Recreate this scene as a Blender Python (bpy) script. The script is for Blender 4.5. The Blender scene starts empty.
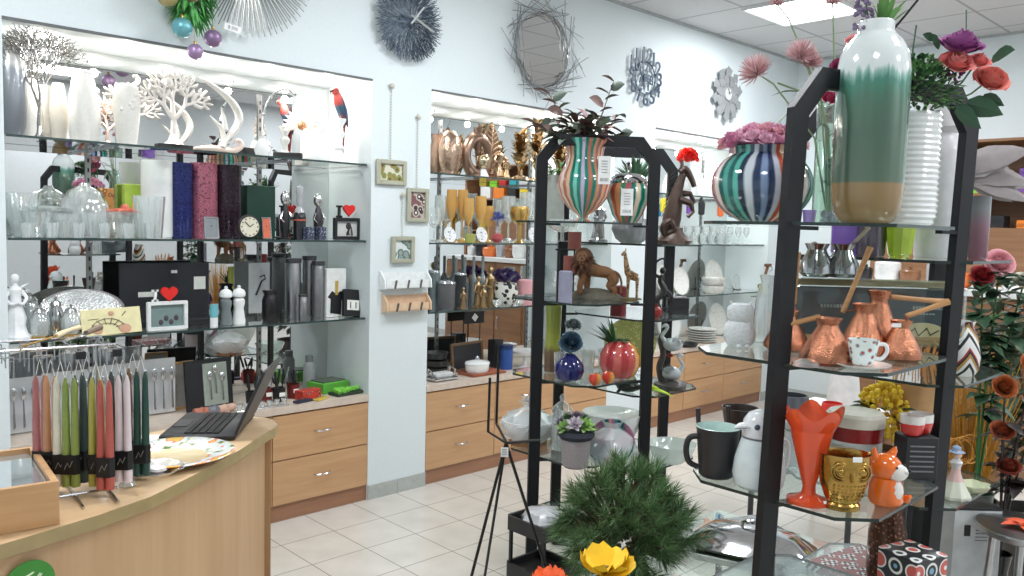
import bpy, bmesh, math, random
from mathutils import Vector as V, Matrix, Euler
random.seed(7)
PI = math.pi
sc = bpy.context.scene
COL = sc.collection
# ------------------------------------------------------------------ camera
F = 814.971
CAM = V((-1.91602, -3.88707, 1.60059))
CR = V((0.72213409, -0.69128101, 0.02555227))
CU = V((0.0335627, 0.07190775, 0.99684644))
CW = V((0.69093842, 0.71899919, -0.0751283))
RZ = math.atan2(CR.y, CR.x)            # heading of things that face the shop entrance
cam = bpy.data.cameras.new('camera'); co = bpy.data.objects.new('camera', cam); COL.objects.link(co)
co.matrix_world = Matrix(((CR.x, CU.x, -CW.x, CAM.x), (CR.y, CU.y, -CW.y, CAM.y), (CR.z, CU.z, -CW.z, CAM.z), (0, 0, 0, 1)))
cam.sensor_width = 36; cam.lens = F * 36 / 1024; cam.clip_start = .05; cam.clip_end = 60
sc.camera = co
sc.view_settings.view_transform = 'Standard'; sc.view_settings.look = 'None'
sc.view_settings.gamma = 1; sc.view_settings.use_curve_mapping = False
sc.view_settings.exposure = 0.54
sc.cycles.use_denoising = True
sc.cycles.max_bounces = 10; sc.cycles.transparent_max_bounces = 40; sc.cycles.glossy_bounces = 4
sc.cycles.diffuse_bounces = 4; sc.cycles.sample_clamp_indirect = 4; sc.cycles.caustics_reflective = True; sc.cycles.caustics_refractive = False
sc.cycles.sample_clamp_indirect = 4

class Spot:                            # a standing place and the size there of one unit of drawing
    def __init__(s, p, k=None):
        s.p = V(p); s.k = k or (s.p - CAM).dot(CW) / F
def at(px, z, y=None, d=None, k=None):
    t = (px - 512) / F
    if d is not None:
        b = (z - CAM.z - d * CW.z - d * t * CR.z) / (d * CU.z)
        return Spot(CAM + d * (CW + t * CR + b * CU), k)
    # solve x on the line (x, y, z)
    q = V((0, y, z)) - CAM
    x = (t * q.dot(CW) - q.dot(CR)) / (CR.x - t * CW.x)
    return Spot((x, y, z), k)

# ------------------------------------------------------------------ materials
def lin(c):
    c = c / 255
    return c / 12.92 if c <= .04045 else ((c + .055) / 1.055) ** 2.4
def rgb(c): return (lin(c[0]), lin(c[1]), lin(c[2]), 1)
class NT:
    def __init__(s, name):
        s.m = bpy.data.materials.new(name); s.m.use_nodes = True
        s.t = s.m.node_tree; s.t.nodes.clear(); s.out = s.n('ShaderNodeOutputMaterial')
    def n(s, typ, **kw):
        o = s.t.nodes.new(typ)
        for k, v in kw.items():
            if k in o.inputs: o.inputs[k].default_value = v
            else: setattr(o, k, v)
        return o
    def l(s, a, b): s.t.links.new(a, b)
    def math(s, op, a, b=None, c=None):
        o = s.n('ShaderNodeMath', operation=op)
        for i, v in enumerate((a, b, c)):
            if v is None: continue
            if hasattr(v, 'links'): s.l(v, o.inputs[i])
            else: o.inputs[i].default_value = v
        return o.outputs[0]
    def ramp(s, fac, stops, interp='LINEAR'):
        o = s.n('ShaderNodeValToRGB'); o.color_ramp.interpolation = interp
        e = o.color_ramp.elements
        while len(e) < len(stops): e.new(.5)
        for i, (p, c) in enumerate(stops): e[i].position = p; e[i].color = rgb(c)
        s.l(fac, o.inputs[0]); return o.outputs[0]
    def xyz(s, kind='Object'):
        tc = s.n('ShaderNodeTexCoord'); sp = s.n('ShaderNodeSeparateXYZ'); s.l(tc.outputs[kind], sp.inputs[0])
        return tc.outputs[kind], sp.outputs
    def bsdf(s, color=None, rough=.5, metal=0, spec=.5, coat=0, bump=None, bs=.3, bd=.002, alpha=1):
        b = s.n('ShaderNodeBsdfPrincipled'); b.inputs['Roughness'].default_value = rough
        b.inputs['Metallic'].default_value = metal; b.inputs['Specular IOR Level'].default_value = spec
        b.inputs['Coat Weight'].default_value = coat
        if color is not None:
            if hasattr(color, 'links'): s.l(color, b.inputs['Base Color'])
            else: b.inputs['Base Color'].default_value = rgb(color)
        if bump is not None:
            u = s.n('ShaderNodeBump', Strength=bs, Distance=bd); s.l(bump, u.inputs['Height']); s.l(u.outputs[0], b.inputs['Normal'])
        s.l(b.outputs[0], s.out.inputs[0]); return b
_cache = {}
def mat(color, rough=.5, metal=0, vary=.03, scale=30, bump=0, spec=.5, coat=0, dot=None):
    key = (tuple(color), rough, metal, vary, scale, bump, spec, coat)
    if key in _cache: return _cache[key]
    n = NT('paint_%d_%d_%d' % tuple(color))
    co_, _ = n.xyz()
    no = n.n('ShaderNodeTexNoise', Scale=float(scale)); n.l(co_, no.inputs['Vector'])
    lo = [max(0, c * (1 - vary)) for c in color]; hi = [min(255, c * (1 + vary)) for c in color]
    c = n.ramp(no.outputs['Fac'], [(.3, lo), (.7, hi)])
    n.bsdf(c, rough, metal, spec, coat, bump=no.outputs['Fac'] if bump else None, bs=bump, bd=.004)
    _cache[key] = n.m; return n.m
def glass(tint=(225, 240, 238), gloss=1.0, rough=.03, haze=0.0, name='clear_glass'):
    key = ('g', tuple(tint), gloss, rough, haze)
    if key in _cache: return _cache[key]
    n = NT(name)
    tr = n.n('ShaderNodeBsdfTransparent'); tr.inputs[0].default_value = rgb(tint)
    gl = n.n('ShaderNodeBsdfGlossy', Roughness=rough); gl.inputs[0].default_value = (1, 1, 1, 1)
    ge = n.n('ShaderNodeNewGeometry'); dt = n.n('ShaderNodeVectorMath', operation='DOT_PRODUCT'); n.l(ge.outputs['Incoming'], dt.inputs[0]); n.l(ge.outputs['Normal'], dt.inputs[1])
    sch = n.math('MULTIPLY_ADD', n.math('POWER', n.math('SUBTRACT', 1, n.math('ABSOLUTE', dt.outputs['Value'])), 5), .94, .045)
    fac = n.math('MINIMUM', n.math('MULTIPLY', sch, gloss), 1.0)
    mx = n.n('ShaderNodeMixShader'); n.l(fac, mx.inputs[0])
    body = tr.outputs[0]
    if haze:
        df = n.n('ShaderNodeBsdfDiffuse'); df.inputs[0].default_value = rgb([min(255, t * 1.0) for t in tint])
        m2 = n.n('ShaderNodeMixShader'); m2.inputs[0].default_value = haze
        n.l(tr.outputs[0], m2.inputs[1]); n.l(df.outputs[0], m2.inputs[2]); body = m2.outputs[0]
    n.l(body, mx.inputs[1]); n.l(gl.outputs[0], mx.inputs[2]); n.l(mx.outputs[0], n.out.inputs[0])
    _cache[key] = n.m; return n.m
def emit(color, strength, name='lamp_glow'):
    n = NT(name); e = n.n('ShaderNodeEmission', Strength=strength); e.inputs[0].default_value = rgb(color)
    n.l(e.outputs[0], n.out.inputs[0]); return n.m
def wood(base=(205, 160, 108), dark=(180, 132, 84), rough=.45, sc_=2.2, axis=0, name='beech_laminate'):
    n = NT(name); co_, _ = n.xyz()
    mp = n.n('ShaderNodeMapping'); s = [14, 14, 14]; s[axis] = .9; mp.inputs['Scale'].default_value = [v * sc_ for v in s]
    n.l(co_, mp.inputs[0]); no = n.n('ShaderNodeTexNoise', Scale=1.0, Detail=5.0, Roughness=.6); n.l(mp.outputs[0], no.inputs['Vector'])
    c = n.ramp(no.outputs['Fac'], [(.25, dark), (.62, base)]); n.bsdf(c, rough, coat=.1); return n.m
def stripes(cols, count=1, rough=.08, wob=.35, twist=0.0, interp='LINEAR', metal=0):
    """vertical bands of colour around the axis"""
    n = NT('striped_glaze'); co_, o = n.xyz()
    ang = n.math('ARCTAN2', o[1], o[0]); u = n.math('MULTIPLY_ADD', ang, 1 / (2 * PI), .5)
    no = n.n('ShaderNodeTexNoise', Scale=7.0, Detail=2.0); n.l(co_, no.inputs['Vector'])
    w = n.math('MULTIPLY_ADD', no.outputs['Fac'], wob * .1, -wob * .05)
    u = n.math('ADD', n.math('ADD', u, w), n.math('MULTIPLY', o[2], twist))
    u = n.math('FRACT', n.math('MULTIPLY', u, count))
    st = [(i / len(cols), c) for i, c in enumerate(cols)]
    if interp == 'LINEAR': st = [q for i, c in enumerate(cols) for q in ((i / len(cols), c), ((i + .72) / len(cols), c))] + [(1.0, cols[0])]
    n.bsdf(n.ramp(u, st, interp), rough, metal, coat=.6); return n.m
def bands(stops, rough=.1, h=1.0, noise=.0, scale=20, metal=0, interp='CONSTANT', bump=0):
    """bands of colour up the height h"""
    n = NT('banded_glaze'); co_, o = n.xyz(); z = n.math('MULTIPLY', o[2], 1 / h)
    if noise:
        mp = n.n('ShaderNodeMapping'); mp.inputs['Scale'].default_value = (1, 1, .12); n.l(co_, mp.inputs[0])
        no = n.n('ShaderNodeTexNoise', Scale=float(scale), Detail=3.0); n.l(mp.outputs[0], no.inputs['Vector'])
        z = n.math('ADD', z, n.math('MULTIPLY_ADD', no.outputs['Fac'], noise, -noise * .5))
    n.bsdf(n.ramp(z, stops, interp), rough, metal, coat=.5); return n.m
def spotted(base, spots, scale=30, thr=.35, rough=.4, metal=0):
    n = NT('speckled_print'); co_, _ = n.xyz()
    vo = n.n('ShaderNodeTexVoronoi', Scale=float(scale)); n.l(co_, vo.inputs['Vector'])
    st = [(0, spots[0])]
    for i, c in enumerate(spots[1:]): st.append((thr * (i + 1) / len(spots), c))
    st.append((thr, base)); n.bsdf(n.ramp(vo.outputs['Distance'], st, 'CONSTANT'), rough, metal); return n.m

WHITE = mat((232, 234, 234), .35, vary=.01); GLAZE = mat((236, 238, 238), .12, coat=.5, vary=.01)
BLACK = mat((26, 27, 30), .45); GLOSSBLACK = mat((20, 20, 22), .15)
STEEL = mat((200, 202, 205), .18, 1); SILVER = mat((215, 215, 216), .12, 1); GREY = mat((120, 122, 125), .5)
GOLD = mat((214, 170, 90), .2, 1); COPPER = mat((205, 130, 98), .2, 1, bump=.25, scale=160)
BRONZE = mat((176, 150, 128), .25, 1, bump=.5, scale=60); RED = mat((214, 40, 34), .35)
GREEN = mat((52, 108, 52), .6); DGREEN = mat((34, 62, 40), .6); PINK = mat((226, 150, 178), .7)
BROWN = mat((112, 76, 50), .6); WOOD = wood(); WOODV = wood(axis=2)
CLEAR = glass(gloss=2.2); FOIL = glass((246, 248, 250), 1.8, .3, .42, 'crinkled_film')
CRYSTAL = glass((246, 249, 249), 3.2, .10, .2, 'cut_crystal')
PAPER = mat((238, 238, 232), .7); TAGW = mat((245, 246, 246), .6)

# ------------------------------------------------------------------ mesh builder
class MB:
    def __init__(s): s.b = bmesh.new(); s.mi = 0; s.M = Matrix.Identity(4)
    def _v(s, p): return s.b.verts.new(s.M @ V(p))
    def _f(s, vs):
        try: f = s.b.faces.new(vs); f.material_index = s.mi; f.smooth = True; return f
        except ValueError: return None
    def set(s, loc=(0, 0, 0), rot=(0, 0, 0), scl=(1, 1, 1)):
        s.M = Matrix.LocRotScale(V(loc), Euler(rot), V(scl)); return s
    def m(s, i): s.mi = i; return s
    def box(s, c, d, bev=0, rot=None):
        x, y, z = [v / 2 for v in d]; R = Euler(rot).to_matrix() if rot else None
        def P(a, b, e):
            p = V((a, b, e)); p = R @ p if R else p; return s._v(V(c) + p)
        if bev <= 0:
            v = [P(i * x, j * y, k * z) for i in (-1, 1) for j in (-1, 1) for k in (-1, 1)]
            for q in ((0, 1, 3, 2), (4, 6, 7, 5), (0, 4, 5, 1), (2, 3, 7, 6), (0, 2, 6, 4), (1, 5, 7, 3)): s._f([v[i] for i in q])
        else:
            bev = min(bev, x * .9, y * .9, z * .9); rings = []
            for zz, ins in ((-z, bev), (-z + bev, 0), (z - bev, 0), (z, bev)):
                xx, yy = x - ins, y - ins; e = bev * .6
                pts = [(-xx + e, -yy), (xx - e, -yy), (xx, -yy + e), (xx, yy - e), (xx - e, yy), (-xx + e, yy), (-xx, yy - e), (-xx, -yy + e)]
                rings.append([P(a, b, zz) for a, b in pts])
            for a, b in zip(rings, rings[1:]):
                for i in range(8): s._f([a[i], a[(i + 1) % 8], b[(i + 1) % 8], b[i]])
            s._f(rings[0][::-1]); s._f(rings[-1])
        return s
    def lathe(s, prof, c=(0, 0, 0), seg=24, fn=None, sx=1, sy=1, cap=True):
        rings = []
        for r, z in prof:
            if r <= 1e-6: rings.append([s._v((c[0], c[1], c[2] + z))]); continue
            ring = []
            for i in range(seg):
                t = 2 * PI * i / seg; q = fn(t, z, r) if fn else r
                ring.append(s._v((c[0] + q * sx * math.cos(t), c[1] + q * sy * math.sin(t), c[2] + z)))
            rings.append(ring)
        for a, b in zip(rings, rings[1:]):
            for i in range(seg):
                j = (i + 1) % seg
                if len(a) == 1 and len(b) == 1: break
                if len(a) == 1: s._f([a[0], b[j], b[i]])
                elif len(b) == 1: s._f([a[i], a[j], b[0]])
                else: s._f([a[i], a[j], b[j], b[i]])
        if cap and len(rings[0]) > 1: s._f(rings[0][::-1])
        return s
    def tube(s, pts, r, seg=8, flat=1.0, caps=True):
        pts = [V(p) for p in pts]; n = len(pts); rs = list(r) if isinstance(r, (list, tuple)) else [r] * n
        if seg >= 7 and 4 <= n <= 12:  # round the path between its points
            P, Q = [], []
            for i in range(n - 1):
                a_, b_, c_, d_ = pts[max(i - 1, 0)], pts[i], pts[i + 1], pts[min(i + 2, n - 1)]
                for j in range(4):
                    t = j / 4; P.append(.5 * ((2 * b_) + (c_ - a_) * t + (2 * a_ - 5 * b_ + 4 * c_ - d_) * t * t + (3 * b_ - a_ - 3 * c_ + d_) * t ** 3)); Q.append(rs[i] + (rs[i + 1] - rs[i]) * t)
            pts, rs = P + [pts[-1]], Q + [rs[-1]]; n = len(pts)
        up = V((0, 0, 1)); rings = []
        for i, p in enumerate(pts):
            t = (pts[min(i + 1, n - 1)] - pts[max(i - 1, 0)])
            t = t.normalized() if t.length > 0 else V((0, 0, 1))
            if i == 0: a = t.orthogonal().normalized() if abs(t.dot(up)) > .95 else t.cross(up).normalized()
            else:
                a = (a - t * a.dot(t)); a = a.normalized() if a.length > 1e-6 else t.orthogonal().normalized()
            b = t.cross(a)
            rings.append([s._v(p + a * rs[i] * math.cos(2 * PI * k / seg) + b * rs[i] * flat * math.sin(2 * PI * k / seg)) for k in range(seg)])
        for a_, b_ in zip(rings, rings[1:]):
            for i in range(seg): s._f([a_[i], a_[(i + 1) % seg], b_[(i + 1) % seg], b_[i]])
        if caps: s._f(rings[0][::-1]); s._f(rings[-1])
        return s
    def ball(s, c, r, seg=16, rot=None):
        if not isinstance(r, (list, tuple)): r = (r, r, r)
        R = Euler(rot).to_matrix() if rot else Matrix.Identity(3)
        n = max(4, seg // 2); rings = []
        for j in range(n + 1):
            ph = PI * j / n
            if j in (0, n): rings.append([s._v(V(c) + R @ V((0, 0, -r[2] * math.cos(ph))))]); continue
            rings.append([s._v(V(c) + R @ V((r[0] * math.sin(ph) * math.cos(2 * PI * i / seg), r[1] * math.sin(ph) * math.sin(2 * PI * i / seg), -r[2] * math.cos(ph)))) for i in range(seg)])
        for a, b in zip(rings, rings[1:]):
            for i in range(seg):
                j = (i + 1) % seg
                if len(a) == 1: s._f([a[0], b[j], b[i]])
                elif len(b) == 1: s._f([a[i], a[j], b[0]])
                else: s._f([a[i], a[j], b[j], b[i]])
        return s
    def prism(s, pts, y0, y1):         # outline in x,z pushed along y
        a = [s._v((p[0], y0, p[1])) for p in pts]; b = [s._v((p[0], y1, p[1])) for p in pts]; n = len(pts)
        s._f(a); s._f(b[::-1])
        for i in range(n): s._f([a[i], b[i], b[(i + 1) % n], a[(i + 1) % n]])
        return s
    def slab(s, pts, z0, z1):          # outline in x,y pushed along z
        a = [s._v((p[0], p[1], z0)) for p in pts]; b = [s._v((p[0], p[1], z1)) for p in pts]; n = len(pts)
        s._f(a[::-1]); s._f(b)
        for i in range(n): s._f([a[i], a[(i + 1) % n], b[(i + 1) % n], b[i]])
        return s
    def leaf(s, p, d, L, W, droop=.3, side=None, th=0):
        p = V(p); d = V(d).normalized(); sd = V(side) if side else d.cross(V((0, 0, 1)))
        if sd.length < .05: sd = V((1, 0, 0))
        sd.normalize(); nrm = sd.cross(d); prev = None
        for i in range(5):
            t = i / 4; w = W * math.sin(PI * min(.999, t * .86 + .14)) * .5; c = p + d * L * t + V((0, 0, -droop * L * t * t))
            row = [s._v(c - sd * w + nrm * w * .35), s._v(c), s._v(c + sd * w + nrm * w * .35)]
            if prev: s._f([prev[0], prev[1], row[1], row[0]]); s._f([prev[1], prev[2], row[2], row[1]])
            prev = row
        return s
    def rose(s, c, r, n=26, open_=1.0, seed=0, tilt=None):
        """nested cupped petals with rolled rims"""
        rn = random.Random(seed); c = V(c); R = Euler(tilt).to_matrix() if tilt else Matrix.Identity(3); q = 4 if n >= 20 else 2
        for i in range(n):
            t = (i + .5) / n; a = i * 2.4 + rn.uniform(-.2, .2); Rt = r * (.16 + .84 * t ** .8) * rn.uniform(.93, 1.05); H = r * (1.25 - .62 * t) * rn.uniform(.92, 1.06); wd = 1.25 - .45 * t
            g = []
            for u_ in range(q + 1):
                u = u_ / q; row = []
                for v_ in range(q + 1):
                    v = v_ / q * 2 - 1; rho = Rt * (.25 + .75 * math.sin(min(1.57, u * 1.7))) + Rt * .22 * t * max(0, u - .7) / .3; zz = -.5 * r + u * H - .16 * H * v * v * u - (.12 * r * t if u == 1 else 0)
                    ph = a + v * wd * (.55 + .45 * u); row.append(s._v(c + R @ V((rho * math.cos(ph), rho * math.sin(ph), zz))))
                g.append(row)
            for u_ in range(q):
                for v_ in range(q): s._f([g[u_][v_], g[u_][v_ + 1], g[u_ + 1][v_ + 1], g[u_ + 1][v_]])
        return s
    def done(s, name, mats, parent=None, scale=1.0, sharp=38, loc=(0, 0, 0)):
        b = s.b
        if scale != 1.0: bmesh.ops.scale(b, vec=(scale,) * 3, verts=b.verts)
        bmesh.ops.recalc_face_normals(b, faces=b.faces)
        lim = math.radians(sharp)
        for e in b.edges:
            if len(e.link_faces) == 2 and e.calc_face_angle(0) > lim: e.smooth = False
        me = bpy.data.meshes.new(name); b.to_mesh(me); b.free()
        for m_ in (mats if isinstance(mats, (list, tuple)) else [mats]): me.materials.append(m_)
        o = bpy.data.objects.new(name, me); COL.objects.link(o); o.location = loc
        if parent is not None: o.parent = parent
        return o
def tag(o, label, cat, group=None, kind=None):
    o['label'] = label; o['category'] = cat
    if group: o['group'] = group
    if kind: o['kind'] = kind
    return o
class T:                               # a thing: an Empty at its base that parents its parts
    def __init__(s, name, label, cat, spot, rz=RZ, group=None, k=None):
        s.o = bpy.data.objects.new(name, None); COL.objects.link(s.o); s.o.empty_display_size = .05
        s.o.location = spot.p; s.o.rotation_euler = (0, 0, rz); s.k = k or spot.k; tag(s.o, label, cat, group)
    def part(s, name, mb, mats, parent=None, label=None, sharp=38):
        o = mb.done(name, mats, parent or s.o, s.k, sharp)
        if label: o['label'] = label
        return o
def solo(name, label, cat, spot, mb, mats, rz=RZ, group=None, sharp=38):
    o = mb.done(name, mats, None, spot.k, sharp); o.location = spot.p; o.rotation_euler = (0, 0, rz)
    return tag(o, label, cat, group)
def clone(root, spot, rz=None, label=None, scale=None):
    r = root.copy(); COL.objects.link(r); r.location = spot.p
    if rz is not None: r.rotation_euler = (0, 0, rz)
    if label: r['label'] = label
    if scale: r.scale = (scale,) * 3
    for ch in list(root.children):
        c = ch.copy(); COL.objects.link(c); c.parent = r
        for g in ch.children:
            d = g.copy(); COL.objects.link(d); d.parent = c
    return r
def text_mesh(mb, s, size, c, rot=(PI / 2, 0, 0), depth=.0, bold=0):
    cu = bpy.data.curves.new('letters', 'FONT'); cu.body = s; cu.size = size; cu.align_x = 'CENTER'; cu.align_y = 'CENTER'
    cu.extrude = depth; cu.offset = bold; cu.resolution_u = 2
    o = bpy.data.objects.new('letters', cu); COL.objects.link(o)
    me = bpy.data.meshes.new_from_object(o); R = Matrix.Translation(V(c)) @ Euler(rot).to_matrix().to_4x4()
    vs = [mb._v(R @ v.co) for v in me.vertices]
    for p in me.polygons: mb._f([vs[i] for i in p.vertices])
    bpy.data.objects.remove(o); bpy.data.curves.remove(cu); bpy.data.meshes.remove(me)
def struct(name, mb, mats, parent=None):
    o = mb.done(name, mats, parent)
    if parent is None: o['kind'] = 'structure'
    return o
def W(x0, x1, y0, y1, z0, z1, mb):
    mb.box(((x0 + x1) / 2, (y0 + y1) / 2, (z0 + z1) / 2), (x1 - x0, y1 - y0, z1 - z0)); return mb

# ------------------------------------------------------------------ room
def wallmat(c=(222, 231, 234)):
    n = NT('wall_paint'); co_, _ = n.xyz(); no = n.n('ShaderNodeTexNoise', Scale=60.0, Detail=4.0); n.l(co_, no.inputs['Vector'])
    n.bsdf(n.ramp(no.outputs['Fac'], [(.3, [v * .985 for v in c]), (.7, c)]), .75, bump=no.outputs['Fac'], bs=.05); return n.m
WALL = wallmat()
def floormat():
    n = NT('ceramic_floor_tiles'); co_, o = n.xyz()
    def grid(v, off):
        f = n.math('FRACT', n.math('ADD', n.math('DIVIDE', n.math('ADD', v, off), .3), 100)); return n.math('MINIMUM', f, n.math('SUBTRACT', 1, f))
    g = n.math('MINIMUM', grid(o[0], 0), grid(o[1], -.0073 + .0))
    line = n.math('LESS_THAN', g, .0075)
    no = n.n('ShaderNodeTexNoise', Scale=6.0, Detail=6.0); n.l(co_, no.inputs['Vector'])
    tile = n.ramp(no.outputs['Fac'], [(.3, (200, 195, 187)), (.7, (213, 209, 202))])
    mx = n.n('ShaderNodeMix', data_type='RGBA'); n.l(line, mx.inputs[0]); n.l(tile, mx.inputs[6]); mx.inputs[7].default_value = rgb((112, 103, 92))
    b = n.bsdf(mx.outputs[2], .28); b.inputs['Coat Weight'].default_value = .15; return n.m
def ceilmat():
    n = NT('ceiling_tiles'); co_, o = n.xyz()
    def grid(v, off):
        f = n.math('FRACT', n.math('ADD', n.math('DIVIDE', n.math('ADD', v, off), .6), 100)); return n.math('MINIMUM', f, n.math('SUBTRACT', 1, f))
    line = n.math('LESS_THAN', n.math('MINIMUM', grid(o[0], .08), grid(o[1], 0)), .018)
    no = n.n('ShaderNodeTexNoise', Scale=120.0, Detail=3.0); n.l(co_, no.inputs['Vector'])
    tile = n.ramp(no.outputs['Fac'], [(.3, (206, 206, 208)), (.7, (216, 216, 218))])
    mx = n.n('ShaderNodeMix', data_type='RGBA'); n.l(line, mx.inputs[0]); n.l(tile, mx.inputs[6]); mx.inputs[7].default_value = rgb((168, 168, 172))
    n.bsdf(mx.outputs[2], .85); return n.m
X0, X1, Y0, ZC = -3.6, 5.56, -6.4, 3.255
ND, NT_ = .45, 2.395
NICHES = [(-1.09, .70), (1.117, 2.84), (3.33, 5.15)]
struct('floor', W(X0 - .1, X1 + .1, Y0 - .1, .7, -.1, 0, MB()), floormat())
struct('ceiling', W(X0 - .1, X1 + .1, Y0 - .1, .7, ZC, ZC + .1, MB()), ceilmat())
mb = MB(); W(X0, X1, 0, ND + .12, NT_, ZC, mb)
edges = [X0] + [v for n_ in NICHES for v in n_] + [X1]
for i in range(0, 8, 2): W(edges[i], edges[i + 1], 0, ND + .12, 0, NT_, mb)
W(X0, X1, ND + .012, ND + .12, 0, NT_, mb)
struct('wall_back', mb, WALL)
struct('wall_right', W(X1, X1 + .1, Y0, .6, 0, ZC, MB()), WALL)
struct('wall_left', W(X0 - .1, X0, Y0, .6, 0, ZC, MB()), WALL)
struct('wall_front', W(X0, X1, Y0 - .1, Y0, 0, ZC, MB()), mat((196, 200, 202), .8, vary=.01))
mb = MB(); SKT = mat((176, 180, 176), .35)
for a, b in ((edges[2], edges[3]), (edges[4], edges[5]), (edges[6], edges[7])):
    n_ = 2; w = (b - a) / n_
    for i in range(n_): W(a + i * w + .001, a + (i + 1) * w - .001, -.008, 0, 0, .085, mb)
struct('baseboard_back', mb, SKT)
mb = MB(); W(X1 - .008, X1, Y0, 0, 0, .085, mb); struct('baseboard_right', mb, SKT)
LINE = mat((96, 100, 102), .5)
for i, (a, b) in enumerate(NICHES):
    mb = MB(); W(a, b, -.004, .006, NT_ - .006, NT_ + .006, mb); struct('trim_%d' % (i + 1), mb, LINE)
mb = MB(); W(X0, X1, -.015, 0, ZC - .02, ZC, mb); struct('trim_4', mb, mat((178, 184, 186), .6))
mb = MB(); W(X1 - .015, X1, Y0, -.015, ZC - .02, ZC, mb); struct('trim_5', mb, mat((178, 184, 186), .6))

# mirrors, cabinets, worktops, glass shelves and spotlights of the three alcoves
MIRR = NT('mirror_silver'); g_ = MIRR.n('ShaderNodeBsdfGlossy', Roughness=.01); g_.inputs[0].default_value = (.70, .71, .71, 1); MIRR.l(g_.outputs[0], MIRR.out.inputs[0]); MIRR = MIRR.m
CABW = wood((200, 158, 116), (184, 140, 100)); PLINTH = wood((160, 116, 88), (144, 102, 76)); GAP = mat((70, 48, 34), .8)
TOPM = mat((206, 190, 176), .4)
where = ['left', 'middle', 'far']
UN = [[-1.09, -.493, .104, .70], [1.117, 1.69, 2.27, 2.84], [3.33, 3.86, 4.48, 5.15]]
SG = glass((243, 247, 246), 1.4, .02, .03, 'shelf_glass'); SEDGE = mat((52, 70, 68), .2)
SHZ = [[1.93, 1.5, 1.06], [1.915, 1.49, 1.065], [1.90, 1.49, 1.05]]
bulb = emit((255, 244, 226), 60); ringm = SILVER
for i, (a, b) in enumerate(NICHES):
    o = MB(); W(a + .002, b - .002, ND, ND + .01, .62, NT_ - .002, o); o = o.done('wall_mirror', MIRR)
    tag(o, 'large frameless mirror lining the back of the %s alcove' % where[i], 'mirror')
    seam = MB()
    for c in range(3):
        x0, x1 = UN[i][c], UN[i][c + 1]
        t = T('drawer_cabinet', '', 'cabinet', Spot(((x0 + x1) / 2, 0, 0), 1.0), 0, 'beech drawer cabinets in the alcoves')
        t.o['label'] = '%s of three beech two-drawer cabinets in the %s alcove' % (['left', 'middle', 'right'][c], where[i])
        w = x1 - x0
        m_ = MB(); W(-w / 2, w / 2, .02, .42, .09, .58, m_); t.part('body', m_, CABW)
        m_ = MB(); W(-w / 2, w / 2, .012, .40, 0, .088, m_); t.part('plinth', m_, PLINTH)
        for z0, z1 in ((.092, .328), (.334, .572)):
            m_ = MB(); W(-w / 2 + .003, w / 2 - .003, 0, .0195, z0, z1, m_); d = t.part('drawer', m_, CABW)
            zc = (z0 + z1) / 2 + .01; m_ = MB()
            m_.tube([(-.05, 0, zc), (-.045, -.018, zc), (-.02, -.026, zc), (.02, -.026, zc), (.045, -.018, zc), (.05, 0, zc)], .0045, 6); t.part('handle', m_, STEEL, d)
    o = MB(); W(a + .001, b - .001, -.006, ND - .003, .582, .618, o); o = o.done('worktop', TOPM)
    tag(o, 'pale worktop over the drawer cabinets of the %s alcove' % where[i], 'worktop')
    for j, z in enumerate(SHZ[i]):
        t = T('glass_shelf', '%s glass shelf of the %s alcove' % (['top', 'middle', 'bottom'][j], where[i]), 'shelf', Spot(((a + b) / 2, .2, z), 1.0), 0, 'long glass shelves in the alcoves')
        w = (b - a) / 2 - .012
        m_ = MB(); W(-w, w, -.168, .235, -.009, 0, m_); t.part('pane', m_, SG)
        m_ = MB(); W(-w, w, -.1715, -.1685, -.0095, .0005, m_); W(w + .0005, w + .0025, -.17, .235, -.0095, .0005, m_); t.part('edge', m_, SEDGE, label='dark green polished front edge')
        for q in (-w * .5, w * .5):
            m_ = MB(); m_.box((q, .08, -.0145), (.012, .328, .009)); m_.box((q, .242, -.016), (.02, .01, .03)); t.part('bracket', m_, STEEL)
    for q in (.25, .75):
        o = MB(); x = a + (b - a) * q; W(x - .012, x + .012, ND - .008, ND - .001, .63, 2.3, o); 
        for z in range(34): W(x - .004, x + .004, ND - .0095, ND - .008, .66 + z * .048, .68 + z * .048, o.m(1))
        o = o.done('shelf_rail', [mat((150, 152, 152), .4, 1), BLACK]); tag(o, 'slotted steel shelf rail on the %s side of the %s alcove mirror' % ('left' if q < .5 else 'right', where[i]), 'rail')
    n_ = 5
    for s_ in range(n_):
        x = a + (b - a) * (s_ + .5) / n_ + .02
        t = T('recessed_spotlight', 'small recessed spotlight in the ceiling of the %s alcove, %s from the left' % (where[i], ['first', 'second', 'third', 'fourth', 'fifth'][s_]), 'spotlight', Spot((x, .2, NT_), 1.0), 0, 'recessed alcove spotlights')
        m_ = MB(); m_.lathe([(.036, -.006), (.036, 0), (.026, 0), (.026, -.006), (.036, -.006)], cap=False); t.part('ring', m_, ringm)
        m_ = MB(); m_.lathe([(0, -.022), (.014, -.019), (.022, -.01), (.0255, -.001), (0, -.001)]); t.part('bulb', m_, bulb)
        ld = bpy.data.lights.new('spot_beam', 'POINT'); ld.energy = 1.1; ld.shadow_soft_size = .02; ld.color = (1, .95, .88)
        lo = bpy.data.objects.new('spot_beam', ld); COL.objects.link(lo); lo.location = (0, 0, -.06); lo.parent = t.o
        ld = bpy.data.lights.new('spot_cone', 'SPOT'); ld.energy = 6; ld.spot_size = 2.4; ld.spot_blend = .9; ld.shadow_soft_size = .03; ld.color = (1, .95, .9)
        lo = bpy.data.objects.new('spot_cone', ld); COL.objects.link(lo); lo.location = (0, 0, -.025); lo.parent = t.o

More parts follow.
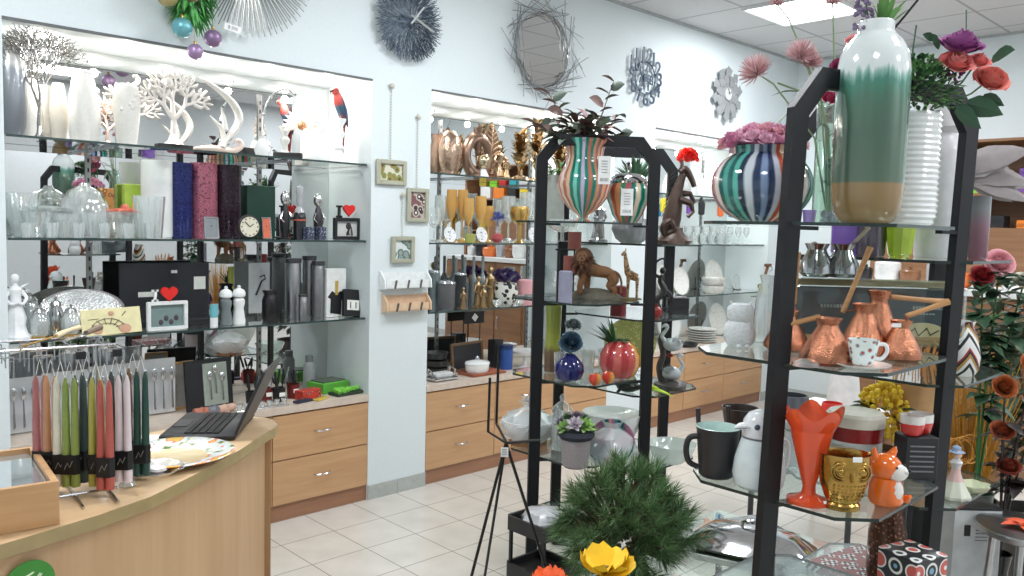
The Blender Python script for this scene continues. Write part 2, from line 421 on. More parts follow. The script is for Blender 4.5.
# ceiling light panels
panel = emit((244, 250, 255), 6)
def ceiling_lamp(x, y, label, lx=.6, ly=.6, e=22):
    t = T('ceiling_light', label, 'ceiling light', Spot((x, y, ZC), 1.0), 0, 'square ceiling light panels')
    m_ = MB(); W(-lx / 2, lx / 2, -ly / 2, ly / 2, -.012, -.001, m_); t.part('diffuser', m_, panel)
    m_ = MB()
    for s_ in (-1, 1): m_.box((s_ * (lx / 2 + .012), 0, -.01), (.022, ly + .046, .02)); m_.box((0, s_ * (ly / 2 + .012), -.01), (lx, .022, .02))
    t.part('frame', m_, WHITE)
    ld = bpy.data.lights.new('panel_beam', 'AREA'); ld.shape = 'SQUARE'; ld.size = lx * .95; ld.energy = e; ld.color = (.95, .975, 1)
    lo = bpy.data.objects.new('panel_beam', ld); COL.objects.link(lo); lo.location = (0, 0, -.02); lo.parent = t.o
ceiling_lamp(3.86, -.9, 'bright ceiling light panel above the dried pink flowers')
for i, (x, y) in enumerate([(.9, -1.5), (-1.5, -1.5), (.9, -3.9), (3.86, -3.3), (-1.5, -3.9), (3.86, -5.4), (.9, -5.6)]):
    ceiling_lamp(x, y, 'ceiling light panel out of the picture above the %s' % ['pine bush', 'sales counter', 'tall tri-colour vase', 'wooden cabinet by the far wall', 'front of the counter', 'far corner behind the racks', 'shop entrance'][i], e=9 if i in (2, 4) else 24)
wd = bpy.data.worlds.new('room_air'); sc.world = wd; wd.use_nodes = True
wd.node_tree.nodes['Background'].inputs[0].default_value = (.9, .94, 1, 1); wd.node_tree.nodes['Background'].inputs[1].default_value = .15
# ------------------------------------------------------------------ display racks
POSTM = mat((17, 19, 24), .5, spec=.4)
RG = glass((240, 246, 243), 1.3, .02, .05, 'rack_shelf_glass'); REDGE = mat((38, 52, 50), .2)
def octa(x0, x1, y0, y1, c): return [(x0 + c, y0), (x1 - c, y0), (x1, y0 + c), (x1, y1 - c), (x1 - c, y1), (x0 + c, y1), (x0, y1 - c), (x0, y0 + c)]
def display_rack(org, posts, c1, c2, H, label, lean=0):
    o = Spot((org[0], org[1], 0), 1.0); t = T('display_rack', label, 'display rack', o, 0)
    ox, oy = org
    for (a, b) in posts:
        m_ = MB(); A = V((a[0] - ox, a[1] - oy, 0)); B = V((b[0] - ox, b[1] - oy, 0)); d = (B - A).normalized(); n_ = V((-d.y, d.x, 0))
        L = (B - A).length; hw, hd, ch = .025, .0125, .088
        pts = [(0, 0), (0, H - ch), (ch * .8, H), (L - ch * .8, H), (L, H - ch), (L, 0)]
        rows = []
        for i, p in enumerate(pts):
            # mitre direction in the arch plane
            p0 = V(pts[max(i - 1, 0)]); p1 = V(p); p2 = V(pts[min(i + 1, 5)])
            t1 = (p1 - p0).normalized() if i else (p2 - p1).normalized(); t2 = (p2 - p1).normalized() if i < 5 else t1
            nn = V((-t1.y - t2.y, t1.x + t2.x)).normalized(); s_ = hw / max(.5, nn.dot(V((-t1.y, t1.x))))
            ring = []
            for u, v_ in ((-1, -1), (1, -1), (1, 1), (-1, 1)):
                q = p1 + nn * s_ * u; ring.append(m_._v(A + d * q.x + V((0, 0, q.y)) + n_ * hd * v_))
            rows.append(ring)
        for r0, r1 in zip(rows, rows[1:]):
            for i in range(4): m_._f([r0[i], r0[(i + 1) % 4], r1[(i + 1) % 4], r1[i]])
        m_._f(rows[0][::-1]); m_._f(rows[-1])
        for v_ in m_.b.verts: v_.co += V((CR.x, CR.y, 0)) * lean * (v_.co.z - .7)
        ar = t.part('arch', m_, POSTM)
        for q in (A, B):
            m_ = MB(); m_.set((q.x - CR.x * lean * .7, q.y - CR.y * lean * .7, 0), (0, 0, math.atan2(d.y, d.x))).box((0, 0, .012), (.07, .22, .012)); t.part('foot', m_, POSTM)
    for (x0, x1, y0, y1), zs, ps in ((c1, (1.63, 1.275, .92, .565, .21), 0), (c2, (1.535, 1.18, .82, .465), 1)):
        for z in zs:
            P = [(x - ox, y - oy) for x, y in octa(x0, x1, y0, y1, .075)]
            m_ = MB(); m_.slab(P, z - .008, z); g = t.part('shelf', m_, RG)
            m_ = MB()
            for i in range(8):
                p, q = V(P[i]), V(P[(i + 1) % 8]); e = (q - p).normalized(); nn = V((e.y, -e.x)) * .0012
                v_ = [m_._v((*(p), z - .0082)), m_._v((*(q), z - .0082)), m_._v((*(q + nn), z - .0082)), m_._v((*(p + nn), z - .0082))]
                w = [m_._v((*(p), z + .0002)), m_._v((*(q), z + .0002)), m_._v((*(q + nn), z + .0002)), m_._v((*(p + nn), z + .0002))]
                m_._f([v_[3], v_[2], w[2], w[3]]); m_._f([v_[0], v_[1], w[1], w[0]]); m_._f([w[0], w[1], w[2], w[3]]); m_._f([v_[0], v_[3], v_[2], v_[1]])
            t.part('edge', m_, REDGE, g)
            a, b = posts[ps]; A = V((a[0] - ox, a[1] - oy, 0)); B = V((b[0] - ox, b[1] - oy, 0)); d = (B - A).normalized()
            for q, s_ in ((A, 1), (B, -1)):
                m_ = MB(); m_.box((q.x + d.x * s_ * .05 + CR.x * lean * (z - .7), q.y + d.y * s_ * .05 + CR.y * lean * (z - .7), z - .014), (.075, .022, .01), rot=(0, 0, math.atan2(d.y, d.x))); t.part('bracket', m_, POSTM)
    return t
display_rack((.91, -1.4), [((.678, -1.358), (1.107, -1.648)), ((1.12, -1.09), (1.60, -1.40))], (.70, 1.13, -1.63, -1.11), (1.135, 1.62, -1.63, -1.11), 1.99,
             'black arched metal rack with octagonal glass shelves holding the lion, behind the pine bush')
display_rack((.27, -2.9), [((-.022, -2.875), (.585, -3.075)), ((.56, -2.58), (1.11, -2.85))], (-.012, .53, -3.125, -2.60), (.545, 1.06, -3.125, -2.60), 1.99,
             'black arched metal rack with octagonal glass shelves holding the copper coffee pots, nearest rack', .026)

# ------------------------------------------------------------------ sales counter
ZT = 1.0
cw = wood((214, 184, 146), (196, 162, 122), .4, 1.5, 0, 'maple_laminate'); cf = wood((206, 170, 130), (190, 152, 112), .45, 1.2, 2, 'maple_front')
ce = mat((168, 148, 104), .4); fd = wood((176, 134, 92), (158, 114, 76), .5, 1.4, 2, 'counter_side')
front = [(-2.3, -2.27), (-1.9, -2.25), (-1.58, -2.213), (-1.40, -2.165), (-1.281, -2.118), (-1.128, -2.013), (-.971, -1.893), (-.857, -1.789), (-.79, -1.735), (-.762, -1.70), (-.748, -1.65), (-.755, -1.60), (-.785, -1.56)]
back = [(-.84, -1.545), (-1.0, -1.56), (-1.2, -1.60), (-1.5, -1.66), (-2.3, -1.72)]
t = T('sales_counter', 'curved maple sales counter with a green round sticker on its front', 'counter', Spot((-1.3, -1.9, 0), 1.0), 0)
ox, oy = -1.3, -1.9
P = [(x - ox, y - oy) for x, y in front + back]
m_ = MB(); m_.slab(P, ZT - .026, ZT); t.part('countertop', m_, cw)
m_ = MB(); fr = [V((x - ox, y - oy)) for x, y in front]
for i in range(len(fr) - 1):
    p, q = fr[i], fr[i + 1]; e = (q - p).normalized(); n0 = V((e.y, -e.x))
    a = [m_._v((*(v_ + n0 * .0015), z)) for v_ in (p, q) for z in (ZT - .027, ZT + .0008)]
    m_._f([a[0], a[2], a[3], a[1]])
t.part('edge_band', m_, ce)
inner = [(x - ox - (.02 if x > -.9 else 0), y - oy + .022) for x, y in front[:9]]
pan = inner + [(-.80 - ox, -1.62 - oy), (-.83 - ox, -1.60 - oy)] + [(x - .012, y + .02) for x, y in inner[::-1]]
m_ = MB(); m_.slab(inner + [(x - .008, y + .018) for x, y in inner[::-1]], .02, ZT - .027); t.part('front_panel', m_, cf)
m_ = MB(); m_.slab([(-.812 - ox, -1.70 - oy), (-.79 - ox, -1.712 - oy), (-.775 - ox, -1.60 - oy), (-.797 - ox, -1.595 - oy)], 0, ZT - .027); t.part('end_panel', m_, fd)
m_ = MB(); m_.slab([(-2.28 - ox, -1.80 - oy), (-.83 - ox, -1.63 - oy), (-.83 - ox, -1.61 - oy), (-2.28 - ox, -1.78 - oy)], .1, .74); t.part('inner_shelf_panel', m_, cf)
# sticker
n0 = V((.16, -.987, 0)).normalized(); sp = Spot((-1.53, -2.189, .902), 1.0)
t = T('round_sticker', 'round green sticker with a pale leaf sign on the counter front', 'sticker', sp, math.atan2(-n0.x, -n0.y) * -1)
sx_ = Matrix.Rotation(PI / 2, 4, 'X')
m_ = MB(); m_.M = sx_; m_.lathe([(0, 0), (.047, 0), (.047, .0015), (0, .0015)], seg=36); t.part('disc', m_, mat((62, 140, 52), .4))
m_ = MB(); 
m_.leaf((-.022, -.0022, .012), (1, 0, .35), .034, .014, 0, side=(0, 0, 1)); m_.leaf((.002, -.0022, -.004), (1, 0, .9), .03, .012, 0, side=(0, 0, 1))
m_.tube([(-.024, -.002, -.01), (0, -.002, -.002), (.02, -.002, .018)], .0014, 5); t.part('emblem', m_, mat((225, 238, 205), .5))

# wooden tray box at the left end
bx = wood((208, 164, 116), (186, 140, 96), .5, 3, 0, 'tray_wood')
t = T('wooden_display_box', 'shallow wooden display box at the left end of the counter', 'box', Spot((-1.665, -2.0, ZT + .001), 1.0), -.10)
m_ = MB(); W(-.30, .21, -.15, -.138, 0, .085, m_); W(-.30, .21, .138, .15, 0, .085, m_); W(.198, .21, -.138, .138, 0, .085, m_); W(-.30, -.288, -.138, .138, 0, .085, m_); W(-.288, .198, -.138, .138, 0, .012, m_)
t.part('box_frame', m_, bx)
m_ = MB(); W(-.286, .196, -.136, .136, .070, .074, m_); t.part('glass_lid', m_, glass((214, 224, 226), 2, .03, .35))
m_ = MB()
for i in range(5): m_.box((-.2 + i * .08, .0, .03), (.05, .19, .02), .004)
t.part('felt_insert', m_, mat((150, 160, 172), .8)); m_ = MB(); m_.M = sx_; m_.lathe([(0, .150), (.004, .150), (.004, .153), (0, .153)], c=(.08, .05, 0), seg=10); t.part('screw', m_, BLACK)

# laptop
t = T('laptop', 'open black laptop standing on the counter beside the decorated plate', 'laptop', Spot((-.942, -1.638, ZT + .001), 1.0), math.radians(-37))
m_ = MB(); m_.box((0, 0, .009), (.20, .27, .015), .004); b_ = t.part('base', m_, mat((38, 39, 42), .45))
m_ = MB()
for r in range(5):
    for c in range(13): m_.box((-.03 + r * .019, -.112 + c * .0187, .0185), (.015, .015, .003))
t.part('keyboard', m_, mat((24, 25, 27), .6), b_); m_ = MB(); m_.box((-.072, 0, .0172), (.04, .08, .001)); t.part('touchpad', m_, mat((50, 51, 54), .4), b_)
m_ = MB(); m_.set((.098, 0, .014), (0, math.radians(24), 0)).box((0, 0, .098), (.008, .27, .19), .003); s_ = t.part('screen', m_, mat((42, 43, 46), .4))
m_ = MB(); m_.set((.098, 0, .014), (0, math.radians(24), 0)).box((-.0046, 0, .1), (.001, .25, .155)); t.part('display_panel', m_, mat((14, 16, 20), .12), s_)

# decorated plate, glass bowl, small glass vase, papers
sp = Spot((-1.13, -1.87, ZT + .001), 1.0)
n = NT('painted_fruit_plate'); co_, o = n.xyz(); rr = n.math('SQRT', n.math('ADD', n.math('MULTIPLY', o[0], o[0]), n.math('MULTIPLY', o[1], o[1])))
no = n.n('ShaderNodeTexNoise', Scale=22.0, Detail=2.0); n.l(co_, no.inputs['Vector'])
fruit = n.ramp(no.outputs['Fac'], [(.0, (120, 60, 48)), (.36, (88, 120, 48)), (.42, (226, 228, 214)), (.55, (224, 236, 238)), (.6, (222, 108, 44)), (.66, (232, 190, 90))], 'LINEAR')
cen = n.ramp(n.math('DIVIDE', rr, .14), [(0, (232, 214, 172)), (.52, (220, 196, 150)), (.56, (236, 232, 214)), (.6, (232, 238, 238))], 'LINEAR')
mx = n.n('ShaderNodeMix', data_type='RGBA'); n.l(n.math('GREATER_THAN', rr, .075), mx.inputs[0]); n.l(cen, mx.inputs[6]); n.l(fruit, mx.inputs[7]); n.bsdf(mx.outputs[2], .15, coat=.5)
m_ = MB(); m_.lathe([(0, 0), (.08, 0), (.085, .004), (.138, .016), (.141, .018), (.136, .0195), (.082, .008), (.07, .005), (0, .005)], seg=48)
solo('decorated_plate', 'round plate painted with orange flowers and leaves on the counter', 'plate', sp, m_, n.m)
m_ = MB(); m_.lathe([(0, 0), (.035, 0), (.05, .006), (.085, .022), (.088, .025), (.083, .025), (.05, .010), (0, .006)], seg=24, fn=lambda t, z, r: r * (1 + .05 * math.cos(12 * t)))
t = T('crystal_dish', 'shallow scalloped crystal dish in front of the taper candles', 'dish', Spot((-1.225, -1.975, ZT + .001), .82)); t.part('bowl', m_, CRYSTAL)
m_ = MB(); m_.ball((.01, .01, .018), (.03, .022, .012), 10); m_.ball((-.02, -.01, .018), (.02, .026, .012), 10); t.part('filling', m_, mat((226, 220, 222), .2, coat=.5))
m_ = MB(); m_.lathe([(0, 0), (.018, 0), (.019, .004), (.008, .02), (.007, .075), (.012, .085), (.009, .085), (.004, .07), (0, .012)], seg=16)
solo('bud_vase', 'slim clear glass bud vase beside the dark green candles', 'vase', Spot((-1.292, -2.015, ZT + .001), 1.0), m_, CRYSTAL)
m_ = MB(); m_.box((0, 0, .004), (.15, .11, .006)); m_.box((.015, .02, .010), (.14, .10, .004), rot=(0, 0, .3)); m_.m(1).box((-.02, .01, .016), (.10, .07, .005), rot=(0, 0, -.2))
solo('paper_stack', 'small stack of papers and leaflets behind the laptop base', 'papers', Spot((-1.20, -1.68, ZT + .001), 1.0), m_, [PAPER, mat((150, 186, 206), .5)])

# taper candles on a wire stand
cs = Spot((-1.43, -1.98, ZT + .001), 1.0)
t = T('candle_stand', 'chrome wire stand carrying pairs of taper candles on the counter', 'stand', cs, -.1)
m_ = MB(); 
for i in range(4):
    x = -.10 + i * .066
    m_.tube([(x, -.13, .003), (x, .10, .003)], .0028, 6); 
m_.tube([(-.115, -.04, .006), (.115, -.04, .006)], .0028, 6); m_.tube([(-.115, .06, .006), (.115, .06, .006)], .0028, 6); t.part('base', m_, STEEL)
m_ = MB()
for (x, y) in ((-.10, .08), (.10, .08), (-.115, -.04)): m_.tube([(x, y, .004), (x, y, .315), (x + .012, y, .327)], .003, 6)
t.part('upright', m_, STEEL); m_ = MB()
for i in range(4):
    x = -.10 + i * .066; m_.tube([(x, .10, .322), (x, -.13, .318)], .0022, 6)
    for j in range(4): y = .08 - j * .065; m_.tube([(x - .016, y, .321), (x - .016, y, .28), ], .0014, 5); m_.tube([(x + .016, y, .321), (x + .016, y, .28)], .0014, 5); m_.tube([(x - .016, y, .321), (x + .016, y, .321)], .0014, 5)
m_.tube([(-.115, .10, .324), (.115, .10, .324)], .0026, 6); m_.tube([(-.115, -.04, .324), (.115, -.04, .324)], .0026, 6); t.part('hanger', m_, STEEL)
for x in (.03, .098): m_ = MB(); m_.box((x, -.132, .319), (.018, .008, .016), .001); t.part('end_cap', m_, BLACK)
bandm = mat((24, 24, 26), .5)
spots_c = [(102 / 2.441, 'dusty pink', (188, 120, 118), .05), (128 / 2.441, 'peach orange', (206, 152, 112), .03), (152 / 2.441, 'ivory', (226, 220, 200), -.005), (174 / 2.441, 'lime green', (140, 158, 78), -.02),
           (196 / 2.441, 'dark grey green', (56, 72, 70), .0), (215 / 2.441, 'slate grey', (80, 86, 94), .03), (238 / 2.441, 'olive yellow', (182, 178, 86), -.05), (258 / 2.441, 'coral red', (186, 92, 82), -.085),
           (284 / 2.441, 'charcoal', (66, 72, 74), .0), (302 / 2.441, 'pinkish white', (230, 216, 220), -.055), (326 / 2.441, 'tawny brown', (128, 92, 66), .02), (346 / 2.441, 'bottle green', (34, 72, 62), -.03)]
for (px, cn, c, dy) in spots_c:
    s_ = at(px, ZT + .022, y=-1.99 + dy); s_.k = 1.0
    t = T('taper_candle', 'pair of %s taper candles with a black paper band on the wire stand' % cn, 'candle', s_, RZ, 'pairs of taper candles on the wire stand')
    m_ = MB(); ch = .235
    for e in (-1, 1): m_.lathe([(0, 0), (.0092, 0), (.0092, .01), (.0075, ch * .6), (.006, ch * .93), (.002, ch), (0, ch)], c=(e * .0094, 0, .0), seg=12)
    t.part('wax', m_, mat(c, .35, coat=.1)); m_ = MB(); m_.tube([(-.0094, 0, ch - .004), (-.004, 0, ch + .02), (0, 0, ch + .034), (.004, 0, ch + .02), (.0094, 0, ch - .004)], .0008, 5); t.part('wick', m_, PAPER)
    m_ = MB(); z0 = .028; pts = [(-.0205, 0), (-.014, -.0105), (.014, -.0105), (.0205, 0), (.014, .0105), (-.014, .0105)]
    m_.slab(pts, z0, z0 + .042); b_ = t.part('band', m_, bandm); m_ = MB(); m_.tube([(-.008, -.0112, z0 + .012), (-.002, -.0112, z0 + .026), (.003, -.0112, z0 + .016), (.009, -.0112, z0 + .03)], .0006, 4); t.part('band_print', m_, mat((168, 168, 160), .5), b_)
m_ = MB(); m_.tube([(0, -.10, .006), (0, -.02, .008), (0, .03, .010)], .0022, 6); m_.m(1).tube([(0, .03, .010), (0, .055, .013), (0, .085, .016), (0, .13, .017)], [.006, .0065, .0045, .006], 8)
solo('carving_fork', 'long fork with an ivory handle lying across the top of the candle stand', 'fork', Spot((-1.43, -1.95, ZT + .327), 1.0), m_, [GOLD, mat((226, 206, 168), .3)], rz=-.75)
m_ = MB(); m_.box((0, 0, .005), (.012, .12, .003)); m_.m(1).tube([(0, .06, .006), (0, .1, .007), (0, .15, .008)], [.006, .007, .008], 8)
solo('table_knife', 'knife with a brown handle lying over the right of the candle stand', 'knife', Spot((-1.37, -1.93, ZT + .327), 1.0), m_, [STEEL, mat((112, 92, 72), .4)], rz=-.62)

# office chair behind the counter
t = T('office_chair', 'black office chair back seen behind the left of the counter', 'chair', Spot((-1.60, -1.02, 0), 1.0), .3)
m_ = MB(); m_.box((0, .0, .93), (.44, .06, .42), .03); t.part('backrest', m_, mat((36, 38, 42), .8)); m_ = MB(); m_.box((0, -.24, .50), (.46, .46, .07), .03); t.part('seat', m_, mat((36, 38, 42), .8))
m_ = MB(); m_.tube([(0, .02, .75), (0, .03, .55), (0, -.1, .455)], .02, 8); t.part('back_bar', m_, BLACK); m_ = MB(); m_.tube([(0, -.24, .46), (0, -.24, .1)], .025, 10); t.part('gas_post', m_, BLACK)
for i in range(5):
    a = i * 2 * PI / 5; m_ = MB(); m_.tube([(0, -.24, .11), (.26 * math.cos(a), -.24 + .26 * math.sin(a), .07)], [.022, .014], 8); l_ = t.part('leg', m_, BLACK)
    m_ = MB(); m_.ball((.26 * math.cos(a), -.24 + .26 * math.sin(a), .029), (.02, .028, .028), 10); t.part('caster', m_, BLACK, l_)

# ------------------------------------------------------------------ things on the wall
sp = Spot((.912, -.012, 2.752), 1.0)
t = T('sea_urchin_clock', 'round dark blue-grey spiky wall clock with white hands above the pillar', 'clock', sp, 0)
URC = mat((72, 88, 106), .5); URL = mat((108, 122, 136), .5)
m_ = MB(); m_.M = sx_; m_.lathe([(0, -.008), (.05, -.008), (.05, .02), (0, .02)], seg=20); t.part('movement', m_, URC)
m_ = MB(); rn = random.Random(3)
for i in range(1500):
    a = rn.uniform(0, 2 * PI); r0 = .19 * math.sqrt(rn.random()); r1 = r0 + rn.uniform(.04, .055); dy = -.01 - rn.uniform(0, .035); a1 = a + rn.uniform(-.12, .12)
    p = (r0 * math.cos(a), dy - .02 * (1 - r0 * 4), r0 * math.sin(a)); q = (r1 * math.cos(a1), dy - .012, r1 * math.sin(a1))
    m_.m(rn.choice((0, 0, 1))).tube([p, q], .0016, 3)
o = t.part('spines', m_, [URC, URL]); o['kind'] = 'stuff'
m_ = MB(); m_.tube([(-.025, -.09, -.03), (.06, -.09, .075)], .013, 4, .4); t.part('hour_hand', m_, WHITE); m_ = MB(); m_.tube([(-.03, -.095, .015), (.13, -.095, -.05)], .012, 4, .4); t.part('minute_hand', m_, WHITE)

sp = Spot((-.05, -.012, 2.86), 1.0)
t = T('sunburst_mirror', 'silver sunburst wall mirror of thin metal rods with a price tag, top left', 'mirror', sp, 0)
SVR = mat((168, 166, 160), .3, 1); m_ = MB()
for i in range(130):
    a = i * 2 * PI / 130; L = .36 if i % 2 else .33; m_.tube([(.10 * math.cos(a), -.014 - .012 * (i % 2), .10 * math.sin(a)), (L * math.cos(a), -.01, L * math.sin(a))], .0022, 4)
o = t.part('rays', m_, SVR); o['kind'] = 'stuff'
m_ = MB(); m_.M = sx_; m_.lathe([(.12, 0), (.12, .02), (.10, .03), (.095, .02), (.095, 0)], seg=36, cap=False); t.part('rim', m_, SILVER); m_ = MB(); m_.M = sx_; m_.lathe([(0, 0), (.096, 0), (.096, .018), (0, .018)], seg=36); t.part('glass', m_, MIRR)
m_ = MB(); m_.box((-.09, -.05, -.345), (.085, .001, .034), rot=(0, .14, 0)); pt = t.part('price_tag', m_, TAGW)
m_ = MB(); m_.set((-.09, -.051, -.345), (0, .14, 0)); text_mesh(m_, '$ 300', .022, (0, 0, 0)); t.part('price', m_, mat((90, 96, 106), .6), pt)

sp = Spot((2.03, -.012, 2.775), 1.0)
t = T('stick_framed_mirror', 'round wall mirror in a nest of crossed silver metal sticks', 'mirror', sp, 0)
m_ = MB(); m_.M = sx_; m_.lathe([(0, .004), (.235, .004), (.24, .010), (.235, .016), (0, .016)], seg=48); t.part('glass', m_, MIRR)
m_ = MB(); m_.M = sx_; m_.lathe([(.244, 0), (.244, .018), (.236, .018), (.236, 0)], seg=48, cap=False); t.part('rim', m_, SILVER)
rn = random.Random(5); m_ = MB()
for i in range(64):
    a = i * 2 * PI / 64 + rn.uniform(-.05, .05); r = rn.uniform(.25, .29); c = V((r * math.cos(a), -.02 - rn.uniform(0, .03), r * math.sin(a))); da = a + PI / 2 + rn.uniform(-.8, .8); L = rn.uniform(.09, .2)
    d_ = V((math.cos(da), 0, math.sin(da))); m_.tube([c - d_ * L, c + d_ * L], .0024, 4)
t.part('sticks', m_, mat((150, 152, 154), .3, 1))['kind'] = 'stuff'

sp = Spot((3.155, -.012, 2.755), 1.0)
t = T('numeral_clock', 'dark blue-grey wall clock made of interlocking cut-out numerals', 'clock', sp, 0)
NAV = mat((66, 82, 102), .45); m_ = MB()
for i in range(12):
    a = PI / 2 - i * 2 * PI / 12; text_mesh(m_, str(12 if i == 0 else i), .15, (.17 * math.cos(a), -.012, .165 * math.sin(a)), depth=.004, bold=.001)
for i in range(7):
    a = PI / 2 - i * 2 * PI / 7; text_mesh(m_, str((i * 3 + 2) % 10), .10, (.07 * math.cos(a), -.010, .07 * math.sin(a)), depth=.003, bold=.001)
t.part('numerals', m_, NAV, sharp=30); m_ = MB(); m_.M = sx_; m_.lathe([(.128, -.002), (.128, .006), (.12, .006), (.12, -.002)], seg=40, cap=False); m_.lathe([(0, 0), (.03, 0), (.03, .012), (0, .012)], seg=16); t.part('ring', m_, NAV)
for nm, q in (('hour_hand', (.045, -.03, .03)), ('minute_hand', (-.06, -.034, .05))):
    m_ = MB(); m_.tube([(0, q[1], 0), q], .005, 4, .4); t.part(nm, m_, mat((210, 216, 222), .4))

sp = Spot((4.28, -.012, 2.775), 1.0)
t = T('silver_flake_clock', 'silver-grey wall clock of overlapping square mirror flakes, furthest on the long wall', 'clock', sp, 0)
FLK = mat((150, 152, 154), .45, .2); m_ = MB(); rn = random.Random(9)
for rr_, n_ in ((.07, 7), (.13, 10), (.19, 10)):
    for i in range(n_):
        a = i * 2 * PI / n_ + rr_ * 8; m_.box((rr_ * math.cos(a), -.014 - rr_ * .05 - rn.random() * .006, rr_ * math.sin(a)), (.085 if rr_ < .18 else .07, .003, .085 if rr_ < .18 else .07), rot=(rn.uniform(-.12, .12), a + .6, 0))
t.part('flakes', m_, FLK); m_ = MB(); m_.M = sx_; m_.lathe([(0, 0), (.05, 0), (.05, .034), (0, .034)], seg=24); t.part('dial', m_, mat((196, 198, 198), .4))
for e, q in enumerate(((.03, -.042, .02), (-.02, -.044, .045))): m_ = MB(); m_.tube([(0, q[1], 0), q], .003, 4); t.part('hand', m_, BLACK)

# hanging Christmas garland at the top left
sp = Spot((-.36, -.10, 2.62), 1.0)
t = T('hanging_garland', 'bunch of artificial green twigs hanging on the wall at top left', 'garland', sp, 0)
m_ = MB(); rn = random.Random(11); GR = mat((96, 176, 96), .5)
m_.m(1).tube([(0, 0, .30), (.01, 0, .1), (0, 0, -.05)], .003, 5); m_.m(0)
for i in range(620):
    z = rn.uniform(-.12, .28); r = .03 + .13 * math.sin(PI * min(1, (z + .14) / .46)); a = rn.uniform(0, 2 * PI)
    m_.leaf((r * .5 * math.cos(a), r * .3 * math.sin(a), z), (math.cos(a), math.sin(a) * .5, rn.uniform(-1.0, .2)), rn.uniform(.04, .075), .017, .5)
for i in range(3):
    x = -.03 + i * .06; m_.tube([(x, -.01, 0), (x + .01, -.01, -.12), (x + .005, -.01, -.17 - i * .015)], .002, 5)
t.part('twigs', m_, [GR, BROWN]); m_ = MB()
for px, py, pz, c_ in (): pass
for nm, c, p, r in (('gold', (186, 168, 120), (-.115, -.03, -.035), .048), ('bronze', (150, 124, 100), (-.02, -.05, -.015), .038), ('pale turquoise', (112, 176, 186), (-.055, -.04, -.165), .045), ('upper lilac', (142, 116, 152), (.083, -.05, -.19), .040), ('lower lilac', (168, 140, 178), (.004, -.04, -.262), .036)):
    q = T('bauble', '%s glitter bauble hanging from the green garland' % nm, 'bauble', Spot(sp.p + V(p), 1.0), 0, 'baubles on the green garland')
    m_ = MB(); m_.ball((0, 0, 0), r, 20); q.part('ball', m_, mat(c, .35, .4, bump=.3, scale=200)); m_ = MB(); m_.lathe([(0, r), (.007, r - .002), (.007, r + .01), (0, r + .01)], seg=10); m_.tube([(0, 0, r + .01), (-p[0] * .3, -p[1] * .5, .06 - p[2] * .3)], .0008, 4); q.part('cap', m_, GOLD)

# pillar: three small frames on hooks, two letter holders
FRM = mat((178, 178, 160), .4, .3, bump=.4, scale=150)
pics = [spotted((214, 206, 190), [(70, 60, 50), (150, 120, 60), (120, 150, 80)], 26, .5), spotted((120, 80, 80), [(230, 226, 220), (60, 40, 44), (190, 180, 170)], 22, .55), spotted((214, 222, 220), [(120, 150, 160), (150, 160, 150), (90, 120, 120)], 20, .5)]
for i, (x0, x1, z0, z1, hx, hz, lab) in enumerate([(.725, .932, 1.82, 1.963, .822, 2.375, 'left landscape-format frame with a market scene hung highest on the pillar'), (.94, 1.098, 1.612, 1.812, 1.012, 2.222, 'upright frame with a dark maroon picture beside the niche edge'), (.835, .998, 1.372, 1.528, .912, 1.765, 'small frame with a pale blue-grey drawing, lowest on the pillar')]):
    w, h = (x1 - x0) / 2, (z1 - z0) / 2; t = T('framed_picture', lab, 'picture', Spot(((x0 + x1) / 2, -.004, (z0 + z1) / 2), 1.0), 0, 'frames hung on the pillar'); e = .026
    m_ = MB()
    for s_ in (-1, 1): m_.box((s_ * (w - e / 2), -.01, 0), (e, .018, 2 * h), .004); m_.box((0, -.01, s_ * (h - e / 2)), (2 * w - 2 * e, .018, e), .004)
    t.part('frame', m_, FRM); m_ = MB(); m_.box((0, -.004, 0), (2 * (w - e), .004, 2 * (h - e))); t.part('picture', m_, pics[i])
    dz = hz - (z0 + z1) / 2; dx = hx - (x0 + x1) / 2
    m_ = MB(); nb = int((dz - h) / .016)
    for b in range(nb): m_.ball((dx, -.008, h + .008 + b * .016), .0055, 6)
    t.part('bead_string', m_, mat((206, 206, 196), .4)); m_ = MB(); m_.ball((dx, -.012, dz + .004), (.016, .012, .016), 12); m_.tube([(dx, -.012, dz), (dx + .008, -.02, dz - .012)], .004, 6); t.part('hook', m_, mat((200, 196, 184), .4))
for i, (x0, x1, zt, c, lab) in enumerate([(.765, 1.095, 1.328, (232, 236, 236), 'white wooden wall rack with three metal clips, upper of the two on the pillar'), (.785, 1.097, 1.195, (222, 190, 158), 'natural wood wall rack with three metal clips, lower of the two on the pillar')]):
    w = (x1 - x0) / 2; t = T('wall_rack', lab, 'wall rack', Spot(((x0 + x1) / 2, -.002, zt - .085), 1.0), 0, 'two wall racks on the pillar'); cm = mat(c, .6)
    m_ = MB(); W(-w, w, -.006, 0, -.02, .075, m_); W(-w + .012, w - .012, -.052, -.046, -.01, .03, m_); W(-w + .012, w - .012, -.052, 0, -.014, -.008, m_); t.part('box', m_, cm)
    for s_ in (-1, 1):
        m_ = MB(); m_.M = Matrix.Rotation(PI / 2, 4, 'Z'); m_.prism([(-.06, -.016), (0, -.022), (0, .085), (-.012, .082), (-.055, .034)], -s_ * w - .004, -s_ * w + .004); t.part('side', m_, cm)
    for q in (-.5, 0, .5):
        m_ = MB(); m_.box((q * w * 1.1, -.055, .008), (.012, .003, .05), rot=(.1, .15, 0)); t.part('clip', m_, mat((110, 104, 98), .4, .6))
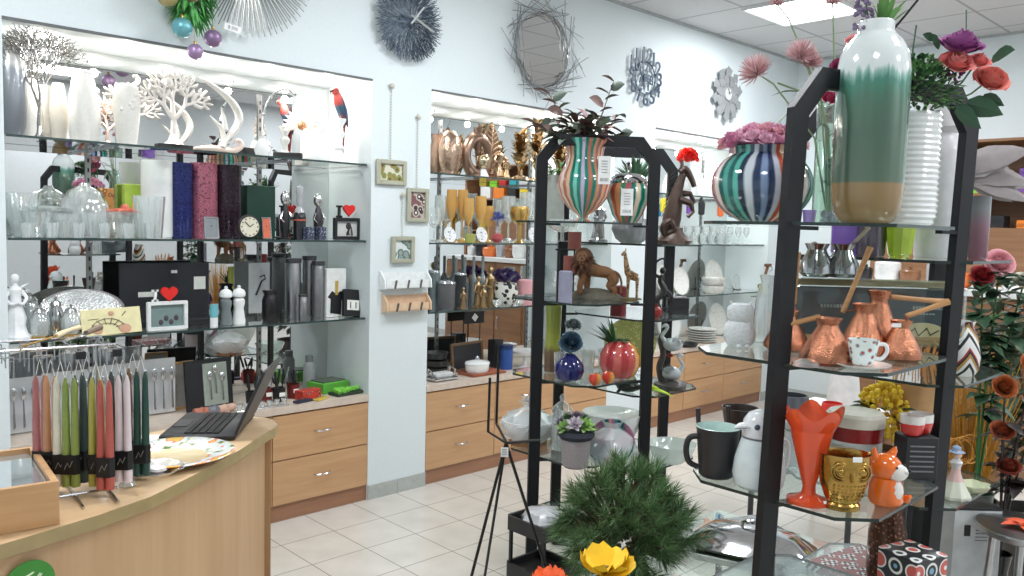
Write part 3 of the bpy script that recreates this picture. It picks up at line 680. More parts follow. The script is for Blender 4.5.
# ------------------------------------------------------------------ small shapes, drawn in units of one picture unit at the thing's distance
def lath(name, label, cat, spot, prof, m, group=None, seg=24, fn=None, rz=RZ, sx=1, sy=1, sharp=38):
    b = MB(); b.lathe(prof, seg=seg, fn=fn, sx=sx, sy=sy); return solo(name, label, cat, spot, b, m, rz, group, sharp)
def hollow(prof, t=.6):                # outer profile -> closed vessel with an inner wall
    inner = [(max(0, r - t), max(z, t)) for r, z in prof[::-1]]
    return [(0, 0)] + prof + inner + [(0, t)]
def tumbler(r, h): return hollow([(r * .8, 0), (r, h)])
def bowlp(r, h): return hollow([(r * .4, 0), (r * .45, h * .08), (r * .8, h * .45), (r, h)])
def goblet(r, h): return [(0, 0), (r * .8, 0), (r * .8, h * .03), (r * .15, h * .07), (r * .12, h * .4), (r * .6, h * .5), (r, h * .68), (r * .92, h), (r * .85, h), (r * .9, h * .68), (r * .5, h * .54), (0, h * .5)]
def platep(r): return [(0, 0), (r * .55, 0), (r, r * .1), (r, r * .14), (r * .55, r * .05), (0, r * .05)]
def standing_plate(name, label, cat, spot, r, m, tilt=.2, rz=0, group=None, sx=1, rim=None):
    """a plate leaning upright on a little stand"""
    t = T(name, label, cat, spot, rz, group)
    b = MB(); b.M = Matrix.Translation((0, r * .25, 0)) @ Matrix.Rotation(-tilt, 4, 'X') @ Matrix.Translation((0, 0, r)) @ Matrix.Rotation(PI / 2, 4, 'X')
    b.lathe([(0, 0), (r * .6, 0), (r, r * .08), (r, r * .13), (r * .6, r * .05), (0, r * .05)], seg=36, sx=sx); t.part('plate', b, m)
    if rim:
        b = MB(); b.M = Matrix.Translation((0, r * .25, 0)) @ Matrix.Rotation(-tilt, 4, 'X') @ Matrix.Translation((0, 0, r)) @ Matrix.Rotation(PI / 2, 4, 'X')
        b.lathe([(r * 1.005, r * .07), (r * 1.02, r * .1), (r * 1.005, r * .14), (r * .93, r * .125)], seg=36, sx=sx, cap=False); t.part('rim', b, rim)
    b = MB(); b.tube([(-r * .3, -r * .25, .4), (-r * .3, r * .5, .4), (-r * .3, r * .55, r * .8)], .35, 5); b.tube([(r * .3, -r * .25, .4), (r * .3, r * .5, .4), (r * .3, r * .55, r * .8)], .35, 5); b.tube([(-r * .3, r * .5, .4), (r * .3, r * .5, .4)], .35, 5)
    t.part('plate_stand', b, BLACK); return t
def boxthing(name, label, cat, spot, d, m, rz=0, group=None, bev=.4):
    b = MB(); b.box((0, 0, d[2] / 2), d, bev); return solo(name, label, cat, spot, b, m, rz, group)
def tree_sculpture(name, label, spot, m, h, w, base=None, seed=1, rz=0, levels=4, leafy=True, spread=1.0):
    t = T(name, label, 'sculpture', spot, rz); rn = random.Random(seed); b = MB(); lf = MB()
    z0 = 0
    if base: q = MB(); q.box((0, 0, 2.5), (base, 12, 5), .5); z0 = 5; t.part('base', q, BLACK)
    def br(p, d, L, r, lv):
        e = p + d * L; mid = p + d * L * .5 + V((rn.uniform(-.06, .06), 0, rn.uniform(-.06, .06))) * L
        b.tube([p, mid, e], [r, r * .85, r * .7], 6)
        if lv <= 1 and leafy:
            for g_ in (-1, 1):
                q = V((d.x * .6 + g_ * d.z * .8, 0, d.z * .6 - g_ * d.x * .8)); c_ = p + d * L * .6; lf.tube([c_, c_ + q * L * .35, c_ + q * L * .6 + d * L * .1, c_ + q * L * .62 + d * L * .4], [r * .6, r * 1.7, r * 1.9, r * .3], 8, .6)
        if lv == 0:
            lf.tube([e - d * r, e + d * r * 2, e + d * r * 4, e + d * r * 5.5], [r * .8, r * 1.8, r * 1.5, r * .2], 8, .6); return
        n = 3 if lv > 2 else 2
        for i in range(n):
            a = (i - (n - 1) / 2) * (1.0 if n == 2 else .75) * spread + rn.uniform(-.15, .15)
            dd = V((d.x * math.cos(a) + d.z * math.sin(a), rn.uniform(-.25, .25), -d.x * math.sin(a) + d.z * math.cos(a))).normalized()
            br(e, dd, L * rn.uniform(.68, .82), r * .72, lv - 1)
    L = h * .33
    b.lathe([(w * .16, z0), (w * .09, z0 + L * .15), (w * .055, z0 + L * .4)], seg=10)
    br(V((0, 0, z0)), V((0, 0, 1)), L, w * .055, levels - 1)
    t.part('branches', b, m); t.part('leaves', lf, m)['kind'] = 'stuff'; return t
def photo_frame(name, label, spot, w, h, fm, pm, rz=0, e=2, tilt=.12, group=None):
    t = T(name, label, 'photo frame', spot, rz, group); R_ = ((0, 0, 0), (-tilt, 0, 0)); b = MB().set(*R_)
    for s_ in (-1, 1): b.box((s_ * (w / 2 - e / 2), 0, h / 2), (e, 1.6, h), .3)
    b.box((0, 0, e / 2), (w - 2 * e, 1.6, e)); b.box((0, 0, h - e / 2), (w - 2 * e, 1.6, e)); t.part('frame', b, fm)
    b = MB().set(*R_); b.box((0, .2, h / 2), (w - 2 * e, .6, h - 2 * e)); t.part('picture', b, pm)
    b = MB(); b.tube([(0, 1, h * .6), (0, h * .45, .4)], .5, 4); t.part('back_stay', b, BLACK); return t
def heart(mb, c, s, y0, y1):
    pts = []
    for i in range(28):
        a = 2 * PI * i / 28; pts.append((c[0] + s * 16 * math.sin(a) ** 3 / 16, c[1] + s * (13 * math.cos(a) - 5 * math.cos(2 * a) - 2 * math.cos(3 * a) - math.cos(4 * a)) / 16))
    mb.prism(pts, y0, y1)
def flowers(t, n, R_, c, fm, r=3, seed=0, name='blossom', petals=16, zs=1.0, leaves=None, nl=30, up=0):
    """a dome of separate blossoms; each blossom is a part"""
    rn = random.Random(seed)
    for i in range(n):
        ph = math.acos(1 - (i + .5) / n * (1.1 - up)); a = i * 2.399
        p = V(c) + V((R_ * math.sin(ph) * math.cos(a), R_ * math.sin(ph) * math.sin(a), R_ * math.cos(ph) * zs))
        b = MB(); b.rose(p, r * rn.uniform(.85, 1.15), petals, seed=seed * 50 + i, tilt=(-math.sin(a) * ph, math.cos(a) * ph, 0)); t.part(name, b, fm if not isinstance(fm, list) else fm[i % len(fm)])
    if leaves:
        b = MB()
        for i in range(nl):
            a = rn.uniform(0, 2 * PI); el = rn.uniform(-.5, .9); d = V((math.cos(a) * math.cos(el), math.sin(a) * math.cos(el), math.sin(el)))
            b.leaf(V(c) + d * R_ * .5, d, R_ * rn.uniform(.6, .95), R_ * .3, .3)
        t.part('foliage', b, leaves)
PR = V((CR.x, CR.y, 0)).normalized()

# ================================================================== LEFT ALCOVE, top shelf
z = 1.931; Yn = .20
PORC = mat((224, 222, 216), .45, vary=.02, bump=.12, scale=90); SILT = mat((190, 188, 186), .22, 1, bump=.3, scale=80)
lath('large_vase', 'large silver-grey vase with a dark cut-out lip at the left end of the top shelf', 'vase', at(9, z, y=.16), hollow([(12, 0), (15, 10), (17, 35), (17, 60), (14, 78), (10, 88), (8, 94), (11, 97)]), bands([(0, (120, 126, 134)), (.62, (148, 152, 158)), (.68, (206, 206, 204)), (1, (196, 194, 190))], .3, .45, .1, 20, .5, 'LINEAR'), rz=0)
tree_sculpture('coral_tree', 'silver coral-like tree sculpture among the white vases at the left', at(40, z, y=.12), SILT, 92, 36, None, 4, levels=6, spread=.46)
lath('grey_vase', 'speckled grey-white slender vase just right of the silver-grey vase', 'vase', at(30, z, y=.27), hollow([(9, 0), (11, 14), (11, 34), (8, 54), (6, 60)]), PORC, rz=0)
lath('slim_vase', 'slim beige-white vase standing right behind the silver coral tree', 'vase', at(59, z, y=.25), hollow([(6, 0), (8, 14), (8.5, 32), (6, 54), (5, 58)]), mat((206, 200, 188), .4), rz=0)
lath('twisted_vase', 'tall white porcelain vase with diagonal twisted grooves', 'vase', at(84.5, z, y=.16), hollow([(11, 0), (13.5, 8), (14.5, 22), (13, 44), (10.5, 60), (8.5, 67), (8, 69)], .8), PORC, seg=64, fn=lambda t, z, r: r * (1 + .06 * math.cos(7 * t + z * .09)), rz=0)
t = T('carved_vase', 'tall white vase with carved blossoms and a curled lip', 'vase', at(127, z, y=.16), 0)
b = MB(); b.lathe(hollow([(8.5, 0), (10, 8), (12, 26), (13, 44), (11.5, 56), (8, 61)], .8), seg=28); t.part('body', b, PORC)
b = MB(); b.tube([(4, -3, 60), (9, -2, 63), (11, 0, 67), (9, 1, 70), (6, 0, 69)], [1.5, 2.6, 2.6, 2, 1], 8); t.part('curled_lip', b, PORC)
b = MB(); rn = random.Random(2)
for i in range(9): a = -PI / 2 + rn.uniform(-.8, .8); zz = 38 + rn.uniform(-4, 12); b.ball((12.6 * math.cos(a), 12.6 * math.sin(a), zz), (2, 1.2, 2), 8)
t.part('blossom_relief', b, PORC)
tree_sculpture('tree_of_life', 'white branching tree sculpture with curled leaves on a black block', at(174, z, y=.14), mat((228, 222, 216), .3), 76, 66, 34, 12)
tree_sculpture('rose_gold_tree', 'small rose-gold branching sculpture half hidden behind the white vases', at(108, z, y=.33), mat((196, 176, 166), .3, .6), 50, 44, None, 21)
t = T('swoosh_sculpture', 'tall white curved abstract wave sculpture on a scrolled foot', 'sculpture', at(222, z, y=.14), 0)
b = MB(); b.tube([(-24, 0, 72), (-14, 0, 68), (0, 0, 60), (12, 0, 50), (18, 0, 38), (14, 0, 26), (4, 0, 14), (0, 0, 6)], [.8, 3, 4.5, 5.5, 6, 5.5, 5, 6], 10, .6)
b.tube([(-12, 0, 36), (-6, 0, 30), (0, 0, 24), (2, 0, 12)], [.6, 2.4, 3.6, 4], 8, .6); b.tube([(-1, 0, 46), (2, 0, 36), (4, 0, 24)], [.6, 3, 4], 8, .6); t.part('wave', b, PORC)
b = MB(); b.tube([(-28, 0, 3), (-14, 0, 4.5), (0, 0, 4), (12, 0, 4), (20, 0, 9), (19, 0, 14), (14, 0, 14), (13, 0, 10)], [1.5, 3.6, 4.2, 4, 3.5, 2.6, 2, 1.2], 10, .8); t.part('scroll_foot', b, mat((226, 206, 194), .4))
boxthing('black_plinth', 'low black wooden plinth to the right of the white wave sculpture', 'plinth', at(252, z, y=.24), (28, 16, 9), BLACK)
t = T('ring_sculpture', 'silver wire hoop sculpture with little balls on a black base', 'sculpture', at(286, z, y=.12), RZ * .8)
b = MB(); b.box((2, 0, 3), (28, 10, 6), .6); t.part('base', b, BLACK); b = MB(); pts = [(20 * math.cos(a) - 2, 0, 36 + 32 * math.sin(a)) for a in [math.radians(60 + i * 12) for i in range(17)]]
b.tube(pts, .9, 6)
for p in pts[::3]: b.ball((p[0], p[1], p[2]), 1.9, 8)
t.part('hoop', b, SILVER)
t = T('daisy_candle_holder', 'candle holder shaped as a large cream and bronze daisy on a short foot', 'candle holder', at(302, z + .15, y=.2), RZ)
b = MB(); b.lathe([(0, -31.5), (7, -31.5), (7, -29), (1.8, -25), (1.4, 6), (0, 6)], seg=12); t.part('stem', b, PORC)
b = MB()
for k_, (n, rr_, y_) in enumerate(((15, 17, 0), (12, 12, -1.5))):
    for i in range(n):
        a = -.25 + i * (PI + .5) / (n - 1); d = V((math.cos(a), 0, math.sin(a))); b.leaf(V((0, y_, 8)) + d * 3, d, rr_, 4.6, 0, side=d.cross(V((0, 1, 0))))
t.part('petals', b, mat((232, 218, 204), .4)); b = MB(); b.ball((0, -2, 8), (4.5, 3, 4.5), 12); t.part('centre', b, mat((196, 140, 100), .35, .5))
t = T('ring_vase', 'white pyramid-shaped vase with a round ring opening on top', 'vase', at(317, z, y=.1), RZ)
b = MB(); b.lathe([(0, 0), (13, 0), (13.5, 2), (11, 12), (7, 24), (4, 28), (0, 28)], seg=28); t.part('body', b, GLAZE)
b = MB(); b.tube([(6 * math.cos(a), 0, 33 + 6 * math.sin(a)) for a in [2 * PI * i / 16 for i in range(17)]], 1.6, 8); t.part('ring', b, GLAZE)
candlestick_at = at(339, z, y=.14)
lath('turned_candlestick', 'turned white candlestick under the parrot at the right end', 'candlestick', candlestick_at, [(0, 0), (10, 0), (10, 2), (7, 4), (4.5, 9), (3.5, 12), (5.5, 15), (3.4, 18), (3, 24), (5, 27), (5.4, 30), (3, 34), (4, 37), (7, 42), (7, 44), (0, 44)], GLAZE, rz=0)
t = T('parrot_figurine', 'red and blue parrot figurine perched above the turned candlestick', 'figurine', Spot(candlestick_at.p + V((0, 0, 44 * candlestick_at.k)), candlestick_at.k), 0)
n = NT('parrot_plumage'); co_, o = n.xyz(); n.bsdf(n.ramp(n.math('ADD', n.math('DIVIDE', o[2], .12), n.math('MULTIPLY', o[0], -2.0)), [(.0, (126, 40, 40)), (.22, (48, 66, 92)), (.55, (52, 92, 112)), (.72, (186, 66, 60)), (1, (206, 84, 76))], 'LINEAR'), .5)
b = MB(); b.tube([(-4, 0, 26), (-2.5, 0, 22), (0, 0, 15), (4, 0, 5), (7, 0, -6)], [2.5, 4, 5.5, 5, 3], 12); b.ball((-5, -.5, 26), (4, 3.6, 4), 12); t.part('body', b, n.m)
b = MB(); b.tube([(6, 0, -4), (5, 0, -22), (4.5, 0, -38)], [2.6, 1.8, .8], 8, .5); t.part('tail', b, mat((136, 44, 48), .5)); b = MB()
for s_ in (-1, 1): b.tube([(0, s_ * 4, 20), (4, s_ * 4.6, 8), (8, s_ * 2.5, -8)], [1, 3.6, 1], 8, .5)
t.part('wings', b, mat((54, 74, 104), .5)); b = MB(); b.tube([(-8, -.5, 27), (-10.5, -.5, 25.5), (-10, -.5, 22.5)], [1.6, 1.2, .3], 8); t.part('beak', b, mat((70, 62, 60), .4)); b = MB(); b.tube([(0, -2, 3), (0, -2, 0)], .7, 5); b.tube([(2, 2, 3), (2, 2, 0)], .7, 5); t.part('feet', b, GREY)
lath('white_teapot_vase', 'small white spouted pot beside the black plinth', 'vase', at(262, z, y=.09), hollow([(6, 0), (8, 6), (6, 13), (3, 17), (4, 20)]), GLAZE, rz=0)

# ---- middle shelf, left alcove
z = 1.501
G1 = 'clear glassware at the left of the middle shelf'
for i, (px, r, h, y, lab, kind) in enumerate([(22, 17, 44, .2, 'wide ribbed clear glass bowl at the far left', 'b'), (60, 27, 30, .30, 'broad footed clear glass cake bowl behind the tumblers', 'c'), (85, 21, 54, .16, 'tall domed clear glass jar with faceted sides', 'j'), (118, 17, 26, .2, 'clear glass salad bowl under the orange starfish', 'b'), (38, 14, 26, .1, 'low cut-glass bowl near the front edge', 'b'), (66, 13, 24, .1, 'straight clear glass tumbler in front of the domed jar', 't'), (95, 12, 24, .1, 'second straight clear tumbler, right of the domed jar', 't'), (149, 15, 42, .1, 'square cut-crystal vase with diamond facets', 'v'), (128, 10, 30, .28, 'round clear glass decanter behind the starfish', 'j')]):
    fn = (lambda t, z_, r_: r_ * (1 + .03 * math.cos(16 * t)))
    pr_ = {'b': bowlp(r, h), 't': tumbler(r, h), 'v': tumbler(r, h), 'c': [(0, 0), (r * .4, 0), (r * .4, 1), (2, 3), (2, h * .4), (r * .6, h * .45), (r, h), (r * .97, h), (r * .5, h * .52), (0, h * .5)],
           'j': hollow([(r * .9, 0), (r, h * .2), (r, h * .6), (r * .7, h * .85), (r * .25, h * .95), (r * .2, h)])}[kind]
    lath('glass_' + {'b': 'bowl', 't': 'tumbler', 'v': 'vase', 'c': 'cake_stand', 'j': 'jar'}[kind], lab, 'glassware', at(px, z, y=y), pr_, CRYSTAL, G1, 32, fn, 0)
t = T('starfish', 'orange-red starfish ornament lying on the glass bowls', 'ornament', at(125, z + .118, y=.2), 0)
b = MB(); 
for i in range(5): a = PI / 2 + i * 2 * PI / 5; b.tube([(0, 0, 2), (8 * math.cos(a), 8 * math.sin(a), 2), (19 * math.cos(a), 17 * math.sin(a), 1)], [5, 3.6, .8], 8, .6)
b.ball((0, 0, 3), (5, 5, 6), 10); t.part('arms', b, mat((222, 110, 88), .5, bump=.5, scale=120))
boxthing('amber_box', 'small upright amber-brown patterned box between glass bowls', 'box', at(106, z + .0005, y=.36), (14, 8, 48), spotted((176, 122, 62), [(70, 40, 26), (222, 176, 96), (120, 70, 40)], 40, .5), 0)
n = [('white', (228, 226, 224), 157, 30, 76, 'white glass cylinder vase, leftmost of the tall cylinders'), ('blue', (44, 52, 112), 180, 25, 74, 'cobalt blue sparkling cylinder vase'), ('pink', (186, 110, 130), 204, 26, 74, 'pink glitter cylinder vase'), ('plum', (52, 38, 50), 228, 26, 72, 'dark plum mosaic cylinder vase, rightmost of the tall cylinders')]
for nm, c, px, w, h, lab in n:
    lath('cylinder_vase', lab, 'vase', at(px, z, y=.30), hollow([(w / 2 - 1, 0), (w / 2, 2), (w / 2, h)], .8), spotted(c, [[min(255, v * 1.5) for v in c], [v * .7 for v in c]], 70, .45, .2, .3) if nm != 'white' else GLAZE, 'row of tall cylinder vases', rz=0)
b = MB(); b.box((0, 0, 26), (30, 14, 52), .5); solo('green_gift_box', 'dark bottle-green gift box behind the alarm clock', 'box', at(258, z, y=.36), b, mat((20, 60, 48), .4), 0)
t = T('alarm_clock', 'round black alarm clock with a cream dial on the middle shelf', 'clock', at(248, z, y=.1), 0)
b = MB(); b.M = sx_ ; b.lathe([(0, -4), (10, -4), (12, -2), (12, 3), (10.3, 4.5), (10.3, 3.4), (0, 3.4)], c=(0, 12.4, 0), seg=36); t.part('case', b, BLACK)
b = MB(); b.M = sx_; b.lathe([(0, 3.5), (10, 3.5), (10, 3.9), (0, 3.9)], c=(0, 12.4, 0), seg=36); d_ = t.part('dial', b, mat((222, 216, 196), .5))
b = MB(); 
for k_ in range(12): a = k_ * PI / 6; b.box((8.4 * math.cos(a), -4.1, 12.4 + 8.4 * math.sin(a)), (1.2, .3, 1.2))
t.part('hour_marks', b, BLACK, d_)
for q in ((4, 3), (-5, 5)): b = MB(); b.tube([(0, -4.4, 12.4), (q[0], -4.5, 12.4 + q[1])], .4, 4); t.part('hand', b, BLACK, d_)
for s_ in (-1, 1): b = MB(); b.tube([(s_ * 8, 0, 4), (s_ * 9.5, 0, 0)], 1, 6); t.part('foot', b, BLACK)
photo_frame('glass_photo_frame', 'small clear framed grey picture left of the alarm clock', at(212, z, y=.12), 15, 22, SILVER, mat((130, 136, 140), .3), e=1.5)
photo_frame('orange_picture_block', 'small glass block frame with an orange picture, just right of the alarm clock', at(267, z, y=.12), 10, 22, SILVER, mat((206, 104, 74), .4), e=1.2)
photo_frame('orange_picture_block', 'second glass block frame with an orange picture, left of the wine holder figure', at(285, z, y=.14), 11, 22, SILVER, mat((200, 98, 70), .4), e=1.2)
def penguin(px, lab, h, dark):
    t = T('metal_figurine', lab, 'figurine', at(px, z, y=.12), 0, 'little metal figures on the middle shelf')
    b = MB(); b.lathe([(0, 0), (5, 0), (5, 1.5), (3, 2), (4.5, h * .25), (4.8, h * .4), (3, h * .62), (1.8, h * .68), (0, h * .7)], seg=16); t.part('body', b, dark)
    b = MB(); b.ball((0, 0, h * .82), (4.8, 4.4, h * .15), 14); t.part('head', b, SILVER); b = MB()
    for s_ in (-1, 1): b.tube([(s_ * 3.5, -1, h * .55), (s_ * 6, -2, h * .42), (s_ * 3, -4, h * .34)], [1.4, 1, .8], 6)
    t.part('arms', b, SILVER)
penguin(284 + 1, 'silver ball-headed figurine with dark body, left of the bottle figure', 50, BLACK)
penguin(318, 'silver ball-headed figurine holding a dark bottle, left of the I love frame', 48, mat((66, 62, 66), .3, .5))
lath('bottle_figure', 'black wine-bottle shaped figure with a red collar', 'figurine', at(299.5, z, y=.1), [(0, 0), (6, 0), (6.2, 22), (4.5, 30), (2.2, 33), (3.4, 38), (3, 44), (4, 47), (3.4, 52), (0, 54)], bands([(0, (28, 28, 34)), (.62, (200, 90, 70)), (.66, (24, 24, 28)), (.88, (170, 172, 176))], .2, .165), rz=0)
for px in (308, 320): boxthing('patterned_cube', 'dark blue and silver patterned cube %s the ball-headed figurine holding a bottle' % ('left of' if px < 310 else 'in front of'), 'cube', at(px, z, y=.06), (9, 9, 13), spotted((52, 58, 78), [(190, 194, 206), (100, 108, 130)], 90, .4), .2, 'patterned cubes')
def love_frame(px, zz, y, w, h, fm, lab, wh, pic, rz=0):
    t = T('love_photo_frame', lab, 'photo frame', at(px, zz, y=y), rz); e = 3.6
    b = MB(); d = 4
    for s_ in (-1, 1): b.box((s_ * (w / 2 - e / 2), 0, h / 2), (e, d, h), .8)
    b.box((0, 0, e / 2), (w - 2 * e + 1, d, e), .3); b.box((0, 0, h - e / 2), (w - 2 * e + 1, d, e), .3); t.part('frame', b, fm)
    b = MB(); b.box((0, 1, h / 2), (w - 2 * e, .6, h - 2 * e)); pc = t.part('picture', b, pic[0])
    b = MB(); pic[1](b, h, .6); t.part('picture_print', b, pic[2], pc)
    b = MB(); b.box((-w * .3, 0, h + 6), (2.2, 2.6, 12)); b.box((-w * .3, 0, h + 11), (6, 2.6, 2)); b.box((-w * .3, 0, h + 1), (6, 2.6, 2)); t.part('letter_i', b, wh)
    b = MB(); heart(b, (1.5, h + 8), w * .21, -2.2, 1); t.part('red_heart', b, RED)
def lady(b, h, y):
    b.ball((2, y, h * .62), (3.2, .5, 3.6), 10); b.tube([(2, y, h * .5), (0, y, h * .3), (0, y, 4.6)], [2.5, 4.4, 6], 8, .12); b.tube([(5, y - .1, h * .6), (6, y - .1, h * .4), (6.4, y - .1, h * .2)], [1, 1.8, 1.4], 6, .3)
love_frame(347, z, .12, 31, 22, BLACK, 'black photo frame reading I love with a red heart at the right end', BLACK, (mat((206, 206, 204), .5), lady, mat((50, 48, 50), .6)))

# ---- lowest glass shelf, left alcove
z = 1.061
t = T('angel_statuette', 'white angel statuette with wings at the left end of the bottom shelf', 'statuette', at(16, z, y=.1), 0)
b = MB(); b.lathe([(0, 0), (13, 0), (13, 3), (10, 6), (8, 14), (9, 22), (6, 34), (5, 44), (6.5, 50), (2.6, 54), (2.4, 57), (0, 58)], seg=24, fn=lambda t_, z_, r: r * (1 + (.1 * math.cos(7 * t_) if z_ < 34 else 0))); b.ball((0, -.5, 61), (4, 4, 5), 14)
b.tube([(-5, -1, 49), (-9, -4, 42), (-5, -7, 36), (0, -8, 38)], [2, 1.8, 1.5, 1.4], 8); b.tube([(5, -1, 49), (9, -4, 42), (5, -7, 36), (0, -8, 38)], [2, 1.8, 1.5, 1.4], 8); t.part('body', b, mat((236, 238, 240), .5))
for s_ in (-1, 1):
    b = MB(); 
    for i in range(6): b.leaf((s_ * 2, 4, 48 - i * 2), (s_ * 1, .4, .7 - i * .42), 17 - i, 5.5, .1)
    t.part('wing', b, mat((236, 238, 240), .5))
standing_plate('silver_platter', 'large oval silver platter with an embossed rim leaning against the mirror', 'platter', at(88, z, y=.24), 22, mat((206, 206, 206), .22, 1, bump=.6, scale=110), .5, sx=1.8, rim=SILVER)
for i, (px, r, h, y, m, nm, lab) in enumerate([(40, 9, 26, .1, CRYSTAL, 'glass_lantern', 'glass candle lantern with brass base, nearest the angel'), (71, 9, 24, .1, CRYSTAL, 'glass_lantern', 'second glass candle lantern, left of the cutlery card'), (56, 8, 30, .18, SILVER, 'silver_teapot', 'polished silver pot between the two lanterns'), (25 + 6, 10, 34, .24, CRYSTAL, 'glass_jar', 'tall glass jar behind the angel')]):
    t = T(nm, lab, nm.split('_')[1], at(px, z, y=y), 0); b = MB(); b.lathe(hollow([(r * .8, 2), (r, h * .3), (r, h * .7), (r * .6, h * .92), (r * .65, h)]), seg=20); t.part('body', b, m)
    b = MB(); b.lathe([(0, 0), (r, 0), (r, 1), (r * .8, 2.2), (0, 2.2)], seg=20); t.part('foot', b, GOLD if 'lantern' in nm else SILVER); b = MB(); b.lathe([(0, h), (r * .7, h), (r * .5, h + 3), (1.5, h + 4), (1.8, h + 7), (0, h + 8)], seg=14); t.part('lid', b, SILVER)
t = T('picture_card', 'cream card with a drawing of cutlery and plates leaning on the bottom shelf', 'card', at(113, z, y=.06), 0)
b = MB().set((0, 0, 0), (-.2, -.03, 0)); b.box((0, 0, 13), (56, 1.2, 26)); c_ = t.part('card', b, mat((228, 220, 172), .6)); b = MB().set((0, -.9, 0), (-.2, -.03, 0))
pts = [(-4 + 16 * math.cos(a), 0, 5 + 11 * math.sin(a)) for a in [PI * i / 10 for i in range(11)]]; b.tube(pts, .5, 4); b.tube([(x * .7 - 2, 0, 2 + z_ * .6) for x, _, z_ in pts], .4, 4)
for i in range(6): a = .4 + i * .45; b.tube([(-4 + 8 * math.cos(a), 0, 5 + 5 * math.sin(a)), (-4 + 17 * math.cos(a), 0, 5 + 12 * math.sin(a))], .4, 4)
b.tube([(-22, 0, 16), (-12, 0, 16.5)], .3, 4); b.tube([(10, 0, 18), (14, 0, 22)], .5, 4); t.part('drawing', b, mat((112, 96, 84), .7), c_); 
for q in ((-14, 5, 5), (12, 5, 6), (0, 21, 3)): b = MB().set((0, -1.0, 0), (-.2, -.03, 0)); b.ball((q[0], 0, q[1]), (q[2], .4, q[2] * .8), 10); t.part('drawing_colour', b, mat((206, 160, 132), .7), c_)
t = T('black_presentation_case', 'open black presentation case standing on the bottom shelf', 'case', at(168, z, y=.30), 0)
b = MB(); b.box((0, 6, 31), (88, 3, 60), .6); t.part('lid', b, mat((34, 36, 42), .6)); b = MB(); b.box((0, -8, 3), (88, 26, 6), .6); t.part('tray', b, mat((30, 32, 36), .6)); 
for q in (((8, 4.2, 52), (6, .4, 3)), ((34, 4.2, 40), (12, .4, 13)), ((-18, 4.2, 30), (18, .4, 5))): b = MB(); b.box(*q); t.part('label', b, PAPER)
love_frame(167.5, z, .07, 40, 29, mat((228, 230, 230), .4), 'white photo frame reading I love with a red heart on the bottom shelf', WHITE, (mat((120, 140, 140), .3), lambda b, h, y: [b.ball((-6 + i * 5, y, 8 + i % 2 * 4), (2.4, .5, 3), 8) for i in range(4)], mat((72, 66, 72), .6)))
t = T('lotion_tube', 'small pale blue-capped tube beside the white pepper mills', 'tube', at(214, z, y=.09), 0); b = MB(); b.lathe([(0, 9), (3.4, 9), (4.4, 12), (4.2, 22), (0, 22)], seg=14, sy=.7); t.part('body', b, mat((110, 180, 190), .4)); b = MB(); b.lathe([(0, 0), (4, 0), (4, 9), (0, 9)], seg=14, sy=.7); t.part('cap', b, WHITE)
for px, h, lab, w in ((226, 36, 'white turned pepper mill with a clear grey body, left of the pair', 0), (239, 37, 'all white turned salt mill, right of the pair', 1)):
    t = T('pepper_mill', lab, 'mill', at(px, z, y=.12), 0, 'pair of turned mills'); b = MB(); b.lathe([(0, 0), (6, 0), (6.2, 3), (5, 12), (4.4, 16), (5.6, 20), (5.6, 24), (4, 26), (0, 26)], seg=20); t.part('body', b, WHITE if w else mat((116, 124, 126), .2))
    b = MB(); b.lathe([(0, 26.2), (3, 26.2), (6, 28), (6.4, 31), (5, 34), (2.4, 35.5), (1.4, 36), (1.8, 38), (0, 39)], seg=20); t.part('head', b, WHITE)
t = T('peeler_card', 'grey card packaging showing a black peeler in front of the mirror', 'card', at(259, z, y=.36), 0); b = MB(); b.box((0, 0, 29), (22, 1.5, 50)); t.part('card', b, mat((188, 190, 192), .6)); b = MB(); b.tube([(-4, -1.4, 22), (2, -1.4, 36)], [2, 1.6], 6, .4); b.tube([(2, -1.4, 36), (6, -1.4, 38), (5, -1.4, 42), (0, -1.4, 40)], .7, 5); t.part('peeler', b, BLACK)
b = MB(); b.lathe(hollow([(7, 0), (8, 3), (8, 20), (6, 26), (8, 30)]), seg=16); solo('dark_vase', 'little dark metal vase right of the peeler card', 'vase', at(270, z, y=.18), b, mat((60, 58, 60), .25, .8), 0)
for i, (px, y, w, h, lab) in enumerate([(293, .2, 15, 60, 'tallest brushed steel canister, left of three'), (309, .27, 13, 60, 'brushed steel flask behind and between the others'), (318, .18, 12, 56, 'brushed steel canister right beside the white box'), (303, .08, 9, 26, 'short brushed steel beaker in front of the canisters')]):
    t = T('steel_canister', lab, 'canister', at(px, z, y=y), 0, 'brushed steel canisters'); b = MB(); b.lathe([(0, 0), (w / 2, 0), (w / 2, h * .9), (w / 2 * .9, h * .93), (0, h * .93)], seg=22); t.part('body', b, mat((150, 150, 152), .3, 1)); b = MB(); b.lathe([(0, h * .93), (w / 2 * 1.08, h * .93), (w / 2 * 1.08, h), (0, h)], seg=22); t.part('lid', b, mat((92, 92, 94), .35, .9))
t = T('white_packaging_box', 'tall white box printed with a black shirt and yellow tie', 'box', at(333.5, z, y=.17), 0)
b = MB(); b.box((0, 0, 24), (22, 10, 48), .3); c_ = t.part('carton', b, mat((222, 224, 222), .5)); b = MB(); b.prism([(-5, 4), (5, 2), (5.5, 16), (10, 22), (5, 26), (2, 24), (-2, 24), (-5, 26), (-10, 20), (-6.5, 18), (-7, 4)], -5.5, -5.1); t.part('shirt_print', b, BLACK, c_); b = MB(); b.prism([(-1.5, 22), (1.5, 22), (1.8, 36), (-1.8, 36)], -5.8, -5.5); t.part('tie_print', b, mat((188, 160, 74), .5), c_)
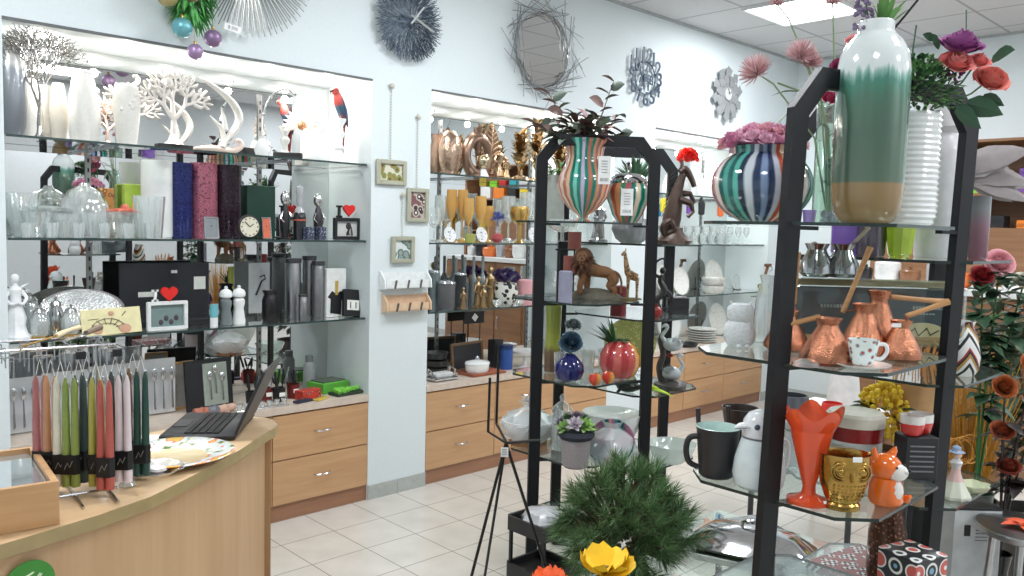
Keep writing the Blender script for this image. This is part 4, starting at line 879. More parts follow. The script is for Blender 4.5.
t = T('bottle_gift_pack', 'black pack with a white bottle picture at the right end of the bottom shelf', 'package', at(351, z, y=.1), 0); b = MB().set((0, 0, 0), (-.15, .1, 0)); b.box((0, 0, 14), (19, 4, 27), .5); c_ = t.part('pack', b, BLACK); b = MB().set((0, -2.2, 0), (-.15, .1, 0)); b.box((1, 0, 12), (14, .4, 10)); t.part('white_panel', b, PAPER, c_); b = MB().set((0, -2.5, 0), (-.15, .1, 0)); b.tube([(-2, 0, 9), (-2, 0, 15)], 1.2, 6, .3); b.box((4, 0, 12), (1, .3, 6)); t.part('bottle_print', b, BLACK, c_)

# ---- worktop of the left alcove
z = .6185
for i in range(4):
    px = [28, 72, 118, 160][i]
    t = T('cutlery_tray', ['leftmost', 'second', 'third', 'rightmost'][i] + ' clear tray of upright steel cutlery on the left worktop', 'cutlery tray', at(px, z, y=.13, k=at(px, z, y=.13).k * 1.75), 0, 'trays of cutlery on the worktop')
    b = MB(); b.box((0, 10, 17), (25, 1, 32)); t.part('back', b, FOIL)
    for j in range(5):
        b = MB(); x = -10 + j * 5; b.tube([(x, 7, 4), (x, 8, 20)], [1.2, .6], 6, .5); b.ball((x, 8, 24), (1.7, .6, 4), 8); t.part('spoon', b, STEEL)
t = T('wooden_pinboard', 'upright wooden framed pinboard left of the boxed spoons', 'board', at(183, z, y=.27), .12); b = MB(); 
for s_ in (-1, 1): b.box((s_ * 10, 0, 24), (2.5, 3, 48), .3)
b.box((0, 0, 46.8), (17.5, 3, 2.5)); b.box((0, 0, 1.3), (17.5, 3, 2.5)); t.part('frame', b, WOOD); b = MB(); b.box((0, .5, 24), (17.5, 1, 43)); t.part('board', b, mat((178, 176, 172), .5))
t = T('boxed_spoon_set', 'black case with three silver spoons on grey satin standing on the worktop', 'cutlery case', at(211, z, y=.18), .12)
b = MB().set((0, 0, 0), (-.12, 0, 0)); b.box((0, 1, 25), (50, 3, 50), .5); t.part('case', b, mat((26, 26, 30), .5)); b = MB().set((0, -1, 0), (-.12, 0, 0)); b.box((6, 0, 25), (26, 1.2, 42)); s2 = t.part('satin', b, mat((150, 158, 148), .5))
for i, (x, zz) in enumerate(((0, 30), (6, 36), (13, 28))):
    b = MB().set((0, -2.6, 0), (-.12, 0, 0)); b.tube([(x, 0, zz - 20), (x, 0, zz)], .9, 6); b.ball((x, 0, zz + 4), (2.8, .8, 4.4), 10); t.part('spoon', b, SILVER, s2)
for i, (px, c, lab) in enumerate([(203, (186, 120, 98), 'copper-coloured rolled napkin in front of the spoon case'), (216, (120, 124, 132), 'grey rolled napkin in front of the spoon case'), (226, (204, 168, 150), 'pale salmon folded napkin beside the grey one')]):
    b = MB(); b.tube([(-9, 0, 4), (9, 0, 4)], 4, 14); b.tube([(-9.2, 0, 4), (9.2, 0, 4)], 2.2, 10); b.box((0, 0, 4), (3, 8.6, 8.6), 1); solo('rolled_napkin', lab, 'napkin', at(px, z, y=.07), b, mat(c, .8), .1 * i, 'rolled napkins on the worktop')
b = MB(); 
for k_ in range(3): b.lathe([(0, k_ * 3), (17, k_ * 3), (15 - k_, k_ * 3 + 2.8), (0, k_ * 3 + 2.8)], seg=20, fn=lambda t_, z_, r: r * (1 + .06 * math.cos(5 * t_ + z_)), sy=.6)
solo('folded_white_cloth', 'pile of crumpled white lace napkins at the right of the black case', 'cloth', at(198 + 0, z + .0, y=.36), b, mat((226, 222, 216), .8), 0)
for i, px in enumerate((252, 266, 279, 293)):
    t = T('cutlery_holder', ['leftmost', 'second', 'third', 'rightmost'][i] + ' red-black holder of black handled knives on the left worktop', 'cutlery holder', at(px, z, y=.14 + .04 * (i % 2)), 0, 'knife holders on the worktop')
    b = MB(); b.lathe(hollow([(5.5, 0), (6.5, 14)]), seg=16); t.part('cup', b, mat((110, 34, 34), .4) if i % 2 else BLACK); rn = random.Random(i)
    for j in range(5):
        a = j * 1.3; x, y_ = 3 * math.cos(a), 3 * math.sin(a); L = rn.uniform(24, 34); b = MB(); lean = rn.uniform(-9, 9); b.tube([(x * .6, y_ * .6, 3), (x + lean * .5, y_, 18)], .6, 5); b.tube([(x + lean * .5, y_, 18), (x + lean, y_, L)], [1.3, 1.0], 6); t.part('knife', b, BLACK if j else STEEL)
    b = MB(); b.box((0, -6.6, 8), (6, .4, 4)); t.part('price_label', b, PAPER)
rn = random.Random(4); t = T('tea_light_rack', 'low silver wire rack of small glasses along the worktop edge', 'rack', at(262, z, y=.045), 0)
for j in range(7): b = MB(); b.lathe(tumbler(3, 6), c=(-24 + j * 8, 0, .8), seg=10); t.part('glass', b, CRYSTAL)
b = MB(); b.tube([(-28, -4, .6), (28, -4, .6), (28, 4, .6), (-28, 4, .6), (-28, -4, .6)], .5, 5); t.part('frame', b, STEEL)
t = T('green_box', 'bright green cardboard box with a grey lid on the worktop corner', 'box', at(328, z, y=.24), .15); b = MB(); b.box((0, 0, 5), (33, 26, 10), .4); t.part('box', b, mat((96, 176, 66), .5)); b = MB(); b.box((0, 0, 10.6), (27, 20, 1)); t.part('lid_panel', b, mat((88, 98, 84), .5))
t = T('green_tray', 'bright green tray of little green packets at the right worktop corner', 'tray', at(346, z, y=.09), .1); b = MB(); b.box((0, 0, 1.5), (32, 16, 3), .4); t.part('tray', b, mat((40, 60, 44), .5))
for j in range(6): b = MB(); b.box((-12 + j * 5, rn.uniform(-3, 3), 5), (4.4, 10, 4.4), .8, rot=(.2, .3 * (j % 2), j * .5)); t.part('packet', b, mat((120, 196, 70), .5))
boxthing('red_box', 'red and silver patterned flat box left of the green tray', 'box', at(308, z, y=.12), (24, 12, 9), spotted((196, 62, 48), [(230, 220, 210), (90, 60, 60)], 60, .35), .2)
boxthing('yellow_packet', 'yellow striped flat packet near the front of the left worktop', 'packet', at(321, z, y=.05), (18, 8, 1.6), bands([(0, (206, 176, 70))], .5, 1), .5)
boxthing('navy_packet', 'navy blue flat packet in front of the red box', 'packet', at(303, z, y=.045), (20, 7, 2.5), mat((44, 46, 66), .5), .2)
t = T('grey_flask', 'slim grey insulated flask standing against the mirror edge', 'flask', at(309, z, y=.33), 0); b = MB(); b.lathe([(0, 0), (6, 0), (6, 24), (4, 28), (0, 28)], seg=16); t.part('body', b, mat((150, 154, 156), .4)); b = MB(); b.lathe([(0, 28), (4, 28), (4, 34), (0, 34)], seg=16); t.part('cap', b, GREY)

z = 1.501
for i, px in enumerate((28, 52, 78, 104, 128, 150)): lath('glass_tumbler', 'small cut glass tumbler in the front row at the left of the middle shelf', 'glassware', at(px, z, y=.048), tumbler(6.5, 15), CRYSTAL, 'small tumblers in the front row', 20, lambda t, z_, r_: r_ * (1 + .04 * math.cos(10 * t)), 0)
boxthing('lime_gift_box', 'lime green gift box behind the glassware of the middle shelf', 'box', at(134, z, y=.40), (20, 8, 52), mat((178, 206, 84), .5), 0)
t = T('crystal_cake_stand', 'wide cut-crystal cake stand with a scalloped rim on the middle shelf', 'cake stand', at(52, z, y=.2), 0); b = MB(); b.lathe([(0, 0), (13, 0), (5, 4), (4, 19), (12, 23), (27, 26), (28, 29), (27, 29), (12, 25), (0, 24)], seg=40, fn=lambda t_, z_, r: r * (1 + (.03 * math.cos(20 * t_) if z_ > 24 else 0))); t.part('stand', b, CRYSTAL)
# ================================================================== MIDDLE ALCOVE, top shelf
z = 1.916
ROSE = mat((188, 160, 140), .25, 1, bump=.6, scale=50); ROSED = mat((150, 124, 108), .3, 1)
lath('bronze_vase', 'dark bronze ribbed vase at the left edge of the middle alcove top shelf', 'vase', at(437, z, y=.3), hollow([(5, 0), (8, 10), (9, 24), (6, 34), (7, 41)]), ROSED, rz=0)
lath('shell_vase', 'flat round rose-gold vase with incised leaf lines', 'vase', at(450, z, y=.14), hollow([(8, 0), (13, 10), (15, 24), (12, 36), (6, 43), (3, 44)]), ROSE, rz=0, sy=.5, fn=lambda t, z_, r: r * (1 + .03 * math.cos(14 * t)))
t = T('ring_sculpture_vase', 'bronze open-ring vase framing a gold glass ball', 'vase', at(477, z, y=.14), 0)
b = MB(); b.tube([(15 * math.cos(a), 0, 21 + 18 * math.sin(a)) for a in [2 * PI * i / 24 for i in range(25)]], [5 + 2 * math.sin(2 * PI * i / 24) ** 2 for i in range(25)], 12, .8); b.lathe([(9, 0), (8, 3), (6, 5)], seg=16); t.part('ring', b, ROSED)
b = MB(); b.lathe(hollow([(4, 36), (3.4, 42), (5, 49)]), seg=14); t.part('neck', b, ROSED); b = MB(); b.ball((3, -5, 16), 7.5, 18); t.part('ball', b, mat((206, 190, 160), .08, 1)); b = MB(); b.lathe([(0, 0), (7, 0), (5, 4), (3, 8), (0, 9)], c=(3, -5, 0), seg=12); t.part('ball_stand', b, WHITE)
t = T('leaf_sculpture', 'upright bronze leaf-shaped filigree sculpture', 'sculpture', at(490, z, y=.22), 0)
b = MB(); b.prism([(-9, 6), (-12, 26), (-8, 44), (0, 56), (8, 44), (12, 26), (8, 6)], -1.5, 1.5); b.box((0, 0, 3), (14, 8, 6), .6); t.part('leaf', b, ROSED); b = MB()
for i in range(9):
    for s_ in (-1, 1): b.tube([(0, -2.2, 8 + i * 5), (s_ * (9 - abs(i - 4)), -2.2, 13 + i * 5)], .7, 5)
b.tube([(0, -2.2, 4), (0, -2.2, 54)], .9, 5); t.part('veins', b, mat((206, 180, 150), .25, 1))
def figure(name, lab, px, h, m, y=.14, w=1.0, seed=0, zz=None, cat='figurine', group=None):
    t = T(name, lab, cat, at(px, zz or z, y=y), .0, group); b = MB(); rn = random.Random(seed)
    b.lathe([(0, 0), (h * .17 * w, 0), (h * .17 * w, h * .04), (h * .12 * w, h * .08), (h * .1 * w, h * .3), (h * .08 * w, h * .5), (h * .12 * w, h * .68), (h * .045, h * .78), (h * .04, h * .82), (0, h * .82)], seg=18, fn=lambda t_, z_, r: r * (1 + .1 * math.cos(5 * t_ + z_ * .3)))
    for s_ in (-1, 1): b.tube([(s_ * h * .1 * w, 0, h * .68), (s_ * h * .17 * w, -h * .03, h * .52), (s_ * h * .05, -h * .11, h * .45)], [h * .04, h * .033, h * .024], 7)
    t.part('body', b, m); b = MB(); b.ball((0, -h * .01, h * .9), (h * .07, h * .07, h * .09), 12); t.part('head', b, m); return t
figure('gold_figurine', 'small bronze kneeling figurine between the leaf and the large gold group', 499, 34, mat((196, 170, 140), .25, 1), w=1.3, seed=1)
figure('gold_figurine', 'smaller gold figurine tucked to the right of the kneeling one', 506, 22, mat((206, 178, 140), .25, 1), y=.1, w=1.4, seed=2)
def flame(lab, px, h, w, y, m, seed):
    t = T('gold_leaf_sculpture', lab, 'sculpture', at(px, z, y=y), 0); rn = random.Random(seed)
    b = MB(); b.lathe([(0, 0), (w * .35, 0), (w * .3, 3), (w * .1, 5), (0, 5)], seg=14); b.tube([(0, 0, 4), (1, 0, h * .4), (0, 0, h * .8)], [2.4, 1.8, 1], 8); t.part('base', b, m); b = MB()
    for i in range(60):
        f_ = rn.random(); zz = h * (.12 + .62 * f_); a = rn.uniform(0, 2 * PI); sp_ = math.sin(PI * (f_ * .8 + .15))
        b.leaf((0, 0, zz), (math.cos(a) * sp_, math.sin(a) * .4, .9), w * rn.uniform(.5, .8), w * .3, .2)
    t.part('leaves', b, m)['kind'] = 'stuff'
flame('bushy gold leaf sculpture left of the taller one', 520, 52, 30, .12, mat((206, 180, 142), .22, 1), 1)
flame('tallest pale gold leaf sculpture, behind the rack arch', 537, 68, 30, .16, mat((214, 190, 156), .22, 1), 2)
flame('gold leaf sculpture at the right of the top shelf behind the big striped vase', 560, 50, 26, .12, mat((200, 168, 124), .25, 1), 3)

# ---- middle shelf of the middle alcove
z = 1.491
AMB = glass((240, 204, 120), 1.6, .05, .5, 'amber_glass')
for i, (px, y, h) in enumerate([(451, .22, 52), (462, .2, 52), (468, .12, 44), (480, .14, 46), (488, .22, 36)]):
    lath('amber_goblet', 'amber glass goblet, %s of the five on the middle shelf' % ['leftmost', 'second from left', 'middle one', 'fourth from left', 'rightmost'][i], 'goblet', at(px, z, y=y), goblet(5.5 if i < 3 else 6, h), AMB, 'amber goblets', rz=0)
for i, (px, y, r, h) in enumerate([(434, .1, 7, 34), (440, .2, 6, 46), (446, .3, 6, 40), (500, .28, 6, 42), (508, .2, 7, 46), (517, .24, 6, 40), (525, .16, 7, 50), (533, .26, 6, 44), (555, .2, 7, 44), (566, .2, 7, 44), (577, .2, 7, 40), (588, .2, 7, 42), (599, .2, 6, 38)]):
    lath('crystal_goblet', 'clear cut-crystal goblet in the row on the middle shelf of the middle alcove', 'goblet', at(px, z, y=y), goblet(r, h), CRYSTAL, 'clear crystal goblets in the middle alcove', 20, rz=0)
for i, (px, lab) in enumerate([(452, 'small white decorated plate stood upright at the left of the middle alcove'), (484, 'small white decorated plate stood upright beside the yellow candle glass'), (536, 'small white decorated plate stood upright beside the rack post')]):
    standing_plate('souvenir_plate', lab, 'plate', at(px, z, y=.07), 8, spotted((226, 228, 228), [(60, 66, 84), (150, 158, 176)], 60, .3, .2), .25, .1, 'upright souvenir plates')
lath('yellow_tealight', 'pale yellow-green glass tealight cup', 'candle holder', at(470, z, y=.06), tumbler(6, 9), glass((206, 210, 120), 2, .05, .5, 'lime_glass'), rz=0)
lath('red_apple_candle', 'round red apple-shaped candle on the middle shelf', 'candle', at(497, z, y=.06), [(0, 0), (3, .3), (5.4, 4), (5, 8), (2, 9.6), (0, 8.6), (0, 11)], mat((170, 70, 74), .4), rz=0)
t = T('blue_thistle_vase', 'slim glass vase with a blue thistle flower', 'vase', at(497, z, y=.16), 0); b = MB(); b.lathe(hollow([(3, 0), (2, 4), (1.6, 16)]), seg=10); t.part('glass', b, CRYSTAL)
b = MB(); rn = random.Random(6); b.tube([(0, 0, 2), (0, 0, 24)], .5, 5)
for i in range(70): a, e_ = rn.uniform(0, 2 * PI), rn.uniform(-.4, 1.4); b.tube([(0, 0, 24), (8 * math.cos(a) * math.cos(e_), 8 * math.sin(a) * math.cos(e_), 24 + 7 * math.sin(e_))], .35, 3)
t.part('thistle', b, mat((82, 92, 158), .7))
lath('gold_rim_bowl', 'crystal pedestal bowl with a gold leaf pattern', 'bowl', at(519, z, y=.1), [(0, 0), (6, 0), (2, 3), (2, 18), (8, 22), (10, 30), (9, 36), (8.4, 36), (9, 30), (0, 23)], mat((206, 168, 96), .2, .8), rz=0)
# ---- bottom shelf of the middle alcove
z = 1.066
for i, (px, y, h, w, c, nm, lab) in enumerate([(434, .2, 36, 10, (112, 124, 126), 'grey_candle_jar', 'grey candle jar at the left of the bottom shelf in the middle alcove'), (446, .12, 26, 18, (96, 96, 98), 'grey_candle_jar', 'wide dark grey glass candle holder beside the gold figures'), (460, .3, 30, 12, (64, 66, 70), 'black_lantern', 'tall black candle lantern behind the grey holder')]):
    t = T(nm, lab, 'candle holder', at(px, z, y=y), 0); b = MB(); b.lathe(hollow([(w * .4, 0), (w / 2, 3), (w / 2, h)]), seg=22); t.part('jar', b, mat(c, .2)); b = MB(); b.lathe([(0, h), (w * .54, h), (w * .5, h + 2), (0, h + 3)], seg=22); t.part('lid', b, STEEL)
for i, (px, h, y) in enumerate([(463, 22, .08), (478, 32, .1), (490, 40, .14), (483, 24, .06)]):
    figure('brass_figurine', ['small brass figurine right of the dark grey holder', 'medium brass figurine in the middle of the bottom shelf', 'tallest brass figurine in front of the patterned bowl', 'short brass figurine standing nearest the shelf edge'][i], px, h, mat((166, 140, 104), .3, .9), y, 1.1, i, z)
for i in range(4): lath('storage_jar', 'tall clear glass storage jar with a grey stopper behind the brass figures', 'jar', at(455 + i * 9, z, y=.34), [(0, 0), (4, 0), (4.4, 20), (3, 26), (1.4, 30), (1.6, 46), (0, 47)], mat((140, 146, 150), .15, .5), 'glass storage jars behind the brass figures', rz=0)
t = T('lavender_bunch', 'bunch of dark purple artificial flowers in front of the mirror', 'flowers', at(504, z, y=.28), 0); b = MB(); b.lathe(hollow([(7, 0), (9, 14)]), seg=16); t.part('pot', b, GREY); flowers(t, 18, 15, (0, 0, 22), mat((74, 58, 108), .8), 4.6, 7, 'blossom', 10, .7)
lath('zebra_bowl', 'round candle bowl in black and white animal pattern', 'bowl', at(505, z, y=.1), hollow([(8, 0), (12, 5), (13, 14), (11, 23)]), spotted((206, 206, 200), [(24, 24, 26), (30, 30, 30)], 30, .42, .3), rz=0)
lath('pink_pillar_candle', 'pale pink pillar candle beside the rack post', 'candle', at(525, z, y=.1), [(0, 0), (7.5, 0), (7.5, 24), (6, 25), (0, 24)], mat((206, 152, 158), .5), rz=0)
for i in range(5): lath('glass_trinket_bowl', 'low cut glass trinket bowl in the row along the front edge', 'bowl', at(497 + i * 11 + (30 if i > 2 else 0), z, y=.055), bowlp(6, 7), CRYSTAL, 'low trinket bowls along the front edge', rz=0)
# ---- worktop of the middle alcove
z = .6185
t = T('silver_tray', 'silver serving tray with a folded cloth and curved handles on the middle worktop', 'tray', at(441, z, y=.11), 0); b = MB(); b.box((0, 0, 2), (30, 20, 3), .8); t.part('tray', b, SILVER); b = MB(); b.box((0, 0, 5.5), (22, 13, 4), 1); t.part('cloth', b, mat((196, 196, 196), .8))
for s_ in (-1, 1): b = MB(); b.tube([(s_ * 13, -5, 3), (s_ * 15, -4, 10), (s_ * 14, 3, 12), (s_ * 13, 5, 3)], .8, 6); t.part('handle', b, SILVER)
for j in range(3): lath('stacked_black_pan', 'black pan in the pile at the left of the middle worktop, %s' % ['bottom', 'middle', 'top'][j], 'pan', Spot(at(436, z, y=.31).p + V((0, 0, j * .05)), at(436, z, y=.31).k), hollow([(10, 0), (12, 6)]), mat((70, 72, 74), .3, .5), 'pile of black pans', rz=0)
t = T('framed_blackboard', 'long dark board in a brown wooden frame leaning against the mirror', 'board', at(468, z, y=.27), .12)
b = MB().set((0, 0, 0), (-.1, 0, 0))
for s_ in (-1, 1): b.box((s_ * 22, 0, 14), (2.5, 2.5, 28), .3)
b.box((0, 0, 27), (42, 2.5, 2.5)); b.box((0, 0, 1.3), (42, 2.5, 2.5)); t.part('frame', b, mat((120, 92, 68), .5)); b = MB().set((0, .6, 0), (-.1, 0, 0)); b.box((0, 0, 14), (42, .8, 23)); t.part('board', b, mat((46, 46, 50), .5))
t = T('white_casserole', 'oval white porcelain casserole with a glass knobbed lid on a terracotta board', 'casserole', Spot(at(477, z, y=.12).p + V((0, 0, .012)), at(477, z, y=.12).k), 0); b = MB(); b.lathe(hollow([(11, 0), (13, 3), (13.5, 9)]), seg=32, sy=.8); t.part('dish', b, GLAZE); b = MB(); b.lathe([(0, 9.2), (14, 9.2), (13, 11), (6, 12.4), (0, 12.6)], seg=32, sy=.8); t.part('lid', b, GLAZE); b = MB(); b.ball((0, 0, 14.4), (2.4, 2.4, 2.6), 10); t.part('knob', b, CRYSTAL)
boxthing('terracotta_board', 'flat terracotta-red serving board under the white casserole', 'board', at(482, z, y=.12), (44, 24, 2.6), mat((150, 84, 60), .6), 0)
t = T('blue_tin', 'blue tin canister beside the dark box', 'tin', at(506, z, y=.16), 0); b = MB(); b.lathe([(0, 0), (6.5, 0), (6.5, 20), (0, 20)], seg=24); t.part('body', b, mat((44, 82, 150), .3)); b = MB(); b.lathe([(0, 20), (6.9, 20), (6.9, 24), (0, 24)], seg=24); t.part('lid', b, mat((30, 52, 96), .3))
boxthing('dark_box', 'black upright box left of the blue tin', 'box', at(495, z, y=.25), (12, 10, 28), mat((34, 34, 38), .5), .1)
lath('cake_stand', 'white cake stand with a wide plate beside the blue tin', 'cake stand', at(525, z, y=.13), [(0, 0), (8, 0), (2, 2), (2, 11), (14, 14), (17, 17), (16, 17), (0, 14)], GLAZE, rz=0)
t = T('black_sign_box', 'small black sign with a white diamond label on the shelf rail', 'sign', Spot(at(474, .93, y=.36).p, at(474, .93, y=.36).k), 0); b = MB(); b.box((0, 0, 5), (26, 2, 12), .3); t.part('panel', b, BLACK); b = MB(); b.box((0, -1.4, 5), (6, .4, 6), rot=(0, .7, 0)); t.part('label', b, PAPER)
b = MB(); b.tube([(-8, 0, -1), (-8, 1, -86)], .5, 4); b.tube([(8, 0, -1), (8, 1, -86)], .5, 4); t.part('leg', b, BLACK)
for i, (px, y, r, h, m) in enumerate([(560, .15, 14, 8, GLAZE), (590, .15, 12, 10, CRYSTAL)]): lath('serving_bowl', ['white serving bowl on the middle worktop behind the rack', 'glass serving bowl at the right end of the middle worktop'][i], 'bowl', at(px, z, y=y), bowlp(r, h), m, rz=0)
# bottom/middle shelf right part seen through the rack
z = 1.066
for i, px in enumerate((556, 572, 588, 600)): lath('glass_candle_holder', 'clear glass candle holder at the right of the bottom shelf, behind the lion', 'candle holder', at(px, z, y=.2), goblet(6, 30), CRYSTAL, 'glass candle holders behind the lion', 18, rz=0)
# ================================================================== FAR ALCOVE
z = 1.901
for i, px in enumerate((668, 700, 712)): lath('white_porcelain_vase', 'small white porcelain vase on the far alcove top shelf, %s of three' % ['left', 'middle', 'right'][i], 'vase', at(px, z, y=.2), hollow([(3, 0), (5, 6), (5, 14), (2, 20), (3, 24)]), GLAZE, 'white vases on the far top shelf', rz=0)
for i, (px, c, nm) in enumerate([(690, (120, 70, 160), 'purple'), (702, (40, 40, 44), 'black'), (721, (226, 110, 54), 'orange'), (732, (66, 150, 200), 'blue'), (664, (226, 206, 50), 'yellow')]):
    b = MB(); b.prism([(-4.4, -13), (-5, -2), (-3, 0), (3, 0), (5, -2), (4.4, -13), (0, -14)], -.8, .8); b.tube([(0, 0, 0), (0, 0, 3.2)], .4, 4)
    s_ = at(px, z - .018, y=.05); solo('hanging_cloth', 'small folded %s cloth hanging under the far top shelf' % nm, 'cloth', Spot(s_.p - V((0, 0, 3 * s_.k)), s_.k), b, mat(c, .8), 0, 'coloured cloths under the far top shelf')
z = 1.491; rn = random.Random(31)
for i in range(22): lath('wine_glass', 'clear wine glass in the rows on the far alcove middle shelf', 'glass', at(664 + (i % 11) * 8.2, z, y=.08 + .2 * (i // 11)), goblet(3.2, 17), CRYSTAL, 'wine glasses on the far middle shelf', 14, rz=0)
for i in range(10): lath('shot_glass', 'small clear tumbler in the back row of the far alcove middle shelf', 'glass', at(668 + i * 8.6, z, y=.38), tumbler(3.2, 10), CRYSTAL, 'tumblers in the far back row', 14, rz=0)
z = 1.051
DEC = spotted((230, 230, 226), [(70, 60, 60), (190, 150, 120)], 70, .22, .2)
for i, (px, r, y) in enumerate([(668, 15, .3), (684, 14, .12), (718, 15, .3), (738, 8, .25)]): standing_plate('china_plate', ['large white china plate upright at the left of the far alcove', 'scalloped white china plate upright with leaf pattern', 'white china plate upright behind the stacked tureens', 'small glass plate upright at the right'][i], 'plate', at(px, z, y=y), r, DEC if i != 3 else CRYSTAL, .2, 0, 'upright china plates in the far alcove', rim=mat((206, 206, 200), .3))
t = T('stacked_tureens', 'two stacked white soup bowls with a dotted rim and a handle', 'tureen', at(713, z, y=.13), 0)
for j in range(2): b = MB(); b.lathe(hollow([(8, j * 8 + .2), (11, j * 8 + 3), (12, j * 8 + 7.6)]), seg=24); t.part('bowl', b, DEC)
b = MB(); b.tube([(11, -3, 4), (15, -3, 8), (14, -3, 14), (11.4, -3, 14)], .9, 6); t.part('handle', b, DEC)
z = .6185
for i, (px, r, y) in enumerate([(674, 20, .25), (722, 16, .28)]): standing_plate('large_platter', ['large white square-ish platter upright on the far worktop', 'round patterned platter upright behind the white owl'][i], 'platter', at(px, z, y=y), r, GLAZE if i == 0 else DEC, .2, 0, 'platters on the far worktop', rim=mat((200, 204, 204), .3))
for i in range(6): lath('stacked_plate', 'plate in the pile on the far worktop, %s from the bottom' % ['first', 'second', 'third', 'fourth', 'fifth', 'sixth'][i], 'plate', Spot(at(702, z, y=.14).p + V((0, 0, i * .021)), at(702, z, y=.14).k), platep(14), DEC, 'pile of plates on the far worktop', rz=0)
lath('black_frying_pan', 'black shallow pan standing at the left of the far worktop', 'pan', at(684, z, y=.08), hollow([(12, 0), (14, 3)]), BLACK, rz=0)
# small wall shelf with a green mug right of the far alcove
t = T('wooden_key_shelf', 'small brown wooden wall hook board at the right edge of the far alcove', 'hook board', Spot(at(768, 1.30, y=-.02).p, at(768, 1.30, y=0).k), 0); b = MB(); b.box((0, 0, 0), (10, 3, 3), .4); b.box((-4, -1, -5), (2, 2, 8), rot=(0, .5, 0)); t.part('board', b, BROWN); b = MB(); b.tube([(2, -2, 0), (2, -4, -4), (2, -2, -6)], .5, 5); t.part('hook', b, STEEL)
t = T('green_mug', 'small white mug with green square pattern on a wall bracket right of the far alcove', 'mug', Spot(at(763, 1.015, y=-.06).p, at(763, 1.015, y=-.06).k), 0); b = MB(); b.lathe(tumbler(6, 12), seg=20); t.part('cup', b, spotted((210, 214, 170), [(96, 128, 50), (70, 86, 40)], 30, .4)); b = MB(); b.tube([(6, 0, 9), (9, 0, 8), (9, 0, 4), (6, 0, 3)], .8, 6); t.part('handle', b, WHITE); b = MB(); b.box((0, 3, -.7), (16, 12, 1)); t.part('bracket', b, STEEL)
# ================================================================== END OF THE SHOP, right side
DARKW = wood((146, 106, 74), (118, 82, 54), .5, 1.5, 0, 'brown_wood')
t = T('wall_display_unit', 'wooden display unit with coloured gift boxes against the end wall', 'display unit', Spot((5.28, -2.45, 0), 1.0), -PI / 2)
for s_ in (-1, 1): b = MB(); W(s_ * .9 - .02, s_ * .9 + .02, -.25, .25, 0, 2.38, b); t.part('side_panel', b, DARKW)
b = MB(); W(-.88, .88, .22, .25, .0, 2.38, b); t.part('back_panel', b, DARKW)
DUZ = [.3, .75, 1.15, 1.55, 1.95]
for zz in DUZ + [2.36]: b = MB(); W(-.88, .88, -.24, .22, zz - .02, zz, b); t.part('shelf', b, DARKW)
rn = random.Random(14); cols = [('yellow', (236, 206, 40)), ('red', (206, 44, 44)), ('black', (34, 34, 38)), ('lime green', (132, 206, 46)), ('orange', (232, 130, 40)), ('gold speckled', (176, 156, 60)), ('white', (228, 228, 226)), ('purple', (110, 70, 150)), ('turquoise', (60, 170, 180))]
used_l = set()
for li, zz in enumerate(DUZ):
    y = -2.45 + .78
    k_ = 0
    while y > -2.45 - .7:
        w = rn.uniform(.11, .2); h = rn.uniform(.16, .26); c = cols[(k_ * 2 + li * 3) % len(cols)]; k_ += 1
        b = MB(); b.box((0, 0, h / 2), (w, .16, h), .004)
        b.m(1).box((0, 0, h * .82), (w + .004, .164, h * .12)).m(0)
        solo('gift_box', '%s gift box, %s from the left on the %s shelf of the wall unit' % (c[0], ['last', 'first', 'second', 'third', 'fourth', 'fifth', 'sixth', 'seventh', 'eighth', 'ninth'][k_], ['lowest', 'second', 'third', 'fourth', 'top'][li]), 'box', Spot((5.20, y - w / 2, zz + .001), 1.0), b, [mat(c[1], .5), mat([v * .8 for v in c[1]], .4)], -PI / 2, 'gift boxes in the wooden display unit'); y -= w + rn.uniform(.03, .09)
t = T('wooden_counter_cabinet', 'wooden cabinet with a white top and a back board behind the nearest rack', 'cabinet', Spot((4.3, -1.75, 0), 1.0), -PI / 2)
b = MB(); W(-.55, .7, -.3, .3, .0, 1.22, b); t.part('body', b, DARKW); b = MB(); W(-.58, .74, -.33, .33, 1.22, 1.26, b); t.part('top', b, WHITE); b = MB(); W(-.55, .7, .28, .31, 1.26, 1.68, b); t.part('back_board', b, DARKW)
for i in range(3):
    b = MB(); W(-.54 + i * .415, -.54 + i * .415 + .40, -.32, -.301, .08, 1.2, b); d_ = t.part('door', b, DARKW); b = MB(); b.tube([(-.2 + i * .415, -.32, .5), (-.2 + i * .415, -.345, .52), (-.2 + i * .415, -.345, .62), (-.2 + i * .415, -.32, .64)], .006, 6); t.part('handle', b, STEEL, d_)
rn = random.Random(77)
KC = [('white enamel', (228, 228, 226)), ('black', (36, 36, 40)), ('orange', (226, 120, 60)), ('steel', (170, 172, 176)), ('brown', (140, 96, 66))]
for i in range(7):
    nm, c = KC[i % 5]; y = -2.28 + i * .16; r = .05 + .02 * (i % 3); h = .09 + .05 * (i % 2)
    t = T('cooking_pot', '%s pot standing %s on the white-topped low cabinet' % (nm, ['nearest the front', 'second', 'third', 'in the middle', 'fifth', 'sixth', 'furthest back'][i]), 'pot', Spot((4.22, y, 1.261), 1.0), -PI / 2, 'pots on the white-topped cabinet')
    b = MB(); b.lathe([(0, 0), (r * .8, 0), (r, h * .3), (r, h), (r * .95, h), (r * .95, h * .35), (0, .01)], seg=24); t.part('body', b, mat(c, .25)); b = MB(); b.lathe([(0, h), (r * 1.03, h), (r * .9, h + .012), (.012, h + .02), (.014, h + .035), (0, h + .038)], seg=24); t.part('lid', b, mat([v * .9 for v in c], .25))
